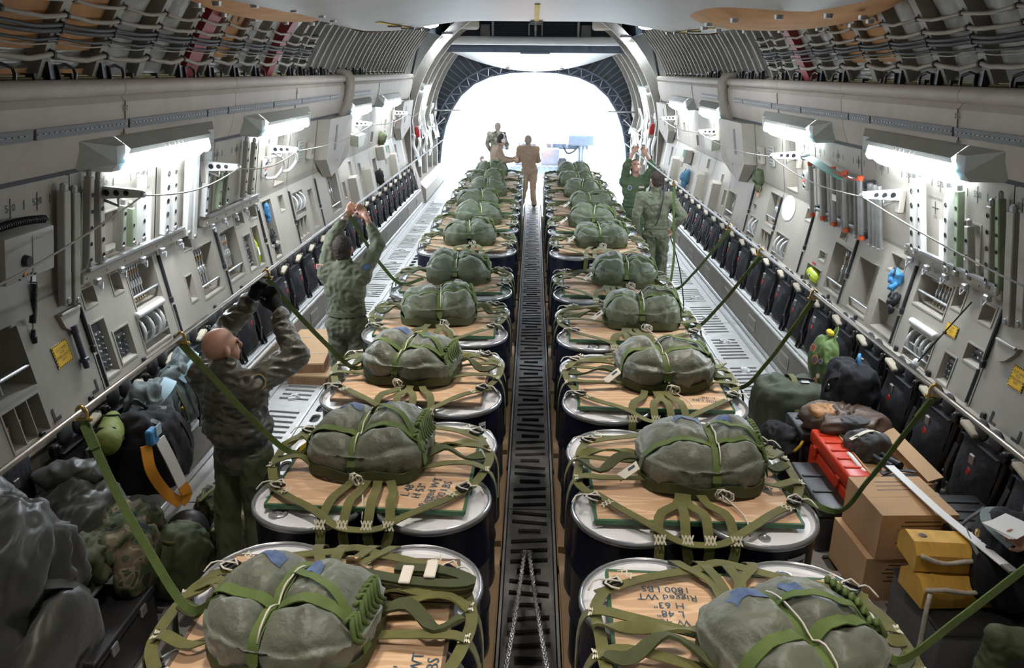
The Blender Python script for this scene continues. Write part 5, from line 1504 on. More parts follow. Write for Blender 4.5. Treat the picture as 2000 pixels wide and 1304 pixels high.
for i, y in enumerate((8.22, 8.14, 7.95, 7.87, 7.62, 7.55, 7.30, 7.22, 6.93, 6.84, 6.74)):
    t = wall_thing('plain_pole', 'plain grey pole behind the red-ended ones, %s from the red jump light' % ORD[i], 'pole', 1, y, 1.88, -.065 - .02 * (i > 7), 'plain poles in the rack')
    MB().tube([(0, -.27, 0), (0, .27, 0)], .024, 10).build('tube', 'alu' if i > 7 else 'steel', t, smooth=60)
    MB().rbox((0, -.28, 0), (.04, .03, .05), .006, 1).build('foot', 'steel' if i < 8 else 'alu', t)
t = thing('lashing_strap', 'teal strap lashing the poles up to the wall bracket', 'strap', (0, 0, 0))
MB().ribbon(curve_pts([wp(1, 8.62, 2.20, -.08), wp(1, 8.2, 2.22, -.16), wp(1, 7.8, 2.18, -.17), wp(1, 7.35, 2.14, -.16)], 12), .09, .006, Vector((-.3, 0, 1))).build('webbing', 'teal_strap', t, smooth=60)
MB().rbox(wp(1, 8.64, 2.20, -.08), (.08, .10, .06), .015, 1).build('ratchet', 'black_rubber', t)
MB().ribbon(curve_pts([wp(1, 7.6, 2.17, -.15), wp(1, 7.3, 2.15, -.15), wp(1, 7.0, 2.16, -.13)], 8), .03, .006, Vector((0, 0, 1))).build('red_tail', 'pole_red', t)
t = wall_thing('paper_label', 'small cream label hanging on the pole rack', 'label', 1, 7.60, 1.92, -.16); MB().box((0, 0, 0), (.10, .06, .003)).build('card', 'paper', t)
# thin brace rod and blue hose
t = thing('brace_rod', 'thin dark rod leaning across the small yellow sign', 'rod', (0, 0, 0)); MB().tube([wp(1, 5.25, 1.56, -.04), wp(1, 5.61, .97, -.06)], .006, 6).build('rod', 'black', t); MB().blob(wp(1, 5.62, .96, -.06), (.05, .06, .09), 10, 8).build('grip', 'paper_white', t, smooth=180); MB().rbox(wp(1, 5.42, 1.28, -.045), (.02, .03, .02), .004, 1).build('clip', 'black', t)
def bundle(sd_, y, z, lab, mt, s_=.12, seed=1, d=-.06):
    t = wall_thing('tied_bundle', lab, 'bundle', sd_, y, z, d)
    MB().blob((0, 0, 0), (s_, s_ * 1.3, s_ * .8), 20, 14, .9, .03, 14, seed).build('cloth', mt, t, smooth=180)
    MB().blob((.02, -s_ * .7, .01), (s_ * .6, s_ * .9, s_ * .5), 14, 10, .9, .03, 14, seed + 1).build('cloth_tail', mt, t, smooth=180)
    MB().tube(curve_pts([(-.04, s_ * .2, s_ * .3), (0, s_ * .75, .03), (.03, s_ * .2, s_ * .35)], 8), .009, 5).build('tie', 'wire_dark', t, smooth=180)
bundle(1, 6.32, 1.46, 'light blue tied rope bundle hung above the bowl-shaped recess', 'blue', .11, 2); bundle(1, 6.28, 1.27, 'black looped strap below the light blue bundle', 'black_rubber', .10, 3, -.04)
bundle(-1, 8.90, 1.50, 'blue tied bundle hanging in the tall pocket', 'blue', .13, 4, .04); bundle(-1, 8.84, 1.20, 'black cable bundle below the blue one', 'black_rubber', .14, 5, .03)
bundle(1, 10.68, 1.72, 'green pouch hanging above the orange tag', 'bag_green', .17, 6); bundle(1, 15.3, 1.13, 'dark blue sack far along the wall', 'cloth_blue', .22, 7); bundle(-1, 15.8, 1.78, 'olive pouch far along by the signal light', 'bag_green', .2, 8); bundle(-1, 15.0, 1.12, 'dark bundle with yellow strap far along the wall', 'black_cloth', .2, 9)
t = wall_thing('hanging_tag', 'orange paper tag hanging below the green pouch', 'tag', 1, 10.66, 1.53, -.03); MB().box((0, 0, 0), (.10, .13, .003)).build('card', 'orange_tag', t); MB().tube([(0, .06, 0), (0, .12, .01)], .003, 4).build('string', 'cord', t)
# ---- big grey hoods, shelf boxes, door boxes, oval panel
for sd_ in (-1, 1):
    for i, (ya, yb) in enumerate(((10.95, 12.55), (17.35, 18.95))):
        t = thing('duct_hood', ('first' if i == 0 else 'last') + ' big angular grey hood below the duct, ' + SIDE[sd_], 'hood', (0, 0, 0), group='grey hoods')
        m_ = MB(); pr = []
        outl = [(ya, 2.40), (yb, 2.40), (yb, 1.80), ((ya + yb) / 2 + .35, 1.62), ((ya + yb) / 2 - .35, 1.56), (ya, 1.85)]
        fr = [wp(sd_, y + (.10 if y < (ya + yb) / 2 else -.1), z, -.15 if z > 1.7 else -.10) for y, z in outl]; bk_ = [wp(sd_, y, z, -.003) for y, z in outl]
        n = len(outl); m_.add(fr + bk_, [tuple(range(n))] + [(j, (j + 1) % n, n + (j + 1) % n, n + j) for j in range(n)])
        m_.build('shell', 'wall', t)
        sl = MB(); q = wmtx(sd_, ya + .55, 2.12, -.152); sl.rbox((0, 0, 0), (.10, .36, .006), .04, 2); o_ = sl.build('vent_slot', 'grille', t); o_.matrix_world = q
        o_ = MB().lathe([(0, .004), (.02, .003), (.022, 0)], 10).build('lock', 'black', t); o_.matrix_world = wmtx(sd_, (ya + yb) / 2, 1.78, -.148)
    t = wall_thing('shelf_tray', 'trapezoid tray shelf on the bright wall between the hoods, ' + SIDE[sd_], 'tray', sd_, 13.4, 1.95, 0)
    MB().prism([(-.32, .09), (.32, .09), (.2, -.10), (-.2, -.10)], 'z', 0, .14).build('tray', 'primer_grey', t)
    t = wall_thing('document_box', 'open document box with green tab on the far wall, ' + SIDE[sd_], 'box', sd_, 15.6, 1.50, 0)
    MB().rbox((0, 0, .08), (.42, .26, .16), .01, 1).build('case', 'wall', t); MB().box((.1, .05, .165), (.12, .14, .01)).build('green_tab', 'teal_strap', t)
    for j, y in enumerate((12.9, 14.1, 16.7)):
        t = wall_thing('locker_box', '%s slim pale locker standing above the far seats, %s' % (ORD[j], SIDE[sd_]), 'locker', sd_, y, 1.12, 0, 'slim lockers')
        MB().prism([(-.12, -.24), (.12, -.24), (.12, .22), (.06, .27), (-.12, .24)], 'z', 0, .14).build('case', 'wall', t); MB().lathe([(0, .008), (.012, .006), (.014, 0)], 8, (.08, .18, .14)).build('lock', 'grille', t)
    t = wall_thing('wall_grille', 'ribbed grey speaker grille on the upper wall, ' + SIDE[sd_], 'grille', sd_, 10.15, 2.06, -.002)
    MB().rbox((0, 0, .012), (.20, .26, .024), .006, 1).build('plate', 'primer_grey', t)
    for i in range(6): MB().box((0, -.10 + i * .04, .026), (.16, .012, .004)).build('slot', 'grille', t)
    t = wall_thing('junction_box', 'small relay box next to the ribbed grille, ' + SIDE[sd_], 'box', sd_, 10.58, 2.03, -.002)
    MB().rbox((0, 0, .03), (.20, .22, .06), .008, 1).build('case', 'wall', t); MB().rbox((.02, .0, .062), (.08, .10, .008), .004, 1).build('cover', 'grille', t)
ov = MB(); ov.add([wp(1, 9.42 + .24 * math.cos(a / 20 * 2 * PI), 1.52 + .15 * math.sin(a / 20 * 2 * PI), -.006) for a in range(20)], [tuple(range(20))]); ov.build('oval_panel', 'alu_white', walls[1])
for k, (y, z) in enumerate(((8.95, 2.05), (9.45, 2.07))):
    t = thing('white_hose', '%s white curved hose by the second swing arm' % ('near' if k == 0 else 'far'), 'hose', (0, 0, 0)); MB().tube(curve_pts([wp(-1, y - .12, z + .05, -.02), wp(-1, y, z + .06, -.12), wp(-1, y + .12, z - .06, -.14), wp(-1, y + .05, z - .18, -.08), wp(-1, y - .1, z - .18, -.02)], 20), .018, 8).build('hose', 'alu_white', t, smooth=180)
    MB().rbox(wp(-1, y - .12, z + .05, -.02), (.05, .05, .05), .008, 1).build('fitting', 'alu', t)
# ================================================================ people
M('skin', (0.62, 0.34, 0.245), 0.5, var=.08, scale=12)
M('skin_far', (0.55, 0.31, 0.23), 0.55, var=.08)
M('suit_green', (0.118, 0.128, 0.078), 0.8, var=.12, scale=9, bump=.3, bscale=25, sheen=.2)
M('suit_bright', (0.09, 0.135, 0.068), 0.8, var=.12, scale=9, bump=.3, bscale=25)
M('trouser_green', (0.095, 0.118, 0.060), 0.75, var=.12, scale=8, bump=.3, bscale=18)
M('jacket', (0.085, 0.082, 0.062), 0.40, var=.04, scale=7, bump=.45, bscale=14, sheen=.2)
M('suit_tan', (0.34, 0.245, 0.17), 0.85, var=.08, scale=8, bump=.2, bscale=22)
M('hair_dark', (0.035, 0.022, 0.016), 0.7, var=.3, scale=40, bump=.6, bscale=90)
M('hair_grey', (0.30, 0.24, 0.2), 0.8, var=.2, scale=60)
M('glove', (0.012, 0.012, 0.014), 0.9, bump=.2, bscale=60)
M('boot', (0.02, 0.018, 0.016), 0.5)
camo_mat('camo', [(0, (.018, .018, .014)), (.40, (.06, .085, .035)), (.50, (.16, .12, .07)), (.60, (.26, .23, .15)), (.66, (.05, .075, .03))], 9)
camo_mat('camo_far', [(0, (.05, .05, .05)), (.42, (.16, .17, .12)), (.52, (.28, .24, .18)), (.6, (.36, .33, .26))], 8)

def capsule(mb, p0, r0, p1, r1, n=12):
    p0, p1 = Vector(p0), Vector(p1); d = (p1 - p0)
    L = d.length
    if L < 1e-5: return
    d.normalize()
    pts = []; rs = []
    for a in (90, 65, 40, 15): pts.append(p0 - d * r0 * math.sin(R(a))); rs.append(max(1e-4, r0 * math.cos(R(a))))
    for a in (15, 40, 65, 90): pts.append(p1 + d * r1 * math.sin(R(a))); rs.append(max(1e-4, r1 * math.cos(R(a))))
    mb.tube(pts, rs, n)
WORK = bpy.data.scenes.new('work')
def remesh(mb, voxel, smooth_it=4, name='body'):
    me = mb.mesh(name, [])
    o = bpy.data.objects.new('tmp_remesh', me)
    WORK.collection.objects.link(o)
    md = o.modifiers.new('r', 'REMESH'); md.mode = 'VOXEL'; md.voxel_size = voxel
    sm = o.modifiers.new('s', 'SMOOTH'); sm.factor = .5; sm.iterations = smooth_it
    vl = WORK.view_layers[0]; vl.update()
    out = bpy.data.meshes.new_from_object(o.evaluated_get(vl.depsgraph))
    bpy.data.objects.remove(o); bpy.data.meshes.remove(me)
    out.name = name
    return out
def displace(me, fn):
    n = len(me.vertices)
    co = [0.0] * (3 * n); me.vertices.foreach_get('co', co)
    nr = [0.0] * (3 * n); me.vertex_normals.foreach_get('vector', nr)
    for i in range(0, 3 * n, 3):
        k = fn(co[i], co[i + 1], co[i + 2])
        co[i] += nr[i] * k; co[i + 1] += nr[i + 1] * k; co[i + 2] += nr[i + 2] * k
    me.vertices.foreach_set('co', co); me.update()
def wrinkle(me, amp, fz, seed, stretch=(1, 1, 1)):
    sx, sy, sz = (fz * q for q in stretch)
    def fn(x, y, z):
        k = noise.noise(Vector((x * sx + seed, y * sy, z * sz)))
        k2 = abs(noise.noise(Vector((x * sx * 1.9, y * sy * 1.9 + seed, z * sz * 2.3))))
        return amp * (k - 1.4 * k2 + .35)
    displace(me, fn)
def ell(mb, c, r, rot=None, n=16):
    mb.blob(c, (r[0] * 2, r[1] * 2, r[2] * 2), n, max(6, n // 2 + 2), 1.0, rot=rot)
def hand(mb, w, tip, nrm, s=1.0, curl=.6, thumb=1, rad=1.0):
    # w wrist, tip: where the knuckles point, nrm: palm normal
    w, tip = Vector(w), Vector(tip); d = (tip - w).normalized(); nrm = Vector(nrm); nrm = (nrm - d * nrm.dot(d)).normalized(); sd2 = d.cross(nrm)
    k = w + d * .085 * s
    capsule(mb, w, .027 * s * min(1, rad + .1), w + d * .03, .028 * s * min(1, rad + .1))
    for q in (-1, -.33, .33, 1): capsule(mb, w + d * .02 + sd2 * .014 * q, .015 * s * rad, k + sd2 * .029 * q * s, .013 * s * rad, 8)
    for q, L in ((-1, .062), (-.33, .080), (.33, .085), (1, .072)):
        a = k + sd2 * .029 * q * s
        b = a + (d * math.cos(curl * .6) + nrm * math.sin(curl * .6)) * L * .5 * s
        c = b + (d * math.cos(curl * 1.7) + nrm * math.sin(curl * 1.7)) * L * .5 * s
        capsule(mb, a, .0105 * s * rad, b, .0095 * s * rad, 8); capsule(mb, b, .0095 * s * rad, c, .008 * s * rad, 8)
    a = w + d * .03 * s + sd2 * .03 * thumb * s
    b = a + (d * .6 + sd2 * .55 * thumb + nrm * .4).normalized() * .045 * s
    c = b + (d * .8 + sd2 * .05 * thumb + nrm * .55).normalized() * .035 * s
    capsule(mb, a, .014 * s * rad, b, .012 * s * rad, 8); capsule(mb, b, .012 * s * rad, c, .009 * s * rad, 8)
GARMENT = {}
def person(lab, J, top_mat, bot_mat=None, voxel=.010, skin='skin', hair='hair_dark', hairstyle='short', gloves=False, seed=1, jacket=False, cuffs=.62, group=None, suit_name='flight_suit', origin=None):
    V = {k: Vector(v) for k, v in J.items()}
    o = Vector(origin) if origin else Vector((V['pelvis'].x, V['pelvis'].y, V.get('ground', Vector((0, 0, 0))).z))
    t = thing('person', lab, 'person', o, 0, group)
    for k in V:
        if k not in ('face',): V[k] = V[k] - o
    face = V['face'].normalized()
    upv = (V['head'] - V['neck']).normalized()
    right = face.cross(Vector((0, 0, 1))).normalized()
    hup = right.cross(face).normalized()
    HR = Matrix((right, face, hup)).transposed()          # head frame
    across = (V['sR'] - V['sL']).normalized()
    tf = Vector((0, 0, 1)).cross(across).normalized()      # torso forward
    TR = Matrix((across, tf, Vector((0, 0, 1)))).transposed()
    for s_ in 'LR':
        V.setdefault('hip' + s_, V['pelvis'] + across * (.095 if s_ == 'R' else -.095) - Vector((0, 0, .03)))
    # ---------- body, one continuous surface
    def parts_body(mb, g=0.0, torso=True, arms=1.0, legs=True):
        if torso:
            ell(mb, V['chest'] + Vector((0, 0, .02)), (.165 + g, .105 + g, .20 + g), TR)
            ell(mb, V['chest'] * .45 + V['pelvis'] * .55, (.148 + g, .100 + g, .18 + g), TR)
            ell(mb, V['pelvis'] + Vector((0, 0, .0)), (.160 + g, .112 + g, .14 + g), TR)
            for s_ in 'LR':
                capsule(mb, V['neck'] - Vector((0, 0, .05)), .055 + g * .8, V['s' + s_], .062 + g)
                capsule(mb, V['chest'] + Vector((0, 0, .03)), .09 + g, V['s' + s_] - Vector((0, 0, .03)), .062 + g)
        if arms:
            for s_ in 'LR':
                capsule(mb, V['s' + s_], .056 + g, V['e' + s_], .043 + g)
                e, w = V['e' + s_], V['w' + s_]
                capsule(mb, e, .043 + g, e.lerp(w, arms), (.043 + (.030 - .043) * arms) + g * (1 if arms > .95 else .8))
        if legs:
            for s_ in 'LR':
                capsule(mb, V['hip' + s_], .085 + g, V['k' + s_], .058 + g)
                capsule(mb, V['k' + s_], .056 + g, V['a' + s_], .040 + g * 1.4)
    mb = MB()
    parts_body(mb, -.004)
    hc = V['head']
    capsule(mb, V['neck'] - Vector((0, 0, .06)), .060, hc - hup * .06 - face * .01, .057)
    ell(mb, hc + hup * .025 - face * .012, (.076, .096, .092), HR, 24)
    ell(mb, hc - hup * .045 + face * .022, (.058, .068, .070), HR, 18)
    ell(mb, hc - hup * .092 + face * .058, (.024, .022, .020), HR, 12)           # chin
    capsule(mb, hc + face * .088 + hup * .008, .010, hc + face * .106 - hup * .026, .015)   # nose
    capsule(mb, hc + face * .086 + right * .028 + hup * .018, .011, hc + face * .086 - right * .028 + hup * .018, .011)   # brow
    capsule(mb, hc + face * .086 + right * .016 - hup * .058, .008, hc + face * .086 - right * .016 - hup * .058, .008)   # lips
    for q in (-1, 1):
        ell(mb, hc + right * .079 * q - hup * .008 - face * .008, (.011, .022, .034), HR @ Matrix.Rotation(R(18) * q, 3, 'Z'), 12)
    for s_, th in (('L', 1), ('R', -1)):
        if 'h' + s_ in V: hand(mb, V['w' + s_], V['h' + s_], V.get('n' + s_, tf), 1.0, .8, th, .72 if gloves else 1.0)
        f = V.get('f' + s_, tf)
        capsule(mb, V['a' + s_] + Vector((0, 0, -.02)), .040, V['a' + s_] + f * .15 + Vector((0, 0, -.055)), .036)
    for s_ in 'LR':
        if s_ + 'x' in V: pass
    bd = link('body', remesh(mb, voxel * .8, 2, 'body'), t)
    bd.data.materials.clear(); bd.data.materials.append(MATS[skin]); bd.data.shade_smooth()
    # eyes
    for q in (-1, 1):
        MB().blob(hc + face * .086 + right * .030 * q + hup * .002, (.024, .014, .012), 10, 6, rot=HR).build('eye', 'black', t, smooth=180)
    # ---------- clothing
    def cloth(name, fn, mt, amp, fz, stretch, sd0):
        m_ = MB(); fn(m_)
        me = remesh(m_, voxel, 3, name)
        wrinkle(me, amp, fz, sd0, stretch)
        me.materials.clear(); me.materials.append(MATS[mt]); me.shade_smooth()
        return link(name, me, t)
    def collar(m_, g=.014):
        a = V['neck']
        capsule(m_, a - Vector((0, 0, .05)), .062 + g, a.lerp(hc, .12), .058 + g)
    if jacket:
        def fj(m_):
            parts_body(m_, .030, True, .84, False); collar(m_, .028)
            ell(m_, V['chest'] * .62 + V['pelvis'] * .38, (.225, .175, .17), TR)
            ell(m_, V['chest'] + Vector((0, 0, .03)), (.215, .16, .23), TR)
            for s_ in 'LR': capsule(m_, V['e' + s_].lerp(V['w' + s_], .80), .050, V['e' + s_].lerp(V['w' + s_], .90), .045)
        def ft(m_):
            ell(m_, V['pelvis'] + Vector((0, 0, .03)), (.172, .128, .13), TR); parts_body(m_, .026, False, 0, True)
        garment = cloth('jacket', fj, top_mat, .020, 7, (1, 1, 1.6), seed)
        cloth('trousers', ft, bot_mat, .016, 6, (1.4, 1.4, .6), seed + 3)
    else:
        def fs(m_):
            parts_body(m_, .020, True, cuffs, True); collar(m_)
        garment = cloth(suit_name, fs, top_mat, .014, 8, (1.2, 1.2, 1.2), seed)
        bl = MB(); ring_ = []
        wc = V['chest'] * .33 + V['pelvis'] * .67
        for i in range(25):
            a = i / 24 * 2 * PI
            ring_.append(wc + TR @ Vector((.176 * math.cos(a), .128 * math.sin(a), 0)))
        bl.ribbon(ring_, .035, .006, [TR @ Vector((math.cos(i / 24 * 2 * PI), math.sin(i / 24 * 2 * PI), 0)) for i in range(25)])
        bl.build('waist_band', top_mat, garment, smooth=60)
    for s_ in 'LR':
        b = MB(); f = V.get('f' + s_, tf); a = V['a' + s_]
        capsule(b, a + Vector((0, 0, .08)), .060, a + Vector((0, 0, -.02)), .056); capsule(b, a + Vector((0, 0, -.035)), .052, a + f * .16 + Vector((0, 0, -.048)), .045)
        me = remesh(b, .014, 2, 'boot'); me.materials.clear(); me.materials.append(MATS['boot']); me.shade_smooth(); link('boot', me, t)
    if gloves:
        for s_, th in (('L', 1), ('R', -1)):
            g = MB(); hand(g, V['w' + s_] , V['h' + s_], V.get('n' + s_, tf), 1.04, .8, th, 1.4); capsule(g, V['w' + s_], .038, V['w' + s_].lerp(V['h' + s_], .5), .040)
            me = remesh(g, .0075, 2, 'glove'); me.materials.clear(); me.materials.append(MATS['glove']); me.shade_smooth(); link('glove', me, t)
    if hair:
        m_ = MB()
        ell(m_, hc + hup * .034 - face * .020, (.083, .098, .092), HR, 24)
        if hairstyle == 'short': ell(m_, hc - hup * .02 - face * .05, (.076, .062, .075), HR, 16)
        me = remesh(m_, .008, 2, 'hair')
        bm = bmesh.new(); bm.from_mesh(me)
        kill = [v for v in bm.verts if (v.co - hc).dot(face) > .035 and (v.co - hc).dot(hup) < .065 or (v.co - hc).dot(hup) < -.075]
        bmesh.ops.delete(bm, geom=kill, context='VERTS'); bm.to_mesh(me); bm.free()
        displace(me, lambda x, y, z: .006 * noise.noise(Vector((x * 60, y * 60, z * 60))))
        me.materials.clear(); me.materials.append(MATS[hair]); me.shade_smooth(); link('hair', me, t)
    GARMENT[t.name] = garment
    return t, V, o, HR, TR, hc
def patch(t, c, n, up_, w, h, mats, name='patch', shape='shield'):
    n = Vector(n).normalized(); up_ = Vector(up_); up_ = (up_ - n * n.dot(up_)).normalized(); rt_ = up_.cross(n)
    def poly(s_, off):
        if shape == 'round': pp = [(math.cos(a / 12 * 2 * PI) * .5, math.sin(a / 12 * 2 * PI) * .5) for a in range(12)]
        elif shape == 'flag': pp = [(-.5, -.5), (.5, -.5), (.5, .5), (-.5, .5)]
        else: pp = [(-.5, .2), (-.5, -.15), (-.28, -.4), (0, -.5), (.28, -.4), (.5, -.15), (.5, .2), (.3, .38), (.12, .5), (-.12, .5), (-.3, .38)]
        return [Vector(c) + n * off + rt_ * x * w * s_ + up_ * y * h * s_ for x, y in pp]
    mb = MB()
    for i, s_ in enumerate((1, .84, .5)[:len(mats)]):
        q = poly(s_, .002 + .0015 * i); mb.add(q, [tuple(range(len(q)))], i)
    return mb.build(name, mats, GARMENT.get(t.name, t))

M('gold', (.70, .48, .16), .6); M('navy', (.05, .08, .14), .7); M('watch', (.03, .03, .03), .3); M('patch_red', (.45, .10, .06), .7); M('patch_blue', (.08, .12, .22), .7); M('patch_cream', (.65, .55, .42), .7)
legs = lambda x, y, w=.13, z=0.0, sp=0.0: {}
# 1. bald man
t, V, o, HR, TR, hc = person('bald man in a dark bomber jacket and black gloves, arms raised to the cable', dict(
    pelvis=(-1.725, 4.13, .90), chest=(-1.745, 4.12, 1.18), neck=(-1.765, 4.10, 1.415), head=(-1.775, 4.125, 1.545), face=(.66, .68, .18),
    sL=(-1.925, 4.19, 1.35), sR=(-1.585, 4.04, 1.345), eL=(-1.86, 4.40, 1.56), wL=(-1.70, 4.46, 1.74), hL=(-1.64, 4.47, 1.83), nL=(.6, .1, -.2),
    eR=(-1.385, 4.22, 1.47), wR=(-1.52, 4.38, 1.69), hR=(-1.57, 4.43, 1.80), nR=(-.6, .1, .1),
    kL=(-1.86, 4.14, .49), kR=(-1.66, 4.10, .49), aL=(-1.885, 4.10, .10), aR=(-1.66, 4.05, .10)), 'jacket', 'trouser_green', .009, hair=None, gloves=True, jacket=True, seed=3)
mid = V['sR'].lerp(V['eR'], .28)
patch(t, mid + Vector((-.005, -.098, .008)), (-.05, -1, .30), (.15, .2, 1), .088, .098, ['gold', 'navy', 'patch_cream'])
wb_ = MB(); d = (V['hL'] - V['wL']).normalized(); wb_.lathe([(.040, -.012), (.044, -.012), (.044, .012), (.040, .012)], 14, V['eL'].lerp(V['wL'], .95), d.to_track_quat('Z', 'Y').to_matrix()); wb_.build('wrist_strap', 'watch', t, smooth=40)
wb_ = MB()
for s_ in 'LR': pass
# 2. man with arms raised further along
t, V, o, HR, TR, hc = person('dark-haired man in green flight suit reaching up, seen from behind, beside cartons', dict(
    pelvis=(-1.64, 6.5, .94), chest=(-1.64, 6.5, 1.22), neck=(-1.635, 6.5, 1.465), head=(-1.635, 6.52, 1.595), face=(.08, .96, .20),
    sL=(-1.80, 6.52, 1.40), sR=(-1.47, 6.50, 1.40), eL=(-1.765, 6.66, 1.66), wL=(-1.635, 6.70, 1.855), hL=(-1.58, 6.71, 1.94), nL=(.7, 0, 0),
    eR=(-1.345, 6.58, 1.62), wR=(-1.445, 6.65, 1.83), hR=(-1.505, 6.68, 1.915), nR=(-.7, 0, 0),
    kL=(-1.73, 6.52, .50), kR=(-1.55, 6.5, .50), aL=(-1.74, 6.48, .10), aR=(-1.54, 6.47, .10)), 'suit_green', None, .010, seed=8, cuffs=.62)
patch(t, V['sL'].lerp(V['eL'], .16) + Vector((-.045, -.068, 0)), (-.45, -1, .1), (0, .1, 1), .075, .045, ['patch_cream', 'patch_red', 'patch_blue'], shape='flag')
patch(t, V['sR'].lerp(V['eR'], .2) + Vector((.02, -.078, .01)), (.3, -1, .3), (0, .1, 1), .085, .055, ['navy', 'patch_blue'], shape='round')
w_ = MB(); d = (V['wL'] - V['eL']).normalized(); w_.lathe([(.034, -.012), (.040, -.012), (.040, .012), (.034, .012)], 14, V['eL'].lerp(V['wL'], .88), d.to_track_quat('Z', 'Y').to_matrix()); w_.build('wristwatch', 'alu', t, smooth=40)
# 3. man with hand on hip
t, V, o, HR, TR, hc = person('man in olive flight suit with hand on hip, seen from behind by the seats', dict(
    pelvis=(1.66, 10.4, 1.0), chest=(1.64, 10.4, 1.29), neck=(1.625, 10.4, 1.555), head=(1.615, 10.42, 1.705), face=(-.35, .92, .05),
    sL=(1.435, 10.4, 1.475), sR=(1.815, 10.4, 1.475), eL=(1.37, 10.36, 1.22), wL=(1.40, 10.42, 1.0), hL=(1.42, 10.46, .9), nL=(.6, .4, 0),
    eR=(1.985, 10.30, 1.25), wR=(1.87, 10.34, 1.07), hR=(1.79, 10.36, 1.03), nR=(-.3, .6, -.4),
    kL=(1.60, 10.42, .53), kR=(1.76, 10.4, .53), aL=(1.60, 10.40, .10), aR=(1.80, 10.40, .10)), 'suit_green', None, .011, seed=14, cuffs=.94)
w_ = MB(); w_.tube(curve_pts([hc + Vector((.10, -.02, .12)), hc + Vector((.095, -.05, -.05)), V['neck'] + Vector((.08, -.12, -.06)), V['chest'] + Vector((.02, -.15, -.05)), V['chest'] + Vector((-.02, -.155, -.16))], 16), .009, 6); w_.build('headset_cord', 'black', t, smooth=180)
w_ = MB(); w_.tube(curve_pts([V['pelvis'] + Vector((.18, .0, 0)), Vector((.33, -.1, .55)), Vector((.40, -.25, .06)), Vector((.30, -.45, .015)), Vector((.1, -.6, .015))], 20), .008, 6); w_.build('trailing_cord', 'black', t, smooth=180)
# 4. man facing the camera, arms up
t, V, o, HR, TR, hc = person('man in bright green flight suit facing the camera, both hands raised to the cable', dict(
    pelvis=(1.58, 12.3, .98), chest=(1.58, 12.3, 1.27), neck=(1.585, 12.3, 1.53), head=(1.58, 12.28, 1.665), face=(.05, -.85, .52),
    sR=(1.42, 12.3, 1.455), sL=(1.755, 12.3, 1.455), eR=(1.43, 12.17, 1.70), wR=(1.51, 12.18, 1.87), hR=(1.56, 12.2, 1.95), nR=(.6, .1, 0),
    eL=(1.83, 12.17, 1.68), wL=(1.72, 12.18, 1.86), hL=(1.66, 12.2, 1.95), nL=(-.6, .1, 0),
    kR=(1.50, 12.28, .52), kL=(1.67, 12.28, .52), aR=(1.49, 12.3, .10), aL=(1.68, 12.3, .10)), 'suit_bright', None, .012, skin='skin_far', hair='hair_dark', seed=20, cuffs=.35)
patch(t, V['chest'] + Vector((.09, -.165, .10)), (.1, -1, .2), (0, 0, 1), .10, .035, ['navy', 'patch_cream'], 'name_tag', 'flag')
patch(t, V['chest'] + Vector((-.09, -.165, .09)), (-.1, -1, .2), (0, 0, 1), .07, .08, ['patch_cream', 'patch_blue'], 'patch', 'round')
# 5-7. the group at the ramp
t, V, o, HR, TR, hc = person('man in tan flight suit standing alone at the end of the centre aisle', dict(
    pelvis=(-.085, 18.4, .88), chest=(-.12, 18.4, 1.15), neck=(-.13, 18.4, 1.40), head=(-.13, 18.42, 1.535), face=(.0, .98, -.15),
    sL=(-.325, 18.4, 1.345), sR=(.065, 18.4, 1.345), eL=(-.37, 18.46, 1.08), wL=(-.30, 18.68, 1.06), hL=(-.26, 18.76, 1.06), eR=(.11, 18.46, 1.08), wR=(.06, 18.68, 1.05), hR=(.04, 18.76, 1.05),
    kL=(-.20, 18.43, .47), kR=(.0, 18.38, .46), aL=(-.26, 18.5, .10), aR=(.03, 18.36, .10)), 'suit_tan', None, .015, skin='skin_far', hair='hair_grey', seed=26, cuffs=.95)
t, V, o, HR, TR, hc = person('man in brown flight suit wearing a headset, reaching towards the aisle behind the packs', dict(
    pelvis=(-.80, 17.3, .98), chest=(-.80, 17.3, 1.26), neck=(-.74, 17.3, 1.50), head=(-.69, 17.31, 1.635), face=(.92, .35, -.2),
    sL=(-.85, 17.44, 1.43), sR=(-.75, 17.13, 1.43), eL=(-.70, 17.52, 1.22), wL=(-.48, 17.46, 1.22), hL=(-.40, 17.42, 1.22), eR=(-.62, 17.12, 1.21), wR=(-.45, 17.16, 1.22), hR=(-.37, 17.18, 1.22),
    kL=(-.80, 17.42, .52), kR=(-.78, 17.2, .52), aL=(-.82, 17.42, .10), aR=(-.80, 17.2, .10)), 'suit_tan', None, .015, skin='skin_far', hair='hair_dark', seed=31, cuffs=.95)
rgt = HR @ Vector((1, 0, 0)); fc = HR @ Vector((0, 1, 0)); hu = HR @ Vector((0, 0, 1))
e_ = MB()
for q in (-1, 1): e_.lathe([(0, .03), (.035, .03), (.045, .01), (.045, -.01), (0, -.01)], 12, hc + rgt * .085 * q - hu * .01, (rgt * q).to_track_quat('Z', 'Y').to_matrix())
e_.tube([hc + rgt * .105 * math.cos(a * PI / 8) + hu * (.02 + .115 * math.sin(a * PI / 8)) for a in range(9)], .010, 6)
e_.build('headset', 'alu_white', t, smooth=50)
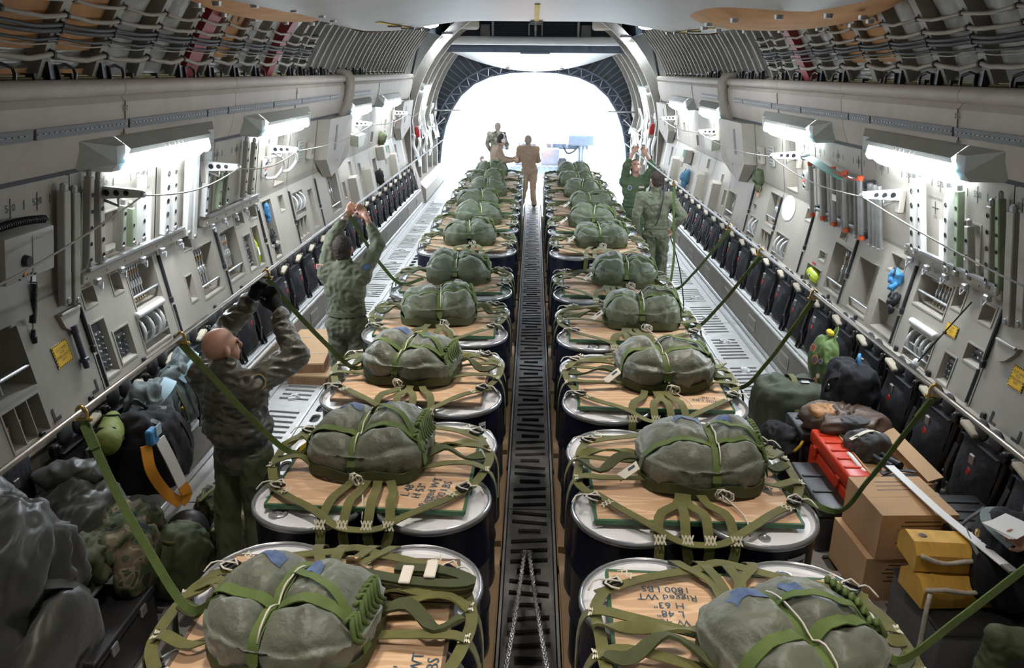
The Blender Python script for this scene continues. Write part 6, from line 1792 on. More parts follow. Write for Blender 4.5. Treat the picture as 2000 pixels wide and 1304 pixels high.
person('man in camouflage jacket standing at the ramp edge, seen from behind', dict(
    pelvis=(-1.02, 22.0, .94), chest=(-1.02, 22.0, 1.22), neck=(-1.0, 22.0, 1.46), head=(-.985, 22.01, 1.595), face=(.3, .95, 0), ground=(0, 0, -.03),
    sL=(-1.21, 22.0, 1.40), sR=(-.83, 22.0, 1.40), eL=(-1.29, 22.02, 1.14), wL=(-1.20, 22.12, .95), hL=(-1.17, 22.18, .88), eR=(-.75, 22.05, 1.14), wR=(-.74, 22.2, 1.0), hR=(-.74, 22.28, .97),
    kL=(-1.11, 22.02, .49), kR=(-.94, 22.0, .49), aL=(-1.12, 22, .08), aR=(-.93, 22, .08)), 'camo_far', None, .018, skin='skin_far', hair='hair_grey', seed=37, cuffs=.95, suit_name='camouflage_uniform')
person('distant person on the apron, only the head showing over the packs', dict(
    pelvis=(-1.85, 29.0, -.68), chest=(-1.85, 29.0, -.40), neck=(-1.85, 29, -.16), head=(-1.85, 29.0, -.02), face=(1, .1, 0), ground=(0, 0, -1.65),
    sL=(-1.85, 29.18, -.22), sR=(-1.85, 28.82, -.22), eL=(-1.85, 29.24, -.5), wL=(-1.75, 29.22, -.72), hL=(-1.72, 29.2, -.8), eR=(-1.85, 28.76, -.5), wR=(-1.75, 28.8, -.72), hR=(-1.72, 28.8, -.8),
    kL=(-1.85, 29.1, -1.15), kR=(-1.85, 28.9, -1.15), aL=(-1.86, 29.1, -1.54), aR=(-1.86, 28.9, -1.54)), 'suit_tan', None, .025, skin='skin_far', hair='hair_dark', seed=41, cuffs=.95)
# ================================================================ bags, cases, cartons, lines
M('raincoat', (0.062, 0.064, 0.055), 0.42, var=.12, scale=5, bump=.4, bscale=9, sheen=.2)
M('bag_olive', (0.075, 0.088, 0.04), 0.75, var=.2, scale=8, bump=.35, bscale=16)
M('duffel', (0.072, 0.082, 0.052), 0.7, var=.15, scale=8, bump=.35, bscale=14)
M('mesh_green', (0.20, 0.24, 0.05), 0.7, var=.25, scale=25)
M('card', (0.52, 0.33, 0.18), 0.85, var=.06, scale=5)
M('card_edge', (0.27, 0.15, 0.075), 0.9, var=.25, scale=60, stretch=(1, 1, .02))
M('orange_case', (0.75, 0.055, 0.015), 0.38, var=.05)
M('case_black', (0.022, 0.021, 0.022), 0.42, var=.15, bump=.1, bscale=80)
M('yellow_wood', (0.68, 0.40, 0.07), 0.65, var=.15, scale=6, stretch=(4, 1, 1))
M('rope', (0.50, 0.46, 0.38), 0.9, var=.2, scale=40)
M('orange_web', (0.80, 0.33, 0.03), 0.6, var=.08)
M('leather', (0.10, 0.06, 0.04), 0.5, var=.3, bump=.3, bscale=18)
M('leather_tan', (0.42, 0.20, 0.07), 0.6, var=.2)
M('vest_grey', (0.13, 0.16, 0.16), 0.7, var=.3, scale=9, bump=.3, bscale=18)
M('light_blue', (0.32, 0.46, 0.52), 0.7, var=.1)
M('helmet_lens', (.55, .6, .5), .15)
M('grey_cloth', (0.10, 0.10, 0.105), .8, var=.15)
M('bag_patch', (0.13, 0.20, 0.055), .6, var=.18, bump=.4, bscale=14)

def drape(mb, c, d, seed, nz=.10, fz=3.5, e=.8, nu=64, nv=42, flat=.45, rot=None, ridge=.6):
    # crumpled cloth heap: flattened blob with sharp folds
    def fn(p):
        q = Vector((p.x * fz + seed * 3.1, p.y * fz, p.z * fz * .6))
        w_ = Vector((noise.noise(q * .7), noise.noise(q * .7 + Vector((9, 2, 4))), 0)) * 1.3
        k = noise.noise(q) * nz * .9 + (abs(noise.noise(q * 1.7 + w_ + Vector((5, 1, seed)))) * -1.3 + .3) * nz * ridge * 1.5 + (abs(noise.noise(q * 4.2 + w_ * 2)) * -1 + .25) * nz * .5
        p = p + p.normalized() * k
        p.z = max(p.z, -d[2] * flat)
        return p
    return mb.blob(c, d, nu, nv, e, fn=fn, rot=rot)
def soft(name, label, cat, loc, d, mt, seed, part='cloth', rz=0, **kw):
    t = thing(name, label, cat, loc, rz)
    drape(MB(), (0, 0, d[2] * kw.get('flat', .45)), d, seed, **kw).build(part, mt, t, smooth=180)
    return t
# ---- unfolded seats by the bald man's wall, carrying the gear
for i, y in enumerate((2.62, 3.18, 3.74)):
    t = thing('lowered_seat', '%s lowered black seat under the piled coats' % ['nearest', 'middle', 'farthest'][i], 'seat', (0, y, 0), 0, 'lowered seats')
    MB().rbox((-2.60, 0, .43), (.62, .50, .05), .015, 2).build('seat_pan', 'seat_cloth', t, smooth=50)
    for q in (-.255, .255): MB().tube([(-2.28, q, .43), (-2.92, q, .43)], .014, 8).build('side_tube', 'steel', t, smooth=60)
    MB().tube([(-2.29, -.255, .43), (-2.29, .255, .43)], .014, 8).build('front_tube', 'alu', t, smooth=60)
    for q in (-.24, .24): MB().tube([(-2.30, q, .42), (-2.66, q, .06)], .012, 8).build('leg', 'steel', t, smooth=60)
    MB().rbox((-2.93, 0, .70), (.04, .46, .46), .02, 2).build('backrest', 'seat_cloth', t, smooth=50)
    MB().rbox((-2.90, .06, .82), (.012, .05, .06), .004, 1).build('belt_buckle', 'steel', t)
t = soft('raincoat', 'large grey-green waterproof coat heaped in the near corner', 'coat', (-2.60, 3.02, .455), (.72, .85, .80), 'raincoat', 3, nz=.12, fz=3.2, nu=96, nv=60, flat=.38)
MB().ribbon(curve_pts([(.2, -.3, .50), (.33, -.1, .36), (.37, .1, .22), (.36, .25, .05)], 14), .05, .008, Vector((1, 0, 1))).build('seam_band', 'raincoat', t, smooth=60)
drape(MB(), (.36, -.05, -.05), (.18, .6, .5), 8, .06, 4, .8, 24, 18, .5).build('hanging_tail', 'raincoat', t, smooth=180)
t = soft('green_jacket', 'small bright olive jacket wedged beside the heaped waterproof coat', 'jacket', (-2.42, 3.50, .455), (.26, .34, .26), 'bag_olive', 5, nz=.08, fz=6, flat=.3)
t = soft('grey_jacket', 'dark grey jacket lying behind the camouflage one', 'jacket', (-2.70, 3.86, .455), (.50, .52, .36), 'raincoat', 12, nz=.12, fz=4, flat=.34); drape(MB(), (.0, .15, .33), (.36, .26, .14), 9, .06, 5).build('hood', 'raincoat', t, smooth=180)
t = soft('camouflage_jacket', 'woodland camouflage jacket spilling off the lowered seat', 'jacket', (-2.44, 3.78, .455), (.50, .55, .24), 'camo', 15, nz=.10, fz=4.5, flat=.3)
drape(MB(), (.24, -.1, -.06), (.16, .42, .36), 21, .05, 6, .8, 24, 18, .5).build('hanging_sleeve', 'camo', t, smooth=180)
t = soft('stuff_sack', 'olive drawstring sack standing on the floor plates', 'sack', (-2.13, 3.98, .0), (.36, .40, .46), 'bag_olive', 22, nz=.06, fz=5, flat=.42)
MB().tube([(.10 * math.cos(a), .11 * math.sin(a), .40) for a in range(6)], .012, 6, closed=True).build('drawstring', 'web', t, smooth=180)
t = thing('flight_helmet', 'dark helmet with pale visor on the sack behind', 'helmet', (-2.24, 4.34, .0))
MB().blob((0, 0, .17), (.27, .31, .30), 24, 16).build('shell', 'case_black', t, smooth=180); MB().blob((.07, -.10, .20), (.14, .10, .09), 16, 10).build('visor', 'helmet_lens', t, smooth=180); MB().tube(curve_pts([(-.12, .0, .08), (0, -.16, .03), (.12, 0, .08)], 10), .012, 6).build('chin_strap', 'black_rubber', t, smooth=180)
t = soft('camouflage_pouch', 'camouflage pouch behind the dark helmet', 'pouch', (-2.12, 4.62, 0), (.32, .30, .36), 'camo', 31, nz=.06, fz=7, flat=.4); MB().ribbon(curve_pts([(-.1, -.1, .30), (0, 0, .36), (.1, .1, .30)], 8), .03, .006).build('strap', 'web', t)
t = soft('camouflage_pouch', 'small camouflage bag between the drums and the bald man', 'pouch', (-1.98, 4.45, 0), (.22, .30, .30), 'camo', 33, nz=.06, fz=7, flat=.4)
t = thing('backpack', 'black backpack with orange and white strap on the ledge', 'backpack', (-2.56, 4.62, .365))
drape(MB(), (0, 0, .26), (.42, .46, .58), 41, .05, 5, .65, flat=.44).build('body', 'black_cloth', t, smooth=180); drape(MB(), (.16, -.02, .20), (.18, .34, .30), 43, .03, 6, .7).build('pocket', 'black_cloth', t, smooth=180)
for q in (-.1, .1): MB().ribbon(curve_pts([(-.05, q, .52), (.14, q, .50), (.24, q * 1.1, .30), (.20, q * 1.3, .08)], 12), .05, .012, Vector((1, 0, .5))).build('shoulder_strap', 'black_rubber', t, smooth=60)
MB().tube(curve_pts([(-.1, -.05, .54), (-.05, 0, .62), (0, .05, .54)], 8), .012, 6).build('grab_handle', 'black_rubber', t, smooth=180)
t = thing('luggage_strap', 'orange and white folded strap hanging over the black backpack', 'strap', (-2.34, 4.30, .40))
MB().ribbon(curve_pts([(-.02, -.08, .46), (.0, -.10, .30), (.03, -.02, .10), (.07, .06, -.02)], 14), .07, .008, Vector((.8, -.5, .3))).build('orange_band', 'orange_web', t, smooth=60)
MB().ribbon(curve_pts([(.02, .02, .46), (.06, .04, .30), (.09, .08, .10)], 10), .075, .008, Vector((.9, -.4, .3))).build('white_band', 'paper_white', t, smooth=60); MB().ribbon(curve_pts([(.09, .08, .10), (.10, .10, .02), (.07, .06, -.02)], 6), .08, .008, Vector((.9, -.4, .3))).build('orange_loop', 'orange_web', t, smooth=60)
MB().rbox((.0, -.03, .50), (.05, .09, .10), .01, 1).build('blue_clip', 'blue', t); MB().rbox((.03, .0, .53), (.01, .07, .07), .003, 1).build('label_tag', 'light_blue', t)
t = thing('mesh_roll', 'bright green rolled mesh lying above the black backpack', 'roll', (-2.66, 4.36, .86), rot=(0, 0, R(20)))
MB().tube(curve_pts([(0, -.20, 0), (.01, -.05, .01), (0, .12, 0), (-.02, .34, .0)], 12), [.03, .075, .08, .08, .08, .08, .078, .078, .075, .07, .06, .045, .02], 14).build('roll', 'mesh_green', t, smooth=180)
for q in (-.08, .12): MB().tube([(.092 * math.cos(a), q, .092 * math.sin(a)) for a in range(6)], .008, 5, closed=True).build('band', 'web_dark', t, smooth=180)
for i, (y, z, sc) in enumerate(((4.93, .50, 1.0), (5.45, .50, 1.05))):
    t = thing('survival_vest', ['grey survival vest with pale blue collar hung over the seats, nearer one', 'grey-green harness vest hung over the seats, farther one'][i], 'vest', (-2.66, y, z), 0)
    drape(MB(), (0, 0, .20 * sc), (.26, .46, .52), 51 + i, .09, 5, .7, flat=.5).build('shell', 'vest_grey', t, smooth=180)
    MB().ribbon(curve_pts([(.06, -.18, .36), (.12, -.05, .44), (.10, .10, .46), (.02, .2, .40)], 12), .09, .014, Vector((.6, 0, 1))).build('collar', 'light_blue', t, smooth=60)
    for k in range(4): MB().ribbon(curve_pts([(.10, -.18 + k * .11, .40), (.17, -.16 + k * .1, .20), (.15, -.15 + k * .11, -.02)], 10), .035, .008, Vector((1, 0, .2))).build('webbing', 'web_dark' if k % 2 else 'black_rubber', t, smooth=60)
    for k in range(3): MB().rbox((.175, -.12 + k * .12, .10 + .06 * (k % 2)), (.02, .05, .07), .008, 1).build('buckle', 'alu' if k == 0 else 'black_rubber', t)
    MB().rbox((.14, .16, .22), (.03, .04, .03), .008, 1).build('yellow_tab', 'yellow', t)
    drape(MB(), (.12, .02, .06), (.14, .20, .22), 55 + i, .03, 7, .7).build('pouch', 'black_cloth', t, smooth=180)
t = thing('equipment_case', 'glossy black case on the floor beneath the camouflage jacket', 'case', (-2.33, 3.32, 0))
MB().rbox((0, 0, .13), (.44, .62, .26), .025, 2).build('body', 'case_black', t, smooth=50); MB().rbox((0, 0, .275), (.45, .63, .05), .02, 2).build('lid', 'case_black', t, smooth=50)
for q in (-.15, .15): MB().rbox((.226, q, .25), (.02, .06, .06), .005, 1).build('latch', 'steel', t)
t = thing('wooden_box', 'reddish brown box corner at the very front by the coat', 'box', (-2.36, 2.62, .0)); MB().rbox((0, 0, .17), (.40, .36, .34), .01, 1).build('body', 'leather', t); MB().rbox((0, 0, .35), (.42, .38, .03), .008, 1).build('lid', 'leather', t)
# chain lying on the floor plates
t = thing('floor_chain', 'loose pale chain on the floor plates beside the nearest load', 'chain', (-1.62, 2.75, .012))
ch_ = MB()
for i in range(26):
    a = i * .42; c = Vector((.13 * math.cos(a) * (1 - i / 40), .22 * math.sin(a * .8) * (1 - i / 50) + .01 * i, 0))
    q = Matrix.Rotation(a, 3, 'Z') @ Matrix.Rotation(R(90 * (i % 2)), 3, 'X')
    ch_.tube([c + q @ Vector((.022 * math.cos(k / 7 * 2 * PI), .014 * math.sin(k / 7 * 2 * PI), 0)) for k in range(7)], .0055, 4, closed=True)
ch_.build('links', 'alu', t, smooth=180, kind='stuff')
# ---- flat cartons behind the bald man
for i, (x, y, rz, z) in enumerate(((-2.40, 7.90, R(6), .105), (-2.24, 7.84, R(-3), 0))):
    t = thing('flat_carton_bundle', ['upper tied bundle of flat brown cartons on the floor', 'lower bundle of flat cartons showing beneath the upper one'][i], 'cartons', (x, y, z), rz)
    for k in range(6):
        MB().box((0, 0, .010 + k * .017), (.44, 1.12, .0155)).build('carton', 'card' if k == 5 else 'card_edge', t)
    for q in (-.28, .26): MB().tube([(-.225, q, 0), (-.225, q, .106), (.225, q + .02, .106), (.225, q, 0)], .003, 4).build('string', 'cord', t)
# ---- orange case's side: bags and cases
t = thing('duffel_bag', 'dark green duffel bag on the floor behind the orange case', 'bag', (2.30, 6.42, 0))
drape(MB(), (0, 0, .24), (.68, .52, .54), 61, .05, 4, .62, flat=.44).build('body', 'duffel', t, smooth=180)
MB().ribbon(curve_pts([(-.05, -.28, .04), (-.02, -.29, .30), (0, -.10, .50), (0, .12, .50), (.02, .27, .28)], 16), .05, .006, [Vector((0, -1, .2))] * 6 + [Vector((0, 0, 1))] * 8 + [Vector((0, 1, .2))] * 3).build('carry_strap', 'web', t, smooth=60)
MB().tube(curve_pts([(-.3, -.05, .42), (-.1, -.02, .50), (.15, .0, .50), (.30, .02, .42)], 14), .008, 5).build('zip', 'black', t); MB().rbox((.08, -.10, .515), (.07, .04, .012), .004, 1).build('clip', 'alu', t)
t = thing('patch_bag', 'bright green helmet bag covered in round patches hanging on a seat', 'bag', (2.60, 6.52, .45))
drape(MB(), (0, 0, .18), (.18, .36, .46), 65, .05, 5, .75, flat=.46).build('body', 'bag_patch', t, smooth=180)
MB().ribbon(curve_pts([(.02, -.06, .36), (.08, .0, .50), (.04, .1, .36)], 8), .03, .006, Vector((-1, 0, 0))).build('handle', 'bag_patch', t); MB().rbox((.03, .04, .44), (.05, .10, .05), .015, 1).build('yellow_ear_plug_case', 'yellow', t)
for (y, z, w, ms, shp) in ((-.03, .22, .085, ['gold', 'patch_red', 'patch_blue'], 'round'), (.05, .30, .06, ['patch_cream', 'patch_red'], 'flag'), (-.12, .10, .05, ['leather_tan', 'patch_cream'], 'shield'), (-.13, .24, .05, ['patch_cream', 'patch_blue'], 'round'), (-.08, .04, .06, ['leather_tan'], 'round')):
    patch(t, (-.108 + abs(y) * .12, y - .02, z), (-1, -.35, .25), (0, 0, 1), w, w, ms, 'patch', shp)
t = thing('backpack', 'black backpack leaning on the seats beside the patch bag', 'backpack', (2.58, 5.86, .365))
drape(MB(), (0, 0, .24), (.34, .46, .54), 71, .05, 5, .65, flat=.44).build('body', 'black_cloth', t, smooth=180); drape(MB(), (-.15, -.03, .16), (.14, .30, .26), 73, .03, 6, .7).build('pocket', 'black_cloth', t, smooth=180)
MB().ribbon(curve_pts([(-.10, -.15, .46), (-.2, -.05, .40), (-.2, .05, .2)], 10), .045, .010, Vector((-1, 0, .3))).build('shoulder_strap', 'black_rubber', t, smooth=60); MB().rbox((-.19, .0, .30), (.02, .04, .05), .006, 1).build('buckle', 'alu', t); MB().tube(curve_pts([(.0, -.08, .48), (.0, -.05, .58), (.05, .05, .55), (.05, .1, .48)], 10), .013, 6).build('blue_cord', 'blue', t, smooth=180)
def hard_case(label, loc, d, mt, rz=0, ribs=3, handle=True):
    t = thing('hard_case', label, 'case', loc, rz)
    MB().rbox((0, 0, d[2] * .38), (d[0], d[1], d[2] * .76), .025, 2).build('body', mt, t, smooth=50)
    lid = MB().rbox((0, 0, d[2] * .88), (d[0] + .008, d[1] + .008, d[2] * .22), .022, 2).build('lid', mt, t, smooth=50)
    for i in range(ribs): MB().rbox((0, -d[1] / 2 + (i + 1) * d[1] / (ribs + 1), d[2] * .995), (d[0] * .8, .03, .014), .005, 1).build('rib', mt, lid)
    for q in (-.3, .3): MB().rbox((-d[0] / 2 - .008, q * d[1], d[2] * .76), (.02, .06, .07), .006, 1).build('latch', mt, lid)
    if handle: MB().tube(curve_pts([(-d[0] / 2, -.08, d[2] * .5), (-d[0] / 2 - .035, -.07, d[2] * .5), (-d[0] / 2 - .035, .07, d[2] * .5), (-d[0] / 2, .08, d[2] * .5)], 10), .012, 6).build('handle', mt, t, smooth=180)
    return t
hard_case('bright orange-red plastic hard case standing among the black ones', (2.20, 5.02, .02), (.16, .74, .50), 'orange_case', 0, 5)
hard_case('long black plastic case on the floor in front of the orange case', (2.02, 4.86, 0), (.20, .66, .34), 'case_black', 0, 2)
hard_case('grey-black plastic case under the brown leather jacket', (2.24, 5.62, 0), (.34, .40, .46), 'case_black', 0, 2)
hard_case('black plastic case standing on the ledge beside the seats, above the backpack', (2.62, 4.16, .365), (.34, .40, .20), 'case_black', 0, 3)
t = thing('strap_bag', 'black strap bag with yellow buckle next to the leather jacket', 'bag', (1.98, 5.62, 0)); drape(MB(), (0, 0, .2), (.28, .40, .46), 81, .05, 6, .7, flat=.43).build('body', 'black_cloth', t, smooth=180); MB().tube(curve_pts([(.05, -.2, .3), (.08, -.22, .36), (.12, -.18, .40)], 8), .012, 6).build('yellow_buckle', 'yellow', t, smooth=180)
t = soft('leather_jacket', 'brown leather jacket with tan patch thrown over the cases', 'jacket', (2.38, 5.48, .47), (.56, .46, .22), 'leather', 85, nz=.08, fz=5, flat=.3); drape(MB(), (-.14, .02, .13), (.20, .18, .10), 87, .03, 8).build('tan_panel', 'leather_tan', t, smooth=180); drape(MB(), (.02, -.14, .10), (.34, .14, .12), 88, .03, 8).build('dark_sleeve', 'grey_cloth', t, smooth=180)
# cardboard boxes
t = thing('open_carton', 'open brown carton holding a helmet and binoculars', 'box', (2.46, 4.92, 0))
for (c, s_) in (((0, -.36, .26), (.36, .01, .52)), ((0, .36, .26), (.36, .01, .52)), ((-.18, 0, .26), (.01, .72, .52)), ((.18, 0, .26), (.01, .72, .52)), ((0, 0, .44), (.35, .71, .01))): MB().box(c, s_).build('board', 'card', t)
MB().box((.19, .02, .545), (.10, .74, .008), Matrix.Rotation(R(-20), 3, 'Y')).build('flap', 'card', t)
t = thing('helmet_bag', 'grey rolled helmet cover in the open carton', 'cover', (2.40, 5.08, .445)); drape(MB(), (0, 0, .09), (.30, .22, .20), 91, .04, 7, .8).build('cloth', 'grey_cloth', t, smooth=180); MB().ribbon(curve_pts([(-.14, -.06, .16), (0, -.02, .21), (.14, .02, .16)], 8), .03, .006).build('band', 'paper', t)
t = thing('binoculars', 'black binoculars lying in the open carton', 'binoculars', (2.44, 4.82, .50), R(20))
for q in (-.035, .035): MB().tube([(q, -.08, .04), (q, .02, .04), (q, .03, .04), (q, .09, .045)], [.032, .030, .024, .018], 14).build('barrel', 'black', t, smooth=40)
MB().rbox((0, 0, .04), (.06, .05, .02), .006, 1).build('bridge', 'black', t)
for q in (-.035, .035): MB().lathe([(0, -.082), (.026, -.082)], 12, (q, 0, .04), None).build('objective_ring', 'alu', t) if False else None
t = thing('camera_strap', 'coiled dark straps under the binoculars', 'strap', (2.48, 4.68, .455)); 
for k in range(4): MB().ribbon(curve_pts([(-.12, -.06 + k * .03, .01 + k * .014), (0, -.09 + k * .05, .03 + k * .012), (.12, -.03 + k * .03, .012 + k * .014)], 8), .035, .008).build('coil', 'grey_cloth' if k % 2 else 'black_rubber', t, smooth=60)
t = thing('plastic_hoop', 'white curved plastic rim leaning at the carton edge', 'frame', (2.27, 4.85, .44)); MB().tube(curve_pts([(0, .22, .02), (-.03, .1, .08), (-.02, -.08, .07), (.03, -.22, .02)], 14), .016, 8).build('rim', 'paper_white', t, smooth=180)
def carton(label, loc, d, lines):
    t = thing('ration_carton', label, 'box', loc, R(3))
    MB().box((0, 0, d[2] / 2), d).build('case', 'card', t); MB().box((0, 0, d[2] + .0008), (d[0] * .98, .045, .001)).build('tape_strip', 'card', t)
    for k, (face, n) in enumerate(lines):
        for i in range(n):
            m_ = MB(); w = .22 + .1 * ((i * 7) % 3) / 3
            if face == 'front': m_.box((.02, -d[1] / 2 - .001, d[2] * .85 - i * .028), (d[0] * .7 * (w / .32), .001, .007))
            else: m_.box((.0, d[1] * .35 - i * .05, d[2] + .0016), (d[0] * .6 * (w / .32), .007, .001))
            m_.build('print_line', 'leather', t)
    return t
carton('upper brown ration carton with printed text, beneath the white blade', (2.28, 4.26, .305), (.46, .46, .30), [('front', 7), ('top', 3)])
carton('lower brown ration carton under the printed one', (2.24, 4.27, 0), (.46, .46, .30), [('front', 5)])
# yellow chocks with rope
t = thing('support_box', 'dark low box under the yellow wooden chocks', 'box', (2.38, 3.62, 0)); MB().rbox((0, 0, .16), (.52, .56, .32), .015, 2).build('body', 'grey_cloth', t, smooth=50); MB().rbox((0, 0, .325), (.53, .57, .02), .008, 1).build('lid', 'case_black', t)
for i, (y, z, rz) in enumerate(((3.74, .500, R(-3)), (3.66, .340, R(4)))):
    t = thing('wheel_chock', ['upper yellow wooden wheel chock tied with rope', 'lower yellow wooden wheel chock with rope below'][i], 'chock', (2.33, y, z), rz)
    MB().prism([(-.12, 0), (.12, 0), (.12, .10), (.06, .15), (-.06, .15), (-.12, .10)], 'x', -.24, .24).build('block', 'yellow_wood', t)
    MB().lathe([(0, .003), (.018, .002), (.024, 0)], 12, (-.17, 0, .151)).build('rope_hole', 'leather', t)
    MB().tube(curve_pts([(-.22, -.125, .10), (-.10, -.14, .07), (.05, -.135, .09), (.22, -.13, .06)] if i == 0 else [(-.24, -.125, .12), (-.15, -.15, .14), (.0, -.14, .11), (.2, -.13, .13)], 14), .013, 7).build('rope', 'rope', t, smooth=180)
    if i == 1: MB().tube(curve_pts([(-.22, -.14, .11), (-.25, -.18, .02), (-.26, -.20, -.15), (-.28, -.22, -.32)], 12), .013, 7).build('rope_tail', 'rope', t, smooth=180)
t = thing('metal_blade', 'long white-painted blade lying across the cartons and chocks', 'blade', (0, 0, 0)); MB().ribbon([(2.36, 4.62, .615), (2.37, 4.0, .655), (2.41, 3.42, .70)], .055, .006).build('blade', 'paper_white', t); MB().ribbon([(2.41, 3.42, .70), (2.42, 3.36, .70)], .05, .012).build('end_cap', 'steel', t)
t = thing('backpack', 'black and grey backpack with brass padlock next to the chocks', 'backpack', (2.60, 3.66, .365), R(-15))
drape(MB(), (0, 0, .22), (.34, .44, .48), 95, .04, 5, .65, flat=.44).build('body', 'black_cloth', t, smooth=180); drape(MB(), (-.12, -.06, .17), (.18, .30, .30), 97, .02, 6, .6).build('pocket', 'black_cloth', t, smooth=180)
MB().ribbon(curve_pts([(-.08, -.20, .40), (-.16, -.05, .43), (-.12, .12, .42), (-.02, .20, .40)], 12), .05, .01, Vector((-.5, 0, 1))).build('grey_trim', 'vest_grey', t, smooth=60)
MB().ribbon(curve_pts([(-.21, -.16, .30), (-.22, -.02, .31), (-.21, .10, .30)], 8), .018, .006, Vector((-1, -.2, .2))).build('grey_piping', 'vest_grey', t)
MB().rbox((-.2, -.06, .37), (.02, .035, .035), .005, 1).build('padlock', 'brass', t); MB().ribbon(curve_pts([(-.12, .17, .40), (-.2, .2, .25), (-.16, .21, .08)], 10), .04, .01, Vector((-1, .3, 0))).build('shoulder_strap', 'grey_cloth', t, smooth=60)
# ---- seated person at the picture's edge, holding papers
t, V, o, HR, TR, hc = person('seated person in dark green at the frame edge, hand holding white papers', dict(
    pelvis=(2.72, 2.78, .52), chest=(2.74, 2.76, .82), neck=(2.70, 2.78, 1.06), head=(2.66, 2.80, 1.19), face=(-.8, .35, -.4),
    sL=(2.66, 2.58, .98), sR=(2.66, 2.98, .98), eR=(2.60, 3.22, .82), wR=(2.52, 3.40, .83), hR=(2.46, 3.45, .84), nR=(0, 0, 1), eL=(2.48, 2.58, .78), wL=(2.44, 2.84, .80), hL=(2.44, 2.95, .80), nL=(0, 0, 1),
    hipR=(2.66, 2.92, .50), hipL=(2.66, 2.66, .50), kR=(2.24, 3.08, .52), kL=(2.24, 2.60, .52), aR=(2.20, 3.08, .10), aL=(2.22, 2.60, .10), fR=(-1, .1, 0), fL=(-1, 0, 0)), 'bag_olive', None, .012, seed=77, cuffs=.9, origin=(2.72, 2.78, 0))
t = thing('papers', 'white folded papers held at the right edge of the frame', 'papers', (2.46, 3.46, .87), R(20))
for k in range(3): MB().box((.0, .04, .004 * k), (.20, .16, .003), R(6 * k)).build('sheet', 'paper_white', t)

# ---- anchor cables with static line hooks
AN = {-1: (1.62, 1.885), 1: (1.64, 1.835)}
for sd_ in (-1, 1):
    x, z = AN[sd_]
    t = thing('anchor_cable', 'taut grey anchor cable running the length of the hold, ' + SIDE[sd_], 'cable', (0, 0, 0))
    MB().tube([(sd_ * x, y, z + .00 * y) for y in (.9, 5, 10, 15, 19.4)], .0105, 8).build('cable', 'steel', t, smooth=180)
def clevis(t, c):
    c = Vector(c); k_ = .68
    Vector_ = Vector
    def Vector3(v): return Vector_(v) * k_
    MB().tube(curve_pts([c + Vector3((-.022, 0, -.05)), c + Vector3((-.026, 0, .0)), c + Vector3((0, 0, .03)), c + Vector3((.026, 0, 0)), c + Vector3((.022, 0, -.05))], 12), .0065, 7).build('shackle', 'brass', t, smooth=180)
    MB().tube([c + Vector3((-.04, 0, -.045)), c + Vector3((.04, 0, -.045))], .007, 8).build('pin', 'brass', t, smooth=60)
    for q in (-.042, .042): MB().blob(c + Vector3((q, 0, -.045)), (.016, .02, .02), 8, 6).build('pin_head', 'brass', t, smooth=180)
def static_line(label, pts, w=.030):
    t = thing('static_line', label, 'strap', (0, 0, 0), group='green static lines')
    clevis(t, pts[0])
    p = [Vector(q) for q in pts]; p[0] = p[0] - Vector((0, 0, .04))
    n_ = len(p) - 2
    p = [p[0]] + [p[i].lerp(p[0].lerp(p[n_], i / n_), .8) for i in range(1, n_)] + p[n_:]
    c = curve_pts(p, 28)
    MB().ribbon(c, w, .005, Vector((.3, -1, .35))).build('webbing', 'web_green', t, smooth=60)
    MB().ribbon(c[0:4], w * 1.15, .012, Vector((.3, -1, .35))).build('stitched_end', 'web_green', t, smooth=60)
xl, zl = AN[-1]; xr, zr = AN[1]
static_line('green static line from the nearest brass shackle down to the first pack, bald side', [(-xl, 2.50, zl), (-1.60, 2.44, 1.60), (-1.45, 2.34, 1.36), (-1.22, 2.27, 1.235), (-1.08, 2.24, 1.30)])
static_line("green static line hanging across the bald man's back to the second pack", [(-xl, 3.33, zl), (-1.60, 3.46, 1.62), (-1.50, 3.55, 1.36), (-1.28, 3.62, 1.16), (-1.14, 3.62, 1.15)])
static_line("green static line from the bald man's gloves down to the third pack", [(-xl, 4.52, zl), (-1.56, 4.62, 1.60), (-1.44, 4.76, 1.34), (-1.22, 4.88, 1.14), (-1.10, 4.92, 1.16)])
static_line("green static line hanging from the second man's hands", [(-xl, 6.74, zl), (-1.58, 6.8, 1.5), (-1.5, 6.95, 1.2), (-1.25, 7.1, 1.13), (-1.05, 7.2, 1.16)])
static_line('green static line sweeping across the lower corner to the first pack, case side', [(xr, 2.05, zr), (1.52, 2.10, 1.56), (1.38, 2.12, 1.34), (1.24, 2.14, 1.20), (1.14, 2.16, 1.24)])
static_line('green static line past the cartons to the second pack, case side', [(xr, 2.98, zr), (1.60, 3.02, 1.55), (1.56, 3.10, 1.25), (1.46, 3.30, 1.06), (1.24, 3.50, 1.10)])
static_line('green static line in front of the patch bag to the third pack', [(xr, 4.42, zr), (1.60, 4.55, 1.45), (1.56, 4.70, 1.18), (1.40, 4.82, 1.07), (1.22, 4.86, 1.12)])
static_line('green static line stretched to the fourth pack, case side', [(xr, 5.55, zr), (1.60, 5.75, 1.5), (1.52, 5.95, 1.2), (1.35, 6.08, 1.08), (1.2, 6.12, 1.12)])
static_line('green static line stretched to the fifth pack, case side', [(xr, 6.5, zr), (1.60, 6.75, 1.5), (1.52, 7.0, 1.2), (1.38, 7.25, 1.08), (1.2, 7.35, 1.12)])
static_line('far green static line beside the man with hand on hip', [(xr, 9.2, zr), (1.66, 9.25, 1.4), (1.72, 9.3, .9), (1.66, 9.2, .35)])
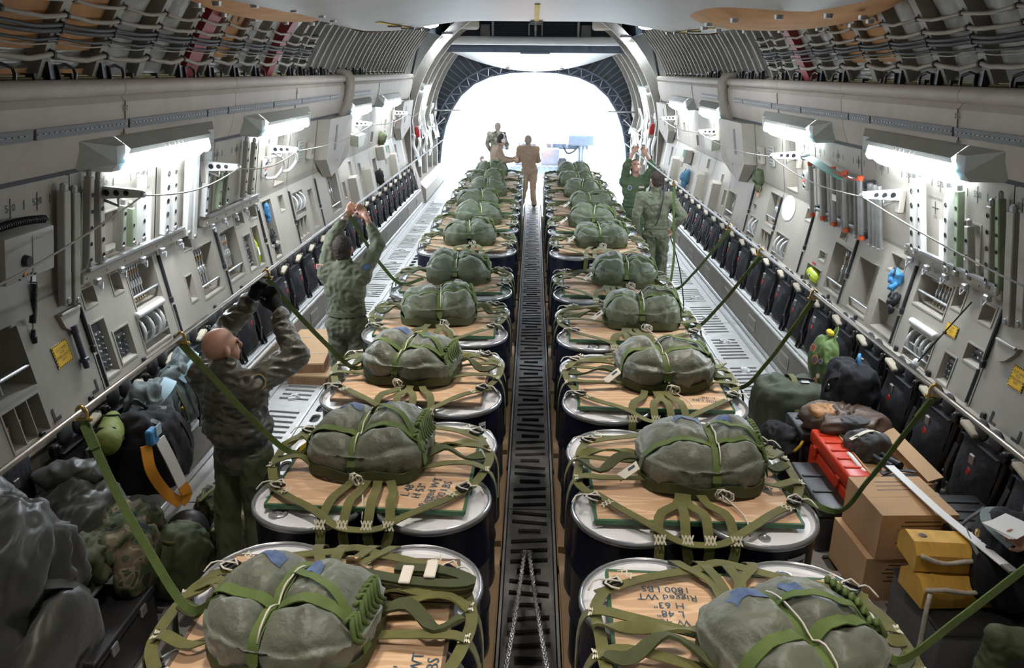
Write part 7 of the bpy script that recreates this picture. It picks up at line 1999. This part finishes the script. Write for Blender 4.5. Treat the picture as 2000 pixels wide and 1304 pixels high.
# ---- chains in the centre aisle
for k, (x1, lab) in enumerate(((-.115, 'steel chain in the dark centre aisle, slanting towards the bald man\'s row'), (.10, 'steel chain in the dark centre aisle, slanting towards the orange case\'s row'))):
    t = thing('tie_chain', lab, 'chain', (0, 0, 0), group='chains in the centre aisle')
    a, b = Vector((-.03 + .03 * k, 4.35, .07)), Vector((x1, 2.35, .74)); n = 62
    ch_ = MB(); d = (b - a).normalized(); u_ = d.orthogonal().normalized(); v_ = d.cross(u_)
    for i in range(n):
        c = a.lerp(b, i / n) - Vector((0, 0, .05 * math.sin(PI * i / n))); s_, w_ = (u_, v_) if i % 2 else (v_, u_)
        ch_.tube([c + d * .026 * math.cos(q / 8 * 2 * PI) + s_ * .012 * math.sin(q / 8 * 2 * PI) for q in range(8)], .0055, 5, closed=True)
    ch_.build('links', 'alu', t, smooth=180, kind='stuff')
    MB().rbox(a - Vector((0, 0, .02)), (.05, .07, .05), .012, 1).build('floor_hook', 'steel', t, smooth=50)
# folded risers with hooks on the nearest load, yellow tag, drum labels
t = thing('folded_risers', 'folded dark webbing risers with metal hooks and white tape on the nearest load', 'webbing', (-.46, 2.56, TOP + .03), R(-14))
for k in range(7):
    MB().ribbon(curve_pts([(-.22, -.05 + k * .004, .02 + k * .012), (-.02, -.05 + .002 * k, .03 + k * .012), (.16, -.01, .03 + k * .012), (.20 + .004 * k, .04, .03 + k * .011), (.10, .075, .02 + k * .012), (-.10, .06, .02 + k * .010)], 18), .05, .008).build('fold', ['web_dark', 'leather', 'web'][k % 3], t, smooth=60)
for x, rz in ((-.02, 0), (.06, .2)): MB().rbox((x, -.02 + rz * .3, .115), (.045, .11, .012), .004, 1, R(12)).build('tape_wrap', 'paper', t)
for y in (-.02, .04): MB().tube(curve_pts([(-.20, y, .06), (-.27, y + .01, .06), (-.30, y, .09), (-.25, y, .10)], 10), .014, 7).build('hook', 'hook_bronze', t, smooth=180)
t = thing('yellow_tag', 'small yellow tag at the side of the second pack, bald side', 'tag', (-1.19, 3.62, TOP + .07), R(30)); MB().prism([(-.03, 0), (.03, .01), (.02, .09), (-.02, .07)], 'y', -.002, .002).build('card', 'yellow', t)
M('yellow_bright', (.9, .75, .05), .6)
for (dn, cx, cy, lw) in ((0, 1.08, 3.30, .11), (0, -.49, 4.63, .05), (0, .49, 8.92, .06)):
    t = thing('drum_label', 'white paper label on a drum side, %s' % {1.08: 'second load, beside the cartons', -.49: 'third load, bald side, by the aisle', .49: 'sixth load, case side, by the aisle'}[cx], 'label', (cx, cy, TOP - .13))
    th0 = R(-50) if cx != 1.08 else R(-62)
    MB().grid(8, 2, lambda u, v: Vector(((RAD - .008) * math.cos(th0 + (u - .5) * lw / .28), (RAD - .008) * math.sin(th0 + (u - .5) * lw / .28), -.05 + .10 * v))).build('sheet', 'paper_white', t, smooth=180)
    MB().grid(8, 2, lambda u, v: Vector(((RAD - .0075) * math.cos(th0 + (u - .5) * lw / .34), (RAD - .0075) * math.sin(th0 + (u - .5) * lw / .34), .01 + .015 * v))).build('print_line', 'ink', t)
bpy.data.scenes.remove(WORK)
